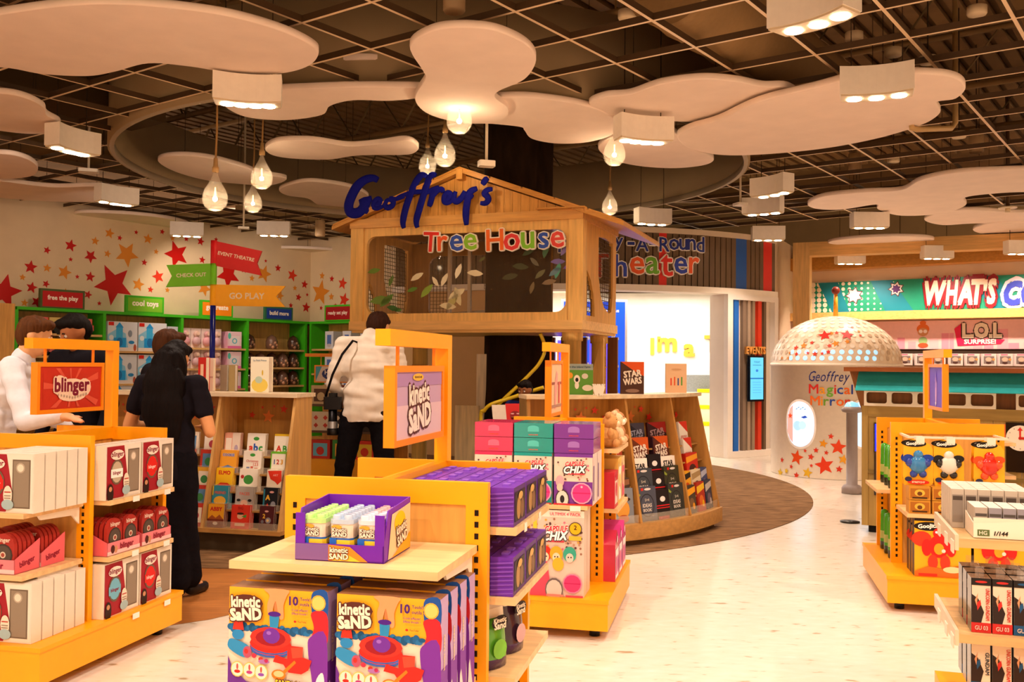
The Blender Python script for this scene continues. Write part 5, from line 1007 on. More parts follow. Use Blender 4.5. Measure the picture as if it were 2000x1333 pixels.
def leaf_loop(): return [(.62, 2.68), (.62, 2.3), (.7, 2.1), (.85, 1.98), (1.05, 1.93), (1.15, 1.95), (1.2, 2.1), (1.21, 2.4), (1.2, 2.68), (.9, 2.7)]
def arch_loop(a): return [(a+.05, 1.87), (a+.4, 1.87), (a+.39, 1.97), (a+.34, 2.1), (a+.25, 2.22), (a+.12, 2.3), (a+.05, 2.32), (a+.045, 2.1)]
def in_poly(P):
    def f(x, y):
        c = False
        for i in range(len(P)):
            (xa, ya), (xb, yb) = P[i], P[i-1]
            if (ya > y) != (yb > y) and x < (xb-xa)*(y-ya)/(yb-ya)+xa: c = not c
        return c
    return f
for xs, nm in ((HW, 'side_wall'), (0, 'side_wall')):
    m = MB(); s = -.04 if xs else .0
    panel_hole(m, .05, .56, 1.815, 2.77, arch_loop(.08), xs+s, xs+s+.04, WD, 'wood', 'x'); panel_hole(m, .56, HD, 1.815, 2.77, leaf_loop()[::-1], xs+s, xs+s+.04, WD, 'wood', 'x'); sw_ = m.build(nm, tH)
    g = MB(); f = lambda u, w, x=xs+s+.02: (x, u, w); net(g, f, in_poly(arch_loop(.08)), .1, .5, 1.87, 2.33); net(g, f, in_poly(leaf_loop()), .6, 1.22, 1.93, 2.7); g.build('climbing_net', sw_)
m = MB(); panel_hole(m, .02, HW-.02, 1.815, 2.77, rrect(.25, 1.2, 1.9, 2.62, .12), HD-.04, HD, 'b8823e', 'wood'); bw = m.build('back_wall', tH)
g = MB(); net(g, lambda u, w: (u, HD-.02, w), lambda u, w: u < .52 or (u > .9 and w > 2.2), .26, 1.2, 1.9, 2.62, col='7a6040'); g.build('climbing_net', bw)
for x in (.62, .86): m = MB(); m.box(x-.018, x+.018, HD-.3, HD-.26, 1.76, 2.77, 'd9c6a8', 'satin'); m.build('inner_post', tH)
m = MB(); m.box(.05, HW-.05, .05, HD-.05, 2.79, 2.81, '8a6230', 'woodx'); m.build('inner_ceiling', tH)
m = MB(); m.tube([(.6, HD-.15, 1.9), (1.0, HD-.2, 1.92), (1.4, HD-.25, 1.9)], .07, 'e9dcc6', 'satin', n=12); m.build('padded_roll', tH)
m = MB(); m.prism(rrect(.165, 2.285, 1.899, 2.68, .1), .03, .036, 'b89468', 'acrylic', axis='y'); gl = m.build('window_pane', tH)
def leaf(a, x, y, L, rot, c, z):
    q = [(0, 0), (.25, .16), (.55, .2), (.85, .1), (1, 0), (.8, -.12), (.5, -.17), (.2, -.1)]; cr, sr = math.cos(rot), math.sin(rot)
    a.poly([(x+L*(p*cr-s*sr), y+L*(p*sr+s*cr), z) for p, s in q], c, 'print'); 
a = MB(front(Matrix.Translation((0, .0285, 0))))
for (px, py, L, rot, c) in [(802, 549, .13, .5, 'e2d8b4'), (857, 560, .1, 2.2, 'efe6c8'), (862, 560, .12, 1.1, 'efe6c8'), (890, 545, .13, 1.2, 'f4ecd2'), (912, 533, .14, -.1, 'ece2c0'), (872, 605, .16, .9, 'b8b070'), (822, 582, .15, .8, '8aa83a'), (795, 570, .1, .3, '5f8a2a'), (718, 533, .12, .2, '6a8c30'), (722, 590, .2, .1, '6f8f3a'), (742, 600, .16, .7, '5d8430'),
        (755, 600, .12, -.2, '3f6a2a'), (760, 560, .1, 1.2, '57702c'), (768, 606, .08, .0, '4a7a30'), (900, 598, .16, 1.9, 'd8cca0'), (875, 585, .17, .5, 'e0d6b0'), (858, 597, .15, -.1, 'e0d6b0'), (1062, 505, .13, 1.3, '4c7050'), (1072, 540, .12, .6, '6a8a9a'), (1085, 545, .13, 1.3, '57a08a'), (1075, 512, .12, .0, '7a6ab0'), (1095, 500, .1, .9, '8a7ac0'),
        (1058, 555, .12, .2, '8a7458'), (1045, 545, .11, .7, '6a6a4a'), (1000, 520, .14, -.1, '4a4a2c'), (1020, 500, .12, .5, '3c4a2a'), (980, 545, .14, .2, '4a4628'), (1036, 575, .1, 1.3, '7a6a4a'), (935, 512, .07, .6, '6a6a3a'), (1100, 525, .1, .3, '8a6ac8'), (1053, 520, .1, 2.4, '6a6450')]:
    q = MH.inverted() @ pp(px, py, MH @ Vector((0, 0.03, 0)), MH.to_3x3() @ Vector((0, 1, 0))); leaf(a, q.x, q.z, L*1.25, rot, c, .0002)
a.build('leaf_pattern', gl)
for (x, y, r) in ((2.33, .1, .085), (.35, .9, .085), (2.3, 1.2, .08)):
    m = MB(); m.lathe([(r, .003), (r, 1.62), (r+.015, 1.62), (r+.015, 1.7)], WL, 'wood', 20, c=(x, y, 0)); m.lathe([(r+.006, 1.36), (r+.006, 1.38)], 'b98544', 'wood', 20, c=(x, y, 0)); m.build('post', tH)
# letters: cursive strokes over the gable, block letters over the window
def hp(px, py, off=-.09):
    q = MH.inverted() @ pp(px, py, MH @ Vector((0, off, 0)), MH.to_3x3() @ Vector((0, 1, 0))); return Vector((q.x, off, q.z))
STR = [([(738, 352), (728, 348), (712, 352), (697, 365), (686, 385), (681, 402), (684, 414), (694, 417), (704, 413), (712, 402), (715, 394), (704, 398), (712, 393), (726, 388)], 11), ([(714, 396), (715, 408), (711, 416)], 8),
 ([(728, 405), (738, 400), (743, 393), (738, 389), (731, 395), (730, 404), (738, 407), (750, 402)], 6), ([(764, 390), (756, 392), (752, 400), (757, 406), (766, 402), (768, 393), (762, 389), (776, 388), (790, 384)], 6),
 ([(834, 345), (824, 342), (812, 356), (800, 384), (791, 412), (787, 434), (789, 446)], 7.5), ([(772, 387), (800, 377), (830, 374)], 5), ([(852, 343), (843, 342), (834, 360), (826, 385), (818, 412), (813, 432), (815, 445)], 7.5), ([(826, 380), (846, 370), (858, 366)], 5),
 ([(846, 370), (843, 388), (838, 404)], 6.5), ([(842, 388), (852, 374), (862, 370), (866, 376)], 6), ([(868, 394), (876, 388), (880, 380), (874, 377), (868, 384), (868, 394), (876, 396), (886, 390)], 6), ([(890, 374), (886, 388), (892, 394), (902, 386), (908, 373)], 6.5), ([(932, 368), (918, 376), (912, 398), (910, 420), (911, 440)], 7.5), ([(908, 376), (914, 388), (924, 380)], 5),
 ([(953, 347), (948, 352), (942, 361)], 6.5), ([(962, 370), (953, 371), (946, 378), (951, 383), (954, 390), (948, 397), (938, 397)], 6.5)]
m = MB()
for pts, r in STR:
    P = [hp(*q) for q in pts]; k = []
    for i in range(len(P)-1):
        p0, p1, p2, p3 = P[max(0, i-1)], P[i], P[i+1], P[min(len(P)-1, i+2)]
        for s in range(4): t = s/4; k.append(.5*((2*p1)+(p2-p0)*t+(2*p0-5*p1+4*p2-p3)*t*t+(3*p1-p0-3*p2+p3)*t**3))
    k.append(P[-1]); n = len(k); R0 = r/FPX*9.4*1.0
    m.tube(k, [R0*(.55+.45*min(1, 4*min(i+.6, n-i-.4)/n)) for i in range(n)], '0a0f80', 'matte', n=10, flat=.3, fdir=(0, 1, 0))
m.build('script_lettering', tH)
for ch, cx, cy, h, c in [('T', 842, 473, 38, 'e0281c'), ('r', 865, 476, 28, 'ee5a1c'), ('e', 892, 475, 30, '2a4fb8'), ('e', 919, 473, 30, '8ac42a'), ('H', 967, 469, 40, 'ee6a1c'), ('o', 1000, 473, 31, 'e23a3c'), ('u', 1031, 470, 31, '7fc42a'), ('s', 1062, 470, 29, '2a4fb8'), ('e', 1089, 468, 29, 'e0453c')]:
    q = hp(cx, cy, -.05); m = MB(MH.inverted() @ MH @ front(Matrix.Translation((q.x, -.045, q.z)))); put_text(m, ch, 0, 0, h=h/FPX*9.35, col=c, bold=.018, ext=.012, outline='f4ece0', ow=.028, m='satin', rot={'T': -.06, 's': .08}.get(ch, .03)); m.build('block_letter', tH)
m = MB(); m.box(2.02, 2.5, -.12, -.03, 2.862, 2.875, 'c98c3c', 'woodx'); m.build('ledge', tH)
# under the house
m = MB()
prof = [(.62, 0), (.5, .2), (.42, .6), (.38, 1.2), (.36, 1.7), (.35, 2.4), (.37, 3.2), (.4, 4.85)]; n = 28; rings = []
for r, z in prof: rings.append(m.pts([(r*(1+.07*math.sin(5*a+z)+.05*math.sin(9*a-2*z))*math.cos(a), r*(1+.07*math.sin(5*a+z)+.05*math.sin(9*a-2*z))*math.sin(a), z+.003) for a in [2*math.pi*i/n for i in range(n)]]))
for i in range(len(rings)-1):
    for k in range(n): l = (k+1) % n; m.face((rings[i]+k, rings[i]+l, rings[i+1]+l, rings[i+1]+k), '2c1c10', 'bark', True)
o = tag(m.build('indoor_tree'), 'dark bark-covered trunk rising through the wooden house', 'tree trunk'); o.location = (.06, 10.55, 0)
m = MB(); m.cyl(-.9, 10.6, .0075, .012, 1.75, '2f6a38', 'carpet', n=64); tag(m.build('play_mat'), 'round green mat on the floor under the wooden house', 'mat')
def plank_panel(name, label, x0, x1, y, z0, z1, col, off=.5):
    m = MB(); m.box(x0, x1, y, y+.03, z0, z1, col, 'wood'); o = tag(m.build(name), label, 'panel'); o.matrix_world = MH; return o
plank_panel('wooden_panel', 'pale tall board under the house, behind the lilac sign', .98, 1.22, 1.0, .013, 1.5, 'f0dec2')
plank_panel('wooden_panel', 'lower tan board under the house, right behind the sign post', .86, 1.13, .7, .013, .95, 'ecd2a8')
t = thing('play_stairs', 'wooden stair side with slatted panel under the house corner', 'stairs', MH)
m = MB(); m.prism([(HW-.1, .02), (HW+.02, .02), (HW+.02, 1.66), (HW-.01, 1.62), (HW-.1, 1.3)], .75, .8, 'd8a458', 'wood', axis='y'); m.build('stair_side', t)
m = MB(); m.prism([(HW-.3, .02), (HW-.12, .02), (HW-.12, 1.35), (HW-.3, 1.1)], 1.05, 1.09, 'cf9a50', 'wood', axis='y'); m.build('stair_side', t)
for i in range(5): m = MB(); m.box(HW-.34, HW-.1, .8+.05*i, 1.06+.05*i, .2+.22*i, .23+.22*i, 'c8924a', 'woodx'); m.build('step', t)
t = thing('slat_screen', 'dark wood screen with purple-blue glow added in the gaps behind the round post', 'screen', MH)
for i, x in enumerate((1.72, 1.9, 2.08, 2.26, 2.42)):
    m = MB(); m.box(x-.055, x+.055, 1.3, 1.34, .013, 1.69, '7a4a1c', 'wood'); m.build('slat', t)
for x in (1.81, 2.17, 2.345): m = MB(); m.box(x-.022, x+.022, 1.36, 1.37, .5, 1.66, '4a3cff', 'glow'); m.build('gap_glow', t)  # glowing strips added to stand for blue light through the gaps
def rail(label, pts, D, r=.018, col='f0d024'):
    P = [py_(x, y, D+(.15*i/len(pts))) for i, (x, y) in enumerate(pts)]; P.append(Vector((P[-1].x, P[-1].y, .013))); k = []
    for i in range(len(P)-1):
        p0, p1, p2, p3 = P[max(0, i-1)], P[i], P[i+1], P[min(len(P)-1, i+2)]
        for s in range(5): t = s/5; k.append(.5*((2*p1)+(p2-p0)*t+(2*p0-5*p1+4*p2-p3)*t*t+(3*p1-p0-3*p2+p3)*t**3))
    k.append(P[-1]); m = MB(); m.tube(k, r, col, 'gloss', n=10); return tag(m.build('hand_rail'), label, 'hand rail')
rail('yellow hand rail curving from the house floor past the dark trunk', [(1055, 652), (1063, 672), (1063, 690), (1052, 712), (1036, 730), (1016, 750), (984, 780), (972, 795), (968, 815)], 9.25)
rail('long yellow hand rail sloping in front of the trunk to the floor', [(1062, 757), (1030, 767), (1000, 777), (960, 790), (946, 803), (939, 822)], 8.9)
# ------------------------------------------------------------------ the round theatre
TC, TRAD = Vector((1.0, 18.5, 0)), 4.6
def tp(a, r=TRAD, z=0): return (TC.x+r*math.cos(a), TC.y+r*math.sin(a), z)
A0, A1 = math.radians(-128), math.radians(-46.5)
def arcw(r0, r1, a0, a1, n): return [tp(a0+(a1-a0)*i/n, r1)[:2] for i in range(n+1)]+[tp(a1+(a0-a1)*i/n, r0)[:2] for i in range(n+1)]
tF = thing('theatre_fascia', 'curved slatted theatre front with navy and colored lettering', 'shop front')
m = MB(); m.prism(arcw(TRAD-.16, TRAD-.09, A0, A1, 40), 2.5, 3.42, '241910', 'matte'); m.build('backing', tF)
m = MB(); m.prism(arcw(TRAD-.16, TRAD+.03, A0, A1, 40), 3.34, 3.42, 'd9c6ac', 'panel'); m.prism(arcw(TRAD-.3, TRAD+.05, A0, A1, 40), 2.48, 2.57, 'f0e6d6', 'panel'); m.build('white_bands', tF)
for i in range(62):
    a = A0+(A1-A0)*(i+.5)/62; px = proj(tp(a, TRAD, 3))[0]; 
    col = {0: 'd9281c'}.get(0) if abs(px-1290) < 6 or abs(px-1498) < 6 else ('1450a0' if abs(px-1447) < 6 else '6a5238')
    w = .062 if col != '6a5238' else .045
    m = MB(Matrix.Translation(TC) @ Matrix.Rotation(a, 4, 'Z')); m.box(TRAD-.09, TRAD+.0, -w, w, 2.57, 3.34, col, 'wood' if col == '6a5238' else 'satin'); m.build('slat', tF)
def arc_letter(ch, px, cy, h, col, nm, out='f2e8da'):
    a = min((A0+(A1-A0)*i/3000 for i in range(3001)), key=lambda q: abs(proj(tp(q, TRAD+.03, 3))[0]-px)); D = tp(a)[1]; z = py_(px, cy, tp(a, TRAD+.03)[1]).z
    m = MB(Matrix.Translation(TC) @ Matrix.Rotation(a, 4, 'Z') @ side(Matrix.Translation((TRAD+.02, 0, z)))); put_text(m, ch, 0, 0, h=h/FPX*D, col=col, bold=.015, ext=.02, outline=out, ow=.026, m='satin'); m.build(nm, tF)
NAV = '1c2a80'
for ch, px, h in [('P', 1100, 30), ('l', 1128, 32), ('a', 1160, 22), ('y', 1208, 26), ('-', 1232, 5), ('A', 1254, 26), ('-', 1274, 5), ('R', 1297, 27), ('o', 1316, 21), ('u', 1334, 21), ('n', 1350, 21), ('d', 1367, 29)]: arc_letter(ch, px, 478 if ch not in '-' else 476, h, NAV, 'block_letter')
for ch, px, h, c in [('T', 1170, 44, 'd9281c'), ('h', 1212, 42, '2a3fa8'), ('e', 1244, 32, 'e8581c'), ('a', 1274, 32, '6aa82a'), ('t', 1302, 40, 'd9281c'), ('e', 1329, 31, '2a3fa8'), ('r', 1355, 30, 'e8581c')]: arc_letter(ch, px, 519, h, c, 'block_letter')
tP = thing('theatre_pillar', 'white framed pillar with colored slats beside the theatre opening', 'pillar'); B0 = min((A0+(A1-A0)*i/3000 for i in range(3001)), key=lambda q: abs(proj(tp(q, TRAD, 1))[0]-1416)); B1 = A1
m = MB(); m.prism(arcw(TRAD-.35, TRAD-.03, B0, B1, 10), .002, 2.48, 'e6d8c6', 'panel'); m.prism(arcw(TRAD-.03, TRAD+.06, B0, B1, 10), .002, .1, 'efe6da', 'panel'); m.prism(arcw(TRAD-.03, TRAD+.06, B0, B1, 10), 2.4, 2.48, 'efe6da', 'panel')
for q0, q1 in ((B0, B0+.022), (B1-.022, B1)): m.prism(arcw(TRAD-.03, TRAD+.06, q0, q1, 2), .1, 2.4, 'efe6da', 'panel')
m.build('frame', tP)
for px, c, w in [(1437, '1466c4', .05), (1453, '8a7460', .034), (1462, 'b09a82', .03), (1471, '9a846c', .03), (1483, 'd83a1c', .042), (1493, '6a543c', .03)]:
    a = min((B0+(B1-B0)*i/800 for i in range(801)), key=lambda q: abs(proj(tp(q, TRAD+.02, 1))[0]-px)); m = MB(Matrix.Translation(TC) @ Matrix.Rotation(a, 4, 'Z')); m.box(TRAD-.03, TRAD+.03, -w, w, .1, 2.4, c, 'satin'); m.build('slat', tP)
aE = min((B0+(B1-B0)*i/800 for i in range(801)), key=lambda q: abs(proj(tp(q, TRAD+.04, 1))[0]-1471)); ME = Matrix.Translation(TC) @ Matrix.Rotation(aE, 4, 'Z')
De = tp(aE)[1]; zt, zb = py_(1471, 695, De).z, py_(1471, 784, De).z
t = thing('event_screen', 'upright screen under the EVENTS lettering on the pillar', 'screen', ME); m = MB(); m.box(TRAD+.065, TRAD+.11, -.17, .17, zb, zt, '10141a', 'gloss'); m.build('bezel', t)
m = MB(side(Matrix.Translation((TRAD+.1106, 0, 0)))); zc = (zb+zt)/2; art(m, [('r', -.15, zb+.03, .15, zt-.03, '58b8e0'), ('r', -.15, zc-.01, .15, zc+.01, '1c6ab0'), ('t', 'TODAY', 0, zt-.1, dict(w=.14, col='2a6a90')), ('r', -.1, zt-.15, .1, zt-.14, '3a80a8'), ('c', 0, zc+.12, .03, '2a70c0', .02)]+[('r', -.1, zc-.06-.04*i, .1, zc-.055-.04*i, '3f8ab8') for i in range(5)], m='screen'); m.build('display', t)
m = MB(side(Matrix.Translation((TRAD+.08, 0, zt+.08)))); put_text(m, 'EVENTS', 0, 0, w=.44, h=.11, col='f0a850', bold=.03, ext=.02, m='satin'); o = m.build('event_lettering'); o.matrix_world = ME; tag(o, 'orange EVENTS letters fixed above the upright screen', 'lettering')
# inside the theatre
m = MB(); bS = min((A0+(A1-A0)*i/3000 for i in range(3001)), key=lambda q: abs(proj(tp(q, TRAD, 2))[0]-1040)); m.prism(arcw(TRAD-.2, TRAD-.06, A0, bS, 30), 0, 2.5, 'd0aa78', 'panel'); struct(m.build('wall_theatre_front'))
wall('wall_theatre', (-2.2, 18.6), (5.4, 17.7), 0, 2.75, 'f6efe4'); wall('wall_theatre_side', (3.95, 15.15), (5.2, 17.8), 0, 2.75, 'f2e8da')
m = MB(); m.prism([(q[0], q[1]) for q in arcw(.05, TRAD-.17, A0, A1, 30)], 2.75, 2.8, 'f6f0e6', 'panel'); struct(m.build('ceiling_theatre'))
wd = (Vector((5.4, 17.7, 0))-Vector((-2.2, 18.6, 0))).normalized(); wn = Vector((wd.y, -wd.x, 0)); WP = Vector((-2.2, 18.6, 0))
tW = thing('wall_lettering', 'pale yellow letters reading I am a Toys on the bright theatre wall', 'lettering')
for ch, px, h, y in [('I', 1274, 30, 677), ("'", 1287, 10, 664), ('m', 1303, 24, 674), ('a', 1346, 22, 685), ('T', 1390, 30, 672), ('o', 1408, 22, 677)]:
    q = pp(px, y, WP+wn*.03, wn); mm = MB(Matrix(((wd.x, 0, wn.x, q.x), (wd.y, 0, wn.y, q.y), (0, 1, 0, q.z), (0, 0, 0, 1)))); put_text(mm, ch, 0, 0, h=h/FPX*q.y, col='e2ae3c', bold=.05, ext=.025, m='satin'); mm.build('block_letter', tW)
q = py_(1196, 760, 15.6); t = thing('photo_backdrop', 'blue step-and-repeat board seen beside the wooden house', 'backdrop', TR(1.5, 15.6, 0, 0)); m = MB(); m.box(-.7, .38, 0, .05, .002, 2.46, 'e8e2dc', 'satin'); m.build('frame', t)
m = MB(front(Matrix.Translation((0, -.001, 0)))); m.poly([(-.66, .05, 0), (.34, .05, 0), (.34, 2.42, 0), (-.66, 2.42, 0)], '1650d8', 'screen'); m.build('blue_panel', t)  # printed board, no screen; its glow is put into the material
m = MB(front(Matrix.Translation((0, -.002, 0))))
for r in range(10):
    for c in range(3):
        x = -.5+c*.42+(.2 if r % 2 else 0); z = .25+r*.225
        if x > .3: continue
        put_text(m, 'Toys', x-.08, z, w=.11, col='f4f2ee', bold=.05); M0 = m.M; m.M = M0 @ Matrix.Translation((x+.02, z, 0)) @ Matrix.Diagonal((-1, 1, 1, 1)); put_text(m, 'R', 0, .01, h=.075, col='f4f2ee', bold=.05); m.M = M0; put_text(m, 'us', x+.09, z-.005, w=.06, col='f4f2ee', bold=.05)
m.build('logo_print', t)
t = thing('bleacher', 'white stepped seating with yellow cushions inside the theatre', 'seating', TR(3.2, 16.6, 0, -.1))
for k in range(3): m = MB(); m.box(-.1, .9, k*.3, k*.3+.32, .002, .35+.28*k, 'f2ead8', 'panel'); m.build('step', t)
m = MB(); m.box(-.1, .9, .9, .94, .002, 1.22, '8a8c8c', 'fabric'); b = m.build('striped_back', t)
for (x, k, c) in [(.25, 2, 'e8d020'), (.12, 1, 'f0dc28'), (.5, 1, 'e8a030'), (.15, 0, 'f0d818'), (.45, 0, 'f4e030')]: m = MB(); m.bbox(x-.16, x+.16, k*.3-.012, k*.3+.25, .352+.28*k, .41+.28*k, c, 'fabric', r=.03); m.build('cushion', t)
area(1.6, 16.4, 2.7, 4.2, 2.4, 105, (1, .94, .86))
# ------------------------------------------------------------------ perforated mirror dome
DX, DY, DR = 4.26, 12.6, .82
tM = thing('mirror_kiosk', 'white round kiosk with a perforated dome and red and orange stars', 'kiosk', TR(DX, DY))
class CYL(MB):                          # art x runs along the drum as arc length, y up
    def pts(s, ps):
        b = len(s.v)
        for p in ps: q = s.M @ Vector(p); a = q.x/DR; r = DR+q.z; s.v.append((r*math.sin(a), -r*math.cos(a), q.y))
        return b
WH = 'f0e2cc'
m = MB(); m.lathe([(DR, .003), (DR, 1.40), (DR+.012, 1.40), (DR+.012, 1.44), (DR, 1.44)], WH, 'satin', 64); m.build('drum', tM)
def dome(phi): return (DR*math.cos(phi), 1.44+.62*math.sin(phi))
m = MB(); m.lathe([dome(math.pi/2*i/16) if i < 16 else (.001, 2.06) for i in range(17)], 'ead6ba', 'satin', 64); dm = m.build('dome_shell', tM)
m = MB(); rr = random.Random(4)
for row in range(11):
    phi = .1+row*.125; r, z = dome(phi); n = int(2*math.pi*r/.105)
    for k in range(n):
        a = 2*math.pi*(k+.5*(row % 2))/n
        if math.sin(a) > .35: continue
        nn = Vector((math.cos(phi)*math.cos(a)*.62, math.cos(phi)*math.sin(a)*.62, math.sin(phi)*.82)).normalized(); c = Vector((r*math.cos(a), r*math.sin(a), z))+nn*.003; e = nn.cross(Vector((0, 0, 1))).normalized(); f = e.cross(nn)
        lit = row < 2 and -2.7 < a-2*math.pi*(a > math.pi) < -1.2
        m.poly([c+(e*math.cos(q)+f*math.sin(q))*.031 for q in [2*math.pi*i/10 for i in range(10)]], '9ccdf0' if lit else rr.choice(['f6ead6', 'f2e4ce', 'c9b092', 'f6ead6']), 'screen' if lit else 'satin')
m.build('hole_pattern', dm)
def dome_pt(px, py): 
    d = ray(px, py); best = None; o = EYEP-Vector((DX, DY, 1.44)); A = d.x**2+d.y**2+(d.z*DR/.62)**2; B = 2*(o.x*d.x+o.y*d.y+o.z*d.z*(DR/.62)**2); Cc = o.x**2+o.y**2+(o.z*DR/.62)**2-DR*DR; D = B*B-4*A*Cc
    if D < 0: return None
    t = (-B-math.sqrt(D))/(2*A); p = o+d*t; n = Vector((p.x/DR**2, p.y/DR**2, p.z/.62**2)).normalized(); return p+Vector((0, 0, 1.44)), n
m = MB()
for (px, py, r, c, rot) in [(1611, 656, 14, 'd8281c', .2), (1654, 655, 14, 'd8281c', -.2), (1570, 676, 8, 'e88a2a', .1), (1586, 670, 5, LR, .1), (1632, 672, 8, 'e8902a', .3), (1555, 680, 6, LR, 0), (1556, 692, 5, LR, .2), (1578, 690, 4, LR, .1), (1592, 692, 6, 'd8401c', .1), (1620, 676, 5, LR, .3), (1618, 688, 5, 'd8281c', .1), (1634, 651, 5, LR, .1), (1540, 700, 4, OR, 0), (1528, 700, 4, OR, .1), (1543, 690, 4, OR, .1), (1677, 648, 4, OR, 0), (1665, 640, 4, LR, .2), (1624, 652, 6, OR, .3), (1655, 668, 6, OR, .2), (1680, 656, 4, LR, 0), (1606, 691, 4, LR, 0)]:
    h = dome_pt(px, py)
    if h: p, n = h; e = n.cross(Vector((0, 0, 1))).normalized()*-1; f = n.cross(e)*1; e = -e; R0 = r/FPX*12; b = m.pts([p+n*.006]+[p+n*.006+e*x+(-f if f.z < 0 else f)*y for x, y in star_pts(0, 0, R0, rot)]); [m.face((b, b+1+i, b+1+(i+1) % 10), c, 'print') for i in range(10)]
m.build('star_pattern', dm)
def dp(px, py):                         # pixel on the drum -> arc length, height
    d = ray(px, py); o = EYEP-Vector((DX, DY, 0)); A = d.x**2+d.y**2; B = 2*(o.x*d.x+o.y*d.y); Cc = o.x**2+o.y**2-DR*DR; D = max(0, B*B-4*A*Cc); p = o+d*((-B-math.sqrt(D))/(2*A)); return math.atan2(p.x, -p.y)*DR, p.z
m = CYL()
S = [(1536, 921, 5, 'e8c02a', 0), (1556, 894, 16, 'e8501c', .2), (1610, 910, 19, 'e8401c', -.2), (1637, 874, 16, 'e8481c', .1), (1608, 867, 9, 'e8981c', .2), (1524, 924, 10, 'e8c02a', .1), (1577, 924, 11, 'e8b82a', .2), (1584, 893, 7, LR, .2), (1594, 880, 6, LR, 0), (1623, 853, 6, LR, .1), (1614, 885, 5, LR, .2), (1573, 881, 4, LR, 0), (1528, 899, 6, LR, .1), (1546, 912, 5, LR, .2), (1556, 929, 7, LR, .1), (1639, 917, 7, LR, .1), (1585, 910, 4, LR, 0), (1537, 920, 6, 'e8c02a', .3), (1647, 898, 10, 'f0a82a', .2)]
for i, (px, py, r, c, rot) in enumerate(S): x, z = dp(px, py); art(m, [('s', x, z, r/FPX*12, c, rot)], lift=.0015+.0004*i)
m.build('star_pattern', tM)
m = CYL()
def word(t, px, py, w_px, h_px, cols, shear=0, bold=.015):
    x, z = dp(px, py); W = w_px/FPX*12.0; n = len(t); tot = [text_box(c)[1]-text_box(c)[0]+.08 for c in t]; s = W/sum(tot); xc = x-W/2
    for c, tw, col in zip(t, tot, cols*9): 
        x0, x1, y0, y1 = text_box(c); sc2 = h_px/FPX*12/.73; M0 = m.M; m.M = Matrix.Translation((xc, z-h_px/FPX*6, .003)) @ Matrix.Diagonal((s, sc2, 1, 1)) @ Matrix.Translation((-x0+.04, 0, 0)); shifted(m, m.M, c, bold, 4, 0, shear, col, 'print'); m.M = M0; xc += s*tw
word("Geoffrey's", 1622, 735, 88, 21, ['232c6a'], .35, .0); word('Magical', 1622, 760, 84, 19, ['c8281c', 'e8981c', '6aa82a', 'c8281c', '2a4a9a', 'e8681c', '2a3a8a']); word('Mirror', 1621, 783, 76, 19, ['e8681c', 'e8901c', '6a9a2a', '2a4a9a', 'e8681c', 'd8381c'])
m.build('lettering', tM)
def strips(m, xx, zz, w, h, d, c, mt):
    n = 24; P = [(xx-w*math.cos(math.pi*i/n), h*math.sin(math.pi*i/n)**.8) for i in range(n+1)]
    for (xa, ha), (xb, hb) in zip(P, P[1:]): m.poly([(xa, zz-ha, d), (xb, zz-hb, d), (xb, zz+hb, d), (xa, zz+ha, d)], c, mt)
m = CYL(); x, z = dp(1562, 829); x2, z2 = dp(1688, 829)
for xx, zz in ((x, z), (x2, z2)):
    def cap(w, h, n=20): return [(xx+w*math.cos(2*math.pi*i/n), zz+h*math.copysign(abs(math.sin(2*math.pi*i/n))**.8, math.sin(2*math.pi*i/n))) for i in range(n)]
    m = CYL(); strips(m, xx, zz, .22, .315, .003, 'fbf2e4', 'satin'); m.build('porthole_rim', tM)
m = CYL(Matrix.Translation((0, 0, .005))); strips(m, x, z, .195, .285, -.0005, 'c4e0fa', 'screen'); q = [('p', [(x-.188, z-.1), (x-.15, z-.19), (x-.1, z-.24), (x-.1, z+.24), (x-.15, z+.19), (x-.188, z+.08)], 'c8988c'), ('c', x-.03, z-.02, .06, '9cc4f0'), ('c', x+.04, z-.01, .05, 'a8ccf4'), ('p', [(x+.02, z+.09), (x+.08, z+.11), (x+.11, z+.09), (x+.06, z+.075)], '1c3a9a'), ('s', x-.14, z+.1, .04, 'd8401c')]  # the tan patch paints a reflection into the porthole
q += [('p', [(x-.06+.03*i, z+.18+.02*(i % 2)), (x-.03+.03*i, z+.19+.02*(i % 2)), (x-.035+.03*i, z+.2+.02*(i % 2))], '1c5a8a') for i in range(5)]
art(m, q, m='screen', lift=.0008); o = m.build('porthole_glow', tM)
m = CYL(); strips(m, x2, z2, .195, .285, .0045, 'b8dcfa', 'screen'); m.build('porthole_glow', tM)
m = MB(); m.cyl(0, 0, 2.05, 2.36, .032, 'f0a024', 'satin', n=12, r1=.024); m.ball((0, 0, 2.4), .055, '7a2a1a', 'satin', 14); m.build('finial', tM)
q = py_(1664, 800, 10.6); t = thing('bollard', 'grey column with a lit cap standing between the kiosk and the hut', 'column', TR(q.x, q.y))
m = MB(); m.lathe([(.001, .003), (.11, .003), (.11, .06), (.09, .09), (.06, .1), (.06, q.z-.04), (.1, q.z-.03), (.12, q.z), (.08, q.z+.03)], '9a8c86', 'satin', 20); m.build('shaft', t); m = MB(); m.lathe([(.08, q.z+.03), (.06, q.z+.07), (.001, q.z+.09)], '7ab8e0', 'screen', 20); m.build('lit_cap', t)
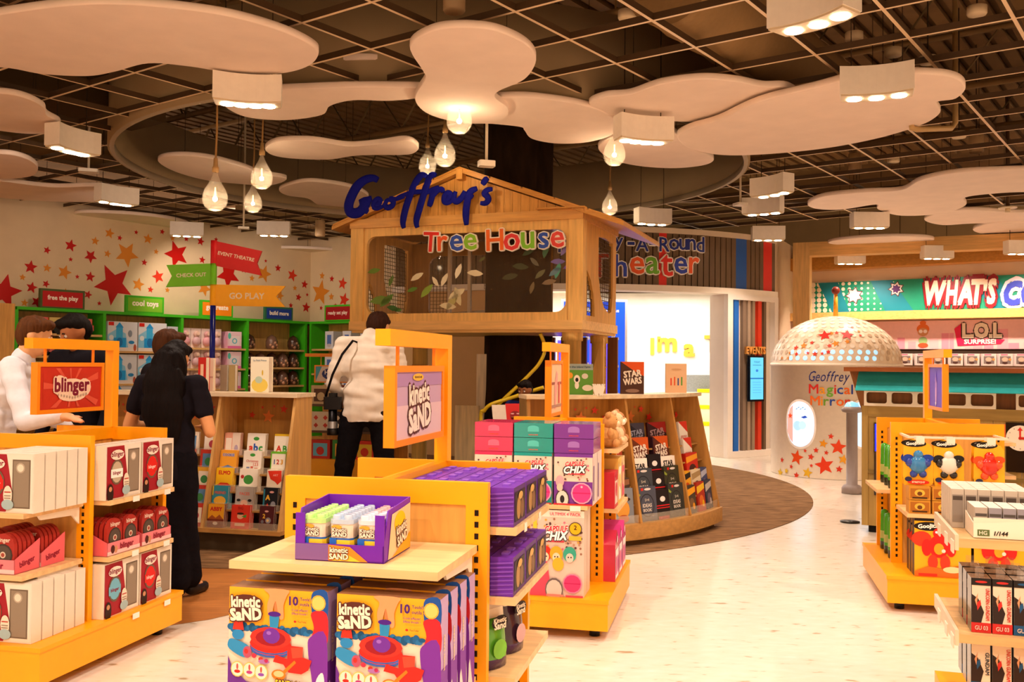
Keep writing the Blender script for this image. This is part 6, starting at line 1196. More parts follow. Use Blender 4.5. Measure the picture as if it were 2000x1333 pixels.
# ------------------------------------------------------------------ wooden counter hut with the teal awning
MK = TR(2.98, 8.15, 0, math.radians(-30)); tK = thing('counter_hut', 'green-brown wooden hut with a teal awning and a row of small windows', 'hut', MK)
def kz(px, py): q = MK.inverted() @ pp(px, py, MK @ Vector((0, 0, 0)), MK.to_3x3() @ Vector((0, 1, 0))); return q.x, q.z
GB_ = 'a68646'
m = MB()
for i in range(11):
    x0 = .2*i; m.box(x0, x0+.197, 0, .05, .06, 1.07, GB_, 'wood')
m.box(0, 2.2, -.012, 0, .98, 1.07, GB_, 'woodx'); m.box(0, 2.2, -.012, .0, .5, .53, '7a6230', 'woodx'); m.box(.0, .05, -.014, 0, .06, 1.07, GB_, 'wood'); m.box(0, .03, .05, .9, .06, 1.3, '7a6230', 'wood'); m.build('front_planks', tK)
m = MB(); m.box(.05, 2.1, .02, .8, .003, .06, '14100a', 'matte'); m.build('kick_plate', tK)
m = MB(); m.box(0, 2.2, .05, .08, 1.07, 1.34, '8a5426', 'wood'); m.build('inner_wall', tK)
for a, b, n in ((.02, 1.02, 5), (1.16, 2.16, 5)):
    w = (b-a)/n
    m = MB()
    for i in range(n): panel_hole(m, a+i*w, a+(i+1)*w, 1.07, 1.205, rrect(a+i*w+.018, a+(i+1)*w-.018, 1.092, 1.185, .02, 3), -.02, .01, 'faf0de', 'satin')
    m.build('window_strip', tK)
m = MB(); m.prism([(-.2, 1.205), (-.19, 1.2), (-.02, 1.345), (-.03, 1.36)], -.02, 2.2, '3cc0c6', 'cloth', axis='x')
m.build('awning', tK)
m = MB(); m.prism([(-.26, 1.36), (.95, 1.37), (.95, 1.405), (-.26, 1.395)], -.1, 2.25, '8a4a1c', 'woodx', axis='x'); m.build('roof_board', tK)
m = MB(); m.prism([(-.1, 1.36), (.0, 1.36), (.03, .98), (.0, 1.02)], .0, .05, '8a5426', 'wood', axis='y'); m.build('roof_bracket', tK)
m = MB(); m.box(.1, .36, -.02, 0, .32, .93, '0c0a08', 'gloss'); m.box(.1, .36, -.035, -.02, .68, .93, '0a0c18', 'gloss'); s = m.build('terminal', tK)
m = MB(front(Matrix.Translation((0, -.036, 0)))); art(m, [('r', .11, .69, .35, .92, '1030f0'), ('c', .24, .79, .03, 'd8e4ff'), ('r', .2, .73, .28, .735, 'a8c0ff')], m='screen'); m.build('display', s)
x, z = kz(1990, 856); m = MB(); m.box(x-.09, x+.3, -.02, 0, z-.27, z+.12, '0e0b08', 'gloss'); m.build('black_panel', tK)
tc = thing('wall_clock', 'white toy clock with red hands on the black hut panel', 'clock', MK @ TR(x, -.021, z)); m = MB(front()); m.M = front(Matrix.Translation((.01, 0, 0))); m.prism([(.1*math.cos(2*math.pi*i/32), .1*math.sin(2*math.pi*i/32)) for i in range(32)], 0, .012, 'f4e9d4', 'satin'); m.build('clock_face', tc)
m = MB(front(Matrix.Translation((.01, -.0135, 0)))); art(m, [('r', -.002+.083*math.sin(i*math.pi/6), -.004+.083*math.cos(i*math.pi/6), .003+.083*math.sin(i*math.pi/6), .004+.083*math.cos(i*math.pi/6), '6a5a48') for i in range(12)]); m.build('hour_marks', tc)
m = MB(front(Matrix.Translation((.01, -.015, 0)))); art(m, [('p', [(-.006, 0), (.006, 0), (.006, .07), (-.006, .07)], 'd8281c'), ('p', [(-.02, .06), (.02, .06), (0, .085)], 'd8281c'), ('p', [(0, -.01), (.06, -.01), (.06, .01), (0, .01)], 'c8241a'), ('c', 0, 0, .012, 'c8241a')]); m.build('clock_hands', tc)
p = pz(1660, 1021, .0); m = MB(); m.lathe([(.001, .003), (.085, .003), (.085, .012), (.03, .02), (.001, .02)], '3a3630', 'metal', 20); o = tag(m.build('floor_disc'), 'small dark metal disc lying on the floor by the hut corner', 'floor disc'); o.location = p
# ------------------------------------------------------------------ far shop behind the portal
FB = Vector((5.3, 17.0, 0)); FD = Vector((.808, -.589, 0)); FN = Vector((-.589, -.808, 0))
def fp(px, py, off=0): q = pp(px, py, FB+FN*off, FN); return (q-FB).dot(FD), q.z
MF = Matrix(((FD.x, -FN.x, 0, FB.x), (FD.y, -FN.y, 0, FB.y), (0, 0, 1, 0), (0, 0, 0, 1)))   # local x along the wall, -y into the room
wr = wall('wall_right', FB-FD*.5, FB+FD*7, 0, 3.54, 'd8bfa2')
wall('wall_back', (4.0, 15.3), (5.0, 17.3), 0, 3.54, 'e0c8a8', -.1)
tO = thing('portal', 'pale wooden portal frame of the far shop, behind the dome', 'portal', TR(4.72, 15.6, 0, math.radians(-25)))
m = MB(); m.box(-.14, .12, 0, .3, .002, 3.42, 'e0b472', 'wood'); m.build('portal_post', tO); m = MB(); m.box(.12, 5.6, 0, .3, 3.2, 3.42, 'e0b06a', 'woodx'); m.build('portal_beam', tO)
mb = MB(); mb.M = MF; mb.box(-.4, 7, -.3, -.0, 3.08, 3.3, 'c98a3c', 'woodx'); struct(mb.build('trim_2'))
zb, zt = 2.34, 2.87
tS = thing('shop_sign', 'green comic-style sign band with WHAT\'S lettering on the far shop wall', 'sign', MF)
m = MB(); m.box(-.32, 7, -.05, -.002, zb, zt, '1c8a6a', 'satin'); m.build('sign_board', tS)
m = MB(front(Matrix.Translation((0, -.0505, 0)))); it = [('p', [(.4, zb), (.7, zb), (.5, zt), (.15, zt)], '1a7a8a'), ('p', [(1.3, zb), (1.75, zb), (1.4, zt), (1.05, zt)], '177a8c'), ('p', [(2.9, zb), (3.3, zb), (3.0, zt), (2.6, zt)], '157a86')]
for i in range(17):
    for j in range(6):
        r = .05*(1-i/17.5)+.004; it.append(('c', -.25+i*.105, zb+.045+j*.09, r, 'ecdcc4'))
m_items = it; art(m, it[:3]); art(m, it[3:], lift=.00001); 
def burst(x, z, r, c1, c2):
    return [('p', [(x+(q if i % 2 == 0 else q*.62)*math.sin(i*math.pi/7+.2), z+(q if i % 2 == 0 else q*.62)*math.cos(i*math.pi/7+.2)) for i in range(14)], c) for q, c in ((r, '5a1a2a'), (r*.84, c1), (r*.6, c2))]
x, z = fp(1670, 578); b1 = burst(x, z, .16, 'ecdcc8', 'ecdcc8'); x, z = fp(1752, 565); b2 = burst(x, z, .14, 'e8d8d0', '5a2a6a')
m.M = front(Matrix.Translation((0, -.053, 0))); art(m, b1+b2); m.build('sign_lettering', tS)
def slant(t, px0, px1, py0, py1, c1, c2, nm):
    x0, zz1 = fp(px0, py0, .06); x1, zz0 = fp(px1, py1, .06); n = len(t); xs = [text_box(c)[1]-text_box(c)[0]+.06 for c in t]; k = (x1-x0)/sum(xs); xc = x0
    for c, w in zip(t, xs):
        l = MB(front(Matrix.Translation((xc+k*w/2, -.055, (zz0+zz1)/2)))); put_text(l, c, 0, 0 if c != "'" else .1, w=k*(w-.02), h=(zz1-zz0) if c != "'" else .14, col=c1, bold=.06, ext=.02, shear=.2, outline=c2, ow=.1, m='satin'); l.build(nm, tS); xc += k*w
slant("WHAT'S", 1808, 1946, 552, 592, 'f0d8c0', '8a1420', 'block_letter'); slant('COOL', 1962, 2105, 552, 592, '3a48b8', 'e4d4dc', 'block_letter')
tb = thing('shop_banner', 'pink skyline banner with big white letters under the green band', 'sign', MF); zb2, zt2 = 1.70, 2.17
m = MB(); m.box(-.32, 7, -.04, -.002, zb2, zt2, 'eab8b0', 'satin'); m.build('banner_board', tb)
m = MB(front(Matrix.Translation((0, -.0406, 0)))); rr = random.Random(11); it = []
for i in range(34): x = .8+i*.17+rr.uniform(-.03, .03); it.append(('r', x, zb2, x+rr.uniform(.06, .16), zb2+rr.uniform(.08, .36), rr.choice(['e39aa0', 'dd8a98', 'e8a8a8'])))
art(m, it, lift=.00003); m.M = front(Matrix.Translation((0, -.043, 0)))
x, z = fp(1804, 655); x2, z2 = fp(1915, 652)
def kid(x, z, h1, sk, c): return [('c', x, z+.1, .1, h1, .085), ('c', x, z+.2, .05, h1, .04), ('c', x, z+.05, .085, sk, .07), ('c', x-.035, z+.06, .03, 'f0e0d8'), ('c', x+.035, z+.06, .03, 'f0e0d8'), ('c', x, z-.09, .07, c, .06), ('c', x, z-.17, .08, 'c8502c', .04)]
art(m, kid(x, z, 'd86a2a', 'c88a5a', '8aa86a')+[('p', [(x2-.38, z2+.08), (x2-.26, z2+.18), (x2-.24, z2-.08), (x2+.36, z2-.1), (x2+.3, z2-.17), (x2-.33, z2-.2)], 'd8204a'), ('t', 'L.O.L', x2+.03, z2+.05, dict(w=.56, h=.22, col='e8d8c0', bold=.07, outline='3a2a24', ow=.03)), ('t', 'SURPRISE!', x2, z2-.13, dict(w=.46, h=.07, col='f4dcd0', bold=.05))])
m.build('banner_lettering', tb)
mb = MB(); mb.M = MF; mb.box(-.4, 7, -.32, 0, 2.19, 2.33, 'd9a860', 'woodx'); struct(mb.build('trim_3'))
tS2 = thing('shop_shelf', 'dark shelf unit below the pink banner on the far shop wall', 'shelf', MF); m = MB(); m.box(-.3, 7, -.42, -.005, 1.40, 1.43, '5a3a20', 'woodx'); m.build('shelf_board', tS2); m = MB(); m.box(-.3, 7, -.02, -.004, .002, 1.70, '3a2a1e', 'matte'); m.build('back_panel', tS2); m = MB(); m.box(-.3, 7, -.42, -.02, .002, .1, '4a3220', 'woodx'); m.build('plinth', tS2)
fig = carton('doll_capsule_box', 'toy box', .22, .2, .19, 'd8c4ba', [('r', -.11, 0, .11, .19, 'dcc8be'), ('r', -.07, .03, .08, .15, '7a6a66'), ('c', .0, .1, .045, 'c9a890', .035), ('c', 0, .045, .04, '4a2e28', .02), ('r', -.105, .0, -.085, .19, 'c8b0b0'), ('r', -.06, .165, .04, .18, 'c85a80'), ('c', .07, .1, .02, 'd8904a')])
for i, px in enumerate([1708, 1737, 1768, 1800, 1832, 1866, 1898, 1931, 1963, 1995]):
    x, _ = fp(px, 700, .4); fig.put(MF @ TR(x, -.4, 1.431), 'white-pink doll box, %s from the dome on the dark shelf' % ORD[i], 'doll boxes in a row under the pink banner')
# ------------------------------------------------------------------ star wall shelving
MS = Matrix(((U2.x, -V2.x, 0, COR.x), (U2.y, -V2.y, 0, COR.y), (0, 0, 1, 0), (0, 0, 0, 1)))       # x along the wall (negative = nearer), -y into the room
SD = .42
def su(px): q = pp(px, 640, uv(0, SD), V2); return (q-COR).dot(U2)
UX = [su(p) for p in (31, 203, 355, 483, 600)]; UX[4] = min(UX[4], -.47); UX = [-9.6]+UX
GRN = '3fb81c'
SEC = ['nearest', 'first', 'second', 'third', 'fourth']
tw = thing('shelving_unit', 'long shelving with green rims along the star wall', 'shelving', MS)
m = MB(); m.box(UX[0], -.05, -SD, -.02, .002, .12, 'c8904a', 'woodx'); m.build('plinth', tw)
m = MB(); m.box(UX[0], -.05, -.03, -.018, .12, 2.05, 'd8a860', 'wood'); m.build('back_panel', tw)
m = MB(); m.box(UX[1], -.05, -SD-.02, -.018, 2.05, 2.09, GRN, 'satin'); m.build('green_top', tw)
m = MB(); m.box(UX[0], UX[1]-.03, -SD-.03, -.02, .12, 2.12, 'dca455', 'wood'); m.build('end_cabinet', tw)
for u in UX[1:]: m = MB(); m.box(u-.022, u+.022, -SD-.015, -.02, .12, 2.05, GRN, 'satin'); m.build('upright', tw)
LEV = {1: (1.75, 1.45, 1.15, .85, .5), 2: (1.53, 1.06, .63), 3: (1.6, 1.28, .96, .6), 4: (1.6, 1.3, 1.0, .6)}
for s, zs in LEV.items():
    for z in zs: m = MB(); m.box(UX[s]+.022, UX[s+1]-.022, -SD, -.03, z-.03, z, 'e0b472', 'woodx'); m.build('shelf', tw)
for px0, px1, y0, y1, c, txt, nm in [(76, 163, 566, 605, 'b81c1c', 'free the play', 'red'), (244, 318, 579, 613, '7cc02a', 'cool toys', 'green'), (390, 453, 588, 622, 'f08a14', 'go create', 'orange'), (516, 570, 600, 628, '1c3f98', 'build more', 'blue')]:
    u0, u1 = su(px0), su(px1); z1 = pp((px0+px1)/2, y0, uv(0, SD), V2).z; m = MB(); m.box(u0, u1, -SD-.02, -SD+.03, 2.092, z1, {'b81c1c': '4a5a2a', '1c3f98': '2a6a4a'}.get(c, GRN), 'satin'); o = tag(m.build('header_sign'), '%s header sign reading %s on the green shelf rim' % (nm, txt), 'sign', 'header signs on the star wall shelving'); o.matrix_world = MS
    m = MB(front(Matrix.Translation((0, -SD-.021, 0)))); art(m, [('r', u0+.03, 2.11, u1-.03, z1-.03, c), ('t', txt, (u0+u1)/2, (2.1+z1)/2, dict(w=(u1-u0)*.68, col='f6ecd8', bold=.05))], lift=.001); m.build('sign_face', o)
def castle(w, h):
    return carton('castle_playset', 'toy box', w, .25, h, 'c9d2dc', [('r', -w/2, 0, w/2, h, 'dfe4ea'), ('p', [(-w*.5, h*.1), (w*.2, h*.1), (w*.1, h*.6), (-w*.2, h*.75), (-w*.5, h*.55)], '8fd0f0'), ('r', -w/2, 0, w/2, h*.12, 'e8e0da'), ('r', -w*.3, h*.12, w*.12, h*.45, '22a4ee'), ('c', -w*.1, h*.3, w*.1, '1c78c0', h*.16), ('r', -w*.22, h*.45, w*.0, h*.8, '3fb8f2'), ('p', [(-w*.25, h*.8), (w*.03, h*.8), (-w*.11, h*.98)], '2aa0ea'), ('c', -w*.38, h*.45, w*.08, 'e8f0f4'), ('c', w*.25, h*.6, w*.07, '8a96a4', h*.12), ('c', w*.3, h*.3, w*.1, '2a8ac8', h*.06), ('c', w*.42, h*.12, w*.05, 'b8583a', h*.12), ('r', -w*.48, h*.86, -w*.3, h*.98, 'd8281c')], sides='d8d4d0')
w2 = (UX[3]-UX[2]-.08)/2.45; CB = castle(w2*.96, .42)
for z, n in zip(LEV[2], ('top', 'middle', 'lower')):
    for i in range(2): CB.put(MS @ TR(UX[2]+.06+w2*(.5+i), -SD+.02, z), 'blue castle playset box, %s from the near upright, %s shelf of the castle bay' % (ORD[i], n), 'blue castle boxes on the star wall')
    carton('castle_side_box', 'toy box', w2*.36, .25, .38, 'c8d0da', [('c', 0, .2, .05, '6ab0d8')]).put(MS @ TR(UX[2]+.06+w2*2.2, -SD+.02, z), 'narrow blue and white box at the far end of the %s castle shelf' % n)
def pinkdoll(c, c2):
    def f():
        t = thing('doll_pack', 'x', 'doll'); m = MB(); m.box(-.09, .09, .05, .2, 0, .3, 'e8d4cc', 'card'); m.build('backing_card', t); m = MB(); m.ball((0, .03, .1), .075, c, 'gloss', 12, sy=.6); m.ball((0, .03, .21), .055, c2, 'gloss', 12, sy=.6); m.build('doll', t); a = MB(front(Matrix.Translation((0, -.012, 0)))); art(a, [('c', 0, .22, .028, 'f0d0b8')]); a.build('face_print', t); return t
    return Proto(f)
D1, D2 = pinkdoll('e8a8b0', 'd8a0a0'), pinkdoll('d8b0b4', 'e0b8a8')
def castle2():
    return carton('pink_playset', 'toy box', .27, .2, .27, 'f0c0d0', [('r', -.135, 0, .135, .27, 'f2d2dc'), ('r', -.1, .05, .1, .2, 'f4e8ec'), ('c', 0, .12, .05, '5ac0d8', .045), ('c', 0, .12, .03, 'f4f0e8'), ('c', -.1, .2, .03, '5ac8b8', .05), ('r', -.135, 0, .135, .04, 'e070b0')], sides='e8b0c8')
PK = castle2(); u3 = UX[3]; W3 = UX[4]-UX[3]
for z, n in zip(LEV[3], ('top', 'second', 'third', 'bottom')):
    for i in range(4): (D1, D2)[i % 2].put(MS @ TR(u3+.12+i*.19, -SD+.03, z), 'pink doll in clear pack, %s from the near upright, %s shelf of the doll bay' % (ORD[i], n), 'pink dolls on the star wall')
    for i in range(int((W3-.9)/.29)): PK.put(MS @ TR(u3+1.0+i*.29, -SD+.03, z), 'pink playset box, %s beyond the dolls, %s shelf of the doll bay' % (ORD[i], n), 'pink playset boxes on the star wall')
def egg(c, c2):
    def f():
        t = thing('surprise_egg_pack', 'x', 'toy'); m = MB(); m.lathe([(.001, 0), (.08, .0), (.1, .06), (.1, .14), (.07, .21), (.001, .25)], c, 'gloss', 16); m.build('shell', t); m = MB()
        for i in range(5): m.ball((.07*math.cos(-.6-i*.5), .075*math.sin(-.6-i*.5)-.01, .04+.035*(i % 3)), .03, c2, 'gloss', 8)
        m.build('figures', t); return t
    return Proto(f)
E1, E2 = egg('4a2e22', 'a87a5a'), egg('7a5a4a', 'd8a07a'); W4 = UX[5]-UX[4]
for z, n, k in zip(LEV[4], ('top', 'second', 'third', 'bottom'), (3, 5, 5, 4)):
    for i in range(k): (E1, E2)[i % 2].put(MS @ TR(UX[4]+.15+(W4-.3)*i/(k-1), -SD+.14, z), 'dark egg-shaped toy, %s from the near upright, %s shelf of the egg bay' % (ORD[i], n), 'egg toys on the star wall')
def truck(c, c2):
    def f():
        t = thing('toy_truck', 'x', 'toy vehicle'); m = MB(); m.bbox(-.2, .2, .03, .2, .05, .13, c, 'gloss', r=.02); m.bbox(-.02, .18, .04, .19, .13, .22, c2, 'gloss', r=.02); m.box(-.18, -.05, .05, .18, .13, .2, 'd8c0a0', 'gloss'); m.build('body', t)
        for x in (-.13, .12): m = MB(Matrix.Translation((x, .03, .05)) @ Matrix.Rotation(math.pi/2, 4, 'X')); m.cyl(0, 0, -.17, .01, .048, '1c1a18', 'satin'); m.build('wheel', t)
        return t
    return Proto(f)
T1, T2 = truck('c8281c', 'd83020'), truck('3a6a2a', 'c8a83a'); T3 = truck('5a3a8a', '8ab83a')
for z, n in zip(LEV[1], ('top', 'second', 'third', 'fourth', 'bottom')):
    W = UX[2]-UX[1]
    for i in range(4): (T1, T2, T3)[(i+LEV[1].index(z)*2) % 3].put(MS @ TR(UX[1]+.3+(W-.6)*i/3, -SD+.03, z), 'boxy toy truck, %s from the near upright, %s shelf of the truck bay' % (ORD[i], n), 'toy trucks on the star wall')
# shelving on the short wall behind the corner
MQ = Matrix(((V2.x, U2.x, 0, COR.x), (V2.y, U2.y, 0, COR.y), (0, 0, 1, 0), (0, 0, 0, 1)))
t = thing('shelving_unit', 'short shelving with green rim on the wall around the corner', 'shelving', MQ)
m = MB(); m.box(.45, 3.4, -SD, -.02, 2.05, 2.09, GRN, 'satin'); m.build('green_top', t); m = MB(); m.box(.45, 3.4, -.03, -.018, .12, 2.05, 'e8b868', 'wood'); m.build('back_panel', t); m = MB(); m.box(.45, 3.4, -SD, -.02, .002, .12, 'c8904a', 'woodx'); m.build('plinth', t)
for u in (.5, 1.9, 3.38): m = MB(); m.box(u-.022, u+.022, -SD-.015, -.02, .12, 2.05, GRN, 'satin'); m.build('upright', t)
for z in (1.62, 1.2, .8, .4): m = MB(); m.box(.5, 3.38, -SD, -.03, z-.03, z, 'e0b472', 'woodx'); m.build('shelf', t)
BX = carton('blue_toy_box', 'toy box', .2, .2, .3, 'd8dce4', [('r', -.1, 0, .1, .3, 'dde0e6'), ('r', -.05, .08, .05, .24, '5a7ac0'), ('c', 0, .06, .05, 'c8c0c8', .03)])
for j, z in enumerate((1.62, 1.2, .8)):
    for i in range(6): BX.put(MQ @ TR(.9+i*.42, -SD+.05, z), 'white-blue toy box, %s from the corner, %s shelf on the short wall' % (ORD[i], ('top', 'second', 'third')[j]), 'white-blue boxes around the corner')
hs = [(COR+U2*(-SD-.02)-Vector((px_, 0, 0))) for px_ in (0,)]
qa, qb = pp(634, 600, uv(-SD-.02, 0), U2), pp(686, 600, uv(-SD-.02, 0), U2); xa, xb = (qa-COR).dot(V2), (qb-COR).dot(V2); m = MB(); m.box(xa, xb, -SD-.02, -SD+.03, 2.092, 2.36, GRN, 'satin'); o = tag(m.build('header_sign'), 'dark red header sign reading ready set play around the corner', 'sign', 'header signs on the star wall shelving'); o.matrix_world = MQ
m = MB(front(Matrix.Translation((0, -SD-.021, 0)))); art(m, [('r', xa+.03, 2.11, xb-.03, 2.33, 'a0141c'), ('t', 'ready set play', (xa+xb)/2, 2.22, dict(w=(xb-xa)*.72, col='f0dccc', bold=.04))], lift=.001); m.build('sign_face', o)
# ------------------------------------------------------------------ direction post, board game stand
q = py_(416, 600, 9.0); tD_ = thing('direction_post', 'blue post with red, green and yellow pennant signs', 'sign post', TR(q.x, q.y)); zz = lambda y: py_(416, y, 9.0).z; xx = lambda x: py_(x, 560, 9.0).x-q.x
m = MB(); m.cyl(0, 0, .002, zz(595), .026, '16249a', 'gloss', n=16); m.cyl(0, 0, .002, .012, .16, '16249a', 'gloss', n=24); m.build('pole', tD_)
def pennant(nm, x0, x1, y0, y1, tip, col, txt, tx, ty, tw_, dy, rot, zoff):
    z1a, z0a = zz(y0), zz(y1); s = 1 if x1 > x0 else -1; X0, X1, XT = xx(x0), xx(x1), xx(tip); d = (zz(y0+dy)-z1a)
    P = [(X0, z1a), (X1, z1a+d), (XT, (z1a+z0a)/2+d), (X1, z0a+d), (X0, z0a)]
    if s > 0: P.reverse()
    m = MB(); m.prism(P, -.012, .012, col, 'satin', axis='y'); m.lathe([(.03, z0a), (.03, z1a), (.001, z1a)], col, 'satin', 16); o = m.build(nm, tD_)
    a = MB(front(Matrix.Translation((0, -.0125, 0)))); put_text(a, txt, xx(tx), zz(ty), w=tw_/FPX*9, col='f2e4d0', bold=.03, rot=rot); a.build('lettering', o)
pennant('red_pennant', 414, 511, 470, 518, 502, 'd01c22', 'EVENT THEATRE', 461, 501, 72, 20, -.19, 0)
pennant('green_pennant', 418, 325, 515, 558, 336, '76d028', 'CHECK OUT', 374, 538, 58, 4, .05, 0)
pennant('yellow_pennant', 414, 558, 556, 597, 540, 'fdb61c', 'GO PLAY', 483, 578, 68, 2, 0, 0)
MG = TR(-2.05, 11.2, 0, math.radians(-14)); tG = thing('display_stand', 'board game stand with a blue hanging sign, behind the photographer', 'display stand', MG, 'display stands in the aisle')
m = MB(); m.box(-.4, .75, 0, .5, .06, .26, YEL, 'paint'); m.build('plinth', tG); m = MB(); m.box(-.38, .73, .45, .48, .26, 1.12, INF, 'wood'); m.build('back_panel', tG)
m = MB(); m.box(-.36, .7, .05, .45, .003, .06, '14100a', 'matte'); m.build('kick_plate', tG)
for z in (.59, .9): m = MB(); m.box(-.38, .73, .02, .45, z-.025, z, '5a3a1c', 'woodx'); m.build('shelf', tG)
m = MB(); m.box(.66, .7, .2, .24, 1.12, 1.5, YELD, 'paint'); m.box(-.5, .7, .2, .24, 1.46, 1.5, YELD, 'paint'); m.box(.66, .7, .24, .46, 1.08, 1.12, YELD, 'paint'); m.build('sign_post', tG)
x0, x1 = -.38, .1; m = MB(); m.box(x0, x1, .205, .235, 1.15, 1.36, YELD, 'paint'); sg = m.build('hanging_sign', tG); m = MB(front(Matrix.Translation((0, .204, 0)))); art(m, [('r', x0+.02, 1.165, x1-.02, 1.345, '4aa0c0'), ('p', [(x0+.02, 1.165), (x1-.02, 1.165), (x1-.1, 1.345), (x0+.1, 1.345)], 'd8ccc4'), ('c', -.14, 1.255, .14, '2a3a7a', .075), ('t', 'Hasbro', -.14, 1.275, dict(w=.2, col='f0e8e0', bold=.05)), ('t', 'Gaming', -.14, 1.225, dict(w=.15, col='f0e8e0', bold=.04))]); m.build('sign_lettering', sg)
for x in (-.3, .02): m = MB(); m.box(x-.004, x+.004, .216, .224, 1.36, 1.46, YELD, 'paint'); m.build('hanger', sg)
GM = [('c8b088', '5a3a28', 'tan'), ('7a1c14', 'd8b08a', 'dark red'), ('8a2a20', '2a1a14', 'brown-red'), ('d8c8b0', 'c03a2c', 'white with red'), ('2a1a18', 'e8dcd0', 'black with white diamonds'), ('2a1c1a', 'e0d0c0', 'dark with pale diamonds'), ('c02a20', '6ab8d8', 'red and blue'), ('3a8a3a', 'e8a83a', 'green board'), ('e03a24', 'f0c83a', 'bright red')]
for j, z in enumerate((.901, .591, .261)):
    for i in range(3):
        c, c2, nm = GM[j*3+i]; w, h = .25, .22
        it = [('r', -w/2, 0, w/2, h, c), ('r', -.09, .03, .09, h-.04, c2 if j != 1 else c), ('c', 0, .09, .05, c)]
        if j == 1: it = [('r', -w/2, 0, w/2, h, c)]+[('p', [(a, b-.03), (a+.03, b), (a, b+.03), (a-.03, b)], c2) for a in (-.06, .06) for b in (.06, .15)]
        carton('board_game_box', 'board game', w, .07, h, c, it).put(MG @ TR(-.22+i*.28, .06, z), '%s board game box on the %s shelf of the game stand' % (nm, ('top', 'middle', 'bottom')[j]))
# ------------------------------------------------------------------ people
from mathutils import noise as _nz
def blob(name, prims, vox, parent, col, m, smooth=4, disp=0, freq=8, strand=False):
    """one continuous surface grown around capsules and ellipsoids"""
    mb = MB()
    for p in prims:
        if p[0] == 'e': mb.ball(p[1], 1, 'ffffff', 'matte', 14, *p[2])
        else:
            a, ra, b, rb = Vector(p[1]), p[2], Vector(p[3]), p[4]; fl = p[5] if len(p) > 5 else 1
            mb.tube([a, a+(b-a)*.5, b], [ra, (ra+rb)/2, rb], 'ffffff', 'matte', n=12, flat=fl, fdir=(0, 1, .001) if fl != 1 else None)
            if fl == 1: mb.ball(a, ra, 'ffffff', 'matte', 10); mb.ball(b, rb, 'ffffff', 'matte', 10)
    o = mb.build(name); r = o.modifiers.new('r', 'REMESH'); r.mode = 'VOXEL'; r.voxel_size = vox; r.use_smooth_shade = True
    s = o.modifiers.new('s', 'SMOOTH'); s.iterations = smooth; s.factor = .5
    dg = bpy.context.evaluated_depsgraph_get(); me = bpy.data.meshes.new_from_object(o.evaluated_get(dg)); o.modifiers.clear()
    old = o.data; o.data = me; bpy.data.meshes.remove(old); me.name = name
    if disp:
        ns = [v.normal.copy() for v in me.vertices]
        for v, n in zip(me.vertices, ns): q = v.co*freq; v.co += n*disp*(_nz.noise(Vector((q.x*3, q.y*3, q.z*.35)) if strand else Vector((q.x*.45+q.z*.3, q.y*.45, q.z*2.2)))-.1)
    for a in list(me.color_attributes): me.color_attributes.remove(a)
    at = me.color_attributes.new('col', 'FLOAT_COLOR', 'POINT'); buf = []
    for v in me.vertices: c = C(col(v.co)) if callable(col) else C(col); buf.extend((c[0], c[1], c[2], 1))
    at.data.foreach_set('color', buf); me.materials.clear(); me.materials.append(MATS[m])
    for p in me.polygons: p.use_smooth = True; p.material_index = 0
    if parent: o.parent = parent
    return o
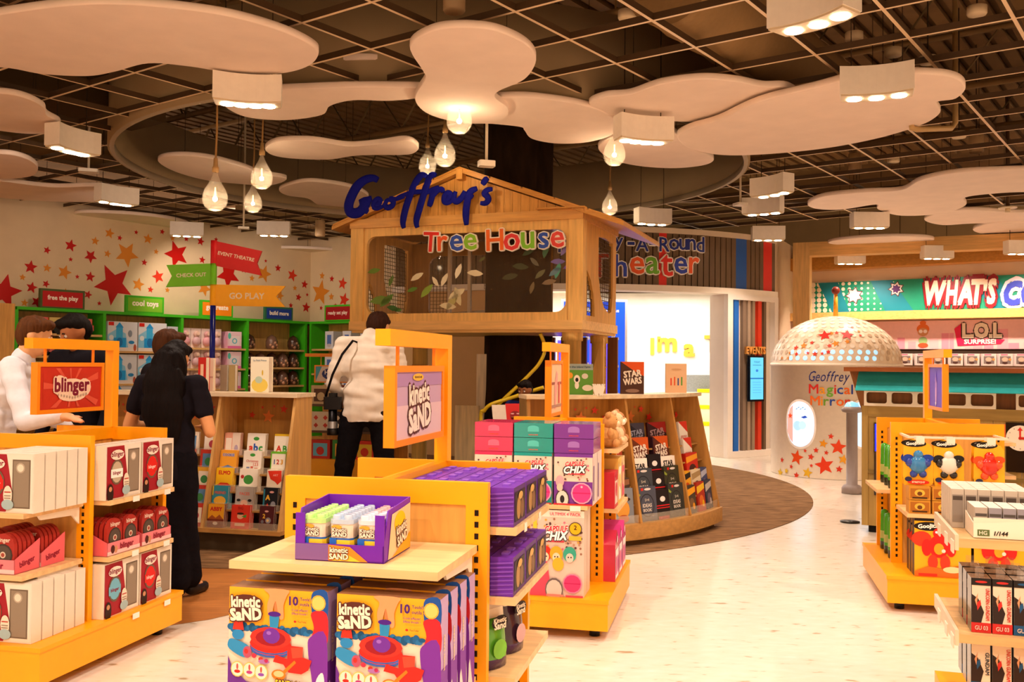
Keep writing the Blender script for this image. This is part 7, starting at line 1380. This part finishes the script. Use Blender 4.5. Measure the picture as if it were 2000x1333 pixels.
def person(label, M, s, skin, J=None, shirt=None, sleeve=1.0, hem=.82, trousers=None, hair=None, hair_prims=None, shoes='15110e', shirt_m='cloth', wrinkle=.007, hands=(1, 1), skirt=None, sh_w=1.0, vox=.013):
    j = dict(pel=(0, 0, .93), wai=(0, .0, 1.06), che=(0, 0, 1.26), nec=(0, .0, 1.43), hea=(0, .015, 1.575), look=(0, 1, 0),
             sl=(-.18, 0, 1.39), sr=(.18, 0, 1.39), el=(-.24, -.02, 1.11), er=(.24, -.02, 1.11), wl=(-.25, .08, .87), wr=(.25, .08, .87),
             hl=(-.085, 0, .9), hr=(.085, 0, .9), kl=(-.1, .02, .49), kr=(.1, .02, .49), al=(-.1, -.02, .09), ar=(.1, -.02, .09), tl=(-.12, .13, .035), tr=(.12, .13, .035))
    if J: j.update(J)
    j = {k: Vector(v)*(s if k != 'look' else 1) for k, v in j.items()}
    t = thing('person', label, 'person', M); S = lambda v: v*s
    up = (j['hea']-j['nec']).normalized(); f = j['look'].normalized(); r_ = f.cross(Vector((0, 0, 1))).normalized(); u_ = r_.cross(f); h = j['hea']
    def E(c, rx, ry, rz): return ('e', c, (S(rx), S(ry), S(rz)))
    spine = [E(j['pel'], .145, .105, .12), E(j['wai'], .13, .095, .12), E(j['che'], .155, .11, .15), E(j['che'].lerp(j['nec'], .6), .14, .085, .08)]
    head = [E(h+u_*S(.015), .076, .09, .1), E(h+f*S(.035)-u_*S(.045), .052, .055, .06), E(h-f*S(.03)+u_*S(.015), .074, .075, .085), ('c', h+f*S(.092)+u_*S(.012), S(.011), h+f*S(.108)-u_*S(.018), S(.015)),
            E(h+f*S(.088)-u_*S(.05), .024, .016, .01), ('c', j['nec']-Vector((0, 0, S(.03))), S(.06), h-u_*S(.05)-f*S(.012), S(.052))]
    for sgn in (-1, 1): head.append(E(h+r_*S(.078*sgn)-f*S(.008)+u_*S(.0), .013, .022, .032))
    arms = []
    for k, c in (('l', -1), ('r', 1)):
        a, e, w = j['s'+k], j['e'+k], j['w'+k]; arms += [('c', a, S(.052), e, S(.04)), ('c', e, S(.04), w, S(.027))]
        d = (w-e).normalized(); hd = j.get('hand'+k); d = (hd/s-w/s).normalized() if hd is not None else d
        sd = d.cross(Vector((0, 0, 1))); sd = sd.normalized() if sd.length > .2 else Vector((0, 1, 0)); nn = sd.cross(d)
        palm = w+d*S(.055); arms.append(('c', w, S(.024), palm, S(.026)))
        for i, (o_, L) in enumerate(((-.028, .068), (-.01, .08), (.009, .075), (.026, .06))):
            p0 = palm+sd*S(o_); p1 = p0+d*S(L*.55)-nn*S(.006); arms += [('c', w+d*S(.03)+sd*S(o_*.7), S(.013), p0, S(.0115)), ('c', p0, S(.0105), p1, S(.0095)), ('c', p1, S(.0095), p1+d*S(L*.45)-nn*S(.014), S(.008))]
        q = w+d*S(.025)-sd*S(.022*1); arms += [('c', q, S(.013), q+d*S(.03)-sd*S(.026), S(.011)), ('c', q+d*S(.03)-sd*S(.026), S(.011), q+d*S(.058)-sd*S(.034), S(.009))]
    legs = []
    for k in 'lr': legs += [('c', j['h'+k], S(.085), j['k'+k], S(.056)), ('c', j['k'+k], S(.055), j['a'+k], S(.037)), ('c', j['a'+k], S(.036), j['t'+k], S(.03))]
    def skincol(v):
        q = v-h; a = q.dot(f)/s; b = q.dot(u_)/s; c = q.dot(r_)/s
        if a > .07 and abs(b+.05) < .012 and abs(c) < .028: return '8a4038'
        return skin
    blob('body', spine+head+arms+legs, vox*s, t, skincol, 'skin', 3)
    m = MB()
    for sgn in (-1, 1):
        e = h+f*S(.079)+r_*S(.031*sgn)+u_*S(.012); m.ball(e, S(.0115), 'efe6dc', 'gloss', 8); m.ball(e+f*S(.008), S(.0055), '2a1a10', 'gloss', 8)
        m.tube([e+u_*S(.02)+f*S(.008)-r_*S(.016), e+u_*S(.025)+f*S(.011), e+u_*S(.02)+f*S(.006)+r_*S(.016)], S(.004), hair or '1c120c', 'matte', n=5)
    m.build('eyes', t)
    if shirt:
        g = 1.12; P = [E(j['wai'], .15*g*sh_w, .118*g, .15), E(j['che'], .162*g*sh_w, .12*g, .16), E(j['che'].lerp(j['nec'], .6), .15*g, .092*g, .075)]
        P.append(('c', j['wai'], S(.16*sh_w), Vector((j['pel'].x, j['pel'].y, S(hem))), S(.168*sh_w), .74)); P.append(('c', j['nec']-Vector((0, 0, S(.06))), S(.078), j['nec']+(h-j['nec'])*.08, S(.068)))
        for k in 'lr':
            a, e, w = j['s'+k], j['e'+k], j['w'+k]; P.append(('c', j['che'].lerp(j['nec'], .55), S(.09), a, S(.07)))
            if sleeve <= .55: P.append(('c', a, S(.072), a.lerp(e, sleeve*2*.9), S(.066)))
            else: P += [('c', a, S(.069), e, S(.054)), ('c', e, S(.054), e.lerp(w, (sleeve-.5)*2), S(.04))]
        blob('shirt', P, vox*s, t, shirt, shirt_m, 3, wrinkle, 9)
    if trousers:
        P = [E(j['pel'], .158, .118, .12)]
        for k in 'lr': P += [('c', j['h'+k], S(.1), j['k'+k], S(.071)), ('c', j['k'+k], S(.07), j['a'+k].lerp(j['k'+k], .06), S(.056))]
        blob('trousers', P, vox*s, t, trousers, 'fabric', 3, .006, 10)
    if skirt: blob('skirt', [E(j['pel'], .165, .13, .14)]+[('c', Vector((x*.5, 0, S(.9))), S(.12), Vector((x, 0, S(.12))), S(.11)) for x in (-S(.045), S(.045))]+[('c', j['h'+k], S(.105), j['k'+k], S(.09)) for k in 'lr']+[('c', j['k'+k], S(.09), j['a'+k]+Vector((0, 0, S(.03))), S(.075)) for k in 'lr'], vox*s, t, skirt, 'fabric', 4, .008, 6)
    P = []
    for k in 'lr': a, q = j['a'+k], j['t'+k]; P += [('c', a-Vector((0, 0, S(.035))), S(.044), q, S(.038)), ('e', a.lerp(q, .5)-Vector((0, 0, S(.03))), (S(.045), S(.1), S(.02)))]
    blob('shoes', P, vox*s, t, shoes, 'satin', 2)
    if hair:
        P = [E(h-f*S(.022)+u_*S(.045), .088, .095, .082), E(h-f*S(.05)+u_*S(.0), .083, .06, .085), E(h+f*S(.045)+u_*S(.085), .07, .045, .035)]
        if hair_prims: P += [(k, *[Vector(x)*s if i in (0, 2) and k == 'c' or i == 0 else (tuple(S(y) for y in x) if isinstance(x, tuple) else S(x)) for i, x in enumerate(r)]) for k, *r in hair_prims]
        blob('hair', P, vox*s*.9, t, hair, 'hair', 3, .008, 12, True)
    return t
def loc(M, p): return M.inverted() @ Vector(p)
# the man in the white shirt, leaning over the red-sign stand with a hand on its rail
M1 = TR(-3.0, 5.5, .0, math.radians(-68)); s1 = .99; L1 = lambda p: tuple(loc(M1, p)/s1)
person('man in a white shirt leaning over the red-sign stand, hand on its rail', M1, s1, 'e3a878', dict(wai=(0, .03, 1.06), che=(0, .1, 1.25), nec=(0, .17, 1.41), hea=(0, .235, 1.545), look=(.05, 1, -.3),
    sl=(-.18, .11, 1.36), sr=(.18, .13, 1.37), er=L1((-2.64, 5.21, 1.06)), wr=L1((-2.4, 5.115, 1.095)), handr=L1((-2.2, 5.06, 1.083)), el=(-.25, .2, 1.1), wl=(-.18, .42, 1.0)),
    shirt='e8e9f2', sleeve=.97, hem=.86, trousers='1c1a22', hair='5a3416', sh_w=1.05, vox=.0095)
M2 = TR(-2.84, 6.3, 0, math.radians(160))
person('dark-haired man in a dark jacket looking down beside the white-shirted man', M2, 1.01, 'a8683e', dict(hea=(0, .05, 1.56), look=(.3, 1, -.55)), shirt='16131a', hem=.76, trousers='15131a', hair='120c09')
M3 = TR(-2.0, 5.62, 0, math.radians(-8)); s3 = .905
person('woman in a long black outfit with long dark hair, back to the camera', M3, s3, 'd99a66', dict(hea=(.0, .07, 1.555), look=(.1, 1, -.45), el=(-.275, -.02, 1.12), er=(.285, -.02, 1.09), wl=(-.1, .24, 1.1), wr=(.12, .25, 1.1), al=(-.04, -.1, .09), tl=(-.06, .05, .035), ar=(.1, .12, .09), tr=(.12, .27, .035)),
    shirt='17131a', sleeve=.3, hem=.78, skirt='120f14', hair='0e0504', sh_w=1.02, hair_prims=[('e', (0, -.02, 1.5), (.118, .105, .15)), ('e', (0, -.08, 1.38), (.15, .085, .17)), ('e', (.01, -.115, 1.24), (.15, .055, .19)), ('e', (.05, -.12, 1.13), (.09, .04, .13))])
M4 = TR(-2.27, 6.2, 0, math.radians(-50))
person('man in a black shirt standing behind the long-haired woman', M4, .95, 'b87848', dict(look=(.2, 1, -.3), hea=(0, .05, 1.565)), shirt='18141a', sleeve=.5, hem=.66, trousers='141218', hair='4a2a14', sh_w=1.08)
M5 = TR(-1.16, 7.7, 0, math.radians(-4)); s5 = 1.085
person('photographer in a pale shirt and black jeans, back to the camera', M5, s5, 'd8a070', dict(che=(0, .02, 1.26), nec=(0, .05, 1.48), hea=(.05, .13, 1.55), look=(.15, 1, -.6), sl=(-.19, .02, 1.43), sr=(.19, .02, 1.43), el=(-.26, .0, 1.12), er=(.27, .04, 1.13), wl=(-.19, .16, .98), wr=(.12, .3, 1.08),
    hl=(-.1, 0, .9), hr=(.1, 0, .9), kl=(-.17, .0, .49), kr=(.14, .02, .49), al=(-.22, -.02, .09), ar=(.18, -.02, .09), tl=(-.25, .12, .035), tr=(.22, .12, .035)),
    shirt='e4dacc', sleeve=.96, hem=.845, trousers='121014', hair='33190c', sh_w=1.12, wrinkle=.02)
cM = M5 @ TR(-.265, -.05, .0); t = thing('camera', 'black camera with a long lens hanging at the photographer\'s hip', 'camera', cM)
m = MB(); m.bbox(-.07, .07, -.04, .04, 1.02, 1.12, '141214', 'satin', r=.015); m.bbox(-.03, .03, -.035, .035, 1.12, 1.15, '141214', 'satin', r=.01); m.build('camera_body', t)
m = MB(); m.lathe([(.001, 1.02), (.035, 1.02), (.035, .93), (.04, .925), (.04, .87), (.045, .865), (.045, .82), (.04, .815), (.001, .82)], ['141214', '141214', '141214', 'a8a49e', '141214', '2a2828', '0c0b0c', '0c0b0c'], 'metal', 20); m.build('lens', t)
m = MB(); m.tube([(-.06, 0, 1.12), (.02, -.1, 1.3), (.1, -.12, 1.46), (.17, -.06, 1.57), (.2, .05, 1.55)], .011, '1a1618', 'fabric', n=6, flat=.3, fdir=(0, 1, 0)); m.build('strap', t)
M6 = TR(.12, 8.38, 0, math.radians(172)); s6 = .74
person('child in dark clothes reading an open red book behind the curved island', M6, s6, '9a6038', dict(hea=(.0, .06, 1.575), look=(.3, 1, -.3), el=(-.22, .05, 1.13), er=(.22, .05, 1.13), wl=(-.13, .25, 1.24), wr=(.13, .25, 1.24)), shirt='1a2a6a', sleeve=.95, hem=.8, trousers='15131a', hair='140c09', hair_prims=[('c', (0, -.05, 1.55), .09, (0, -.08, 1.36), .08, .6)])
o = book(.16, .21, .012, 'd8281c', [('r', -.08, 0, .08, .21, 'd42420'), ('c', 0, .1, .05, '8a1418', .045), ('c', -.025, .12, .016, 'e8b0a8', .006), ('c', .025, .12, .016, 'e8b0a8', .006)]).put(TR(.045, 8.12, .86, .3) @ Matrix.Rotation(math.radians(-20), 4, 'X'), 'red comic book held open by the reading child')
m = MB(); m.box(-.2, -.08, .0, .008, .0, .2, 'e8d8c4', 'card'); m.box(-.18, -.1, -.001, 0, .05, .07, '8a7a6a', 'card'); m.build('open_page', o)
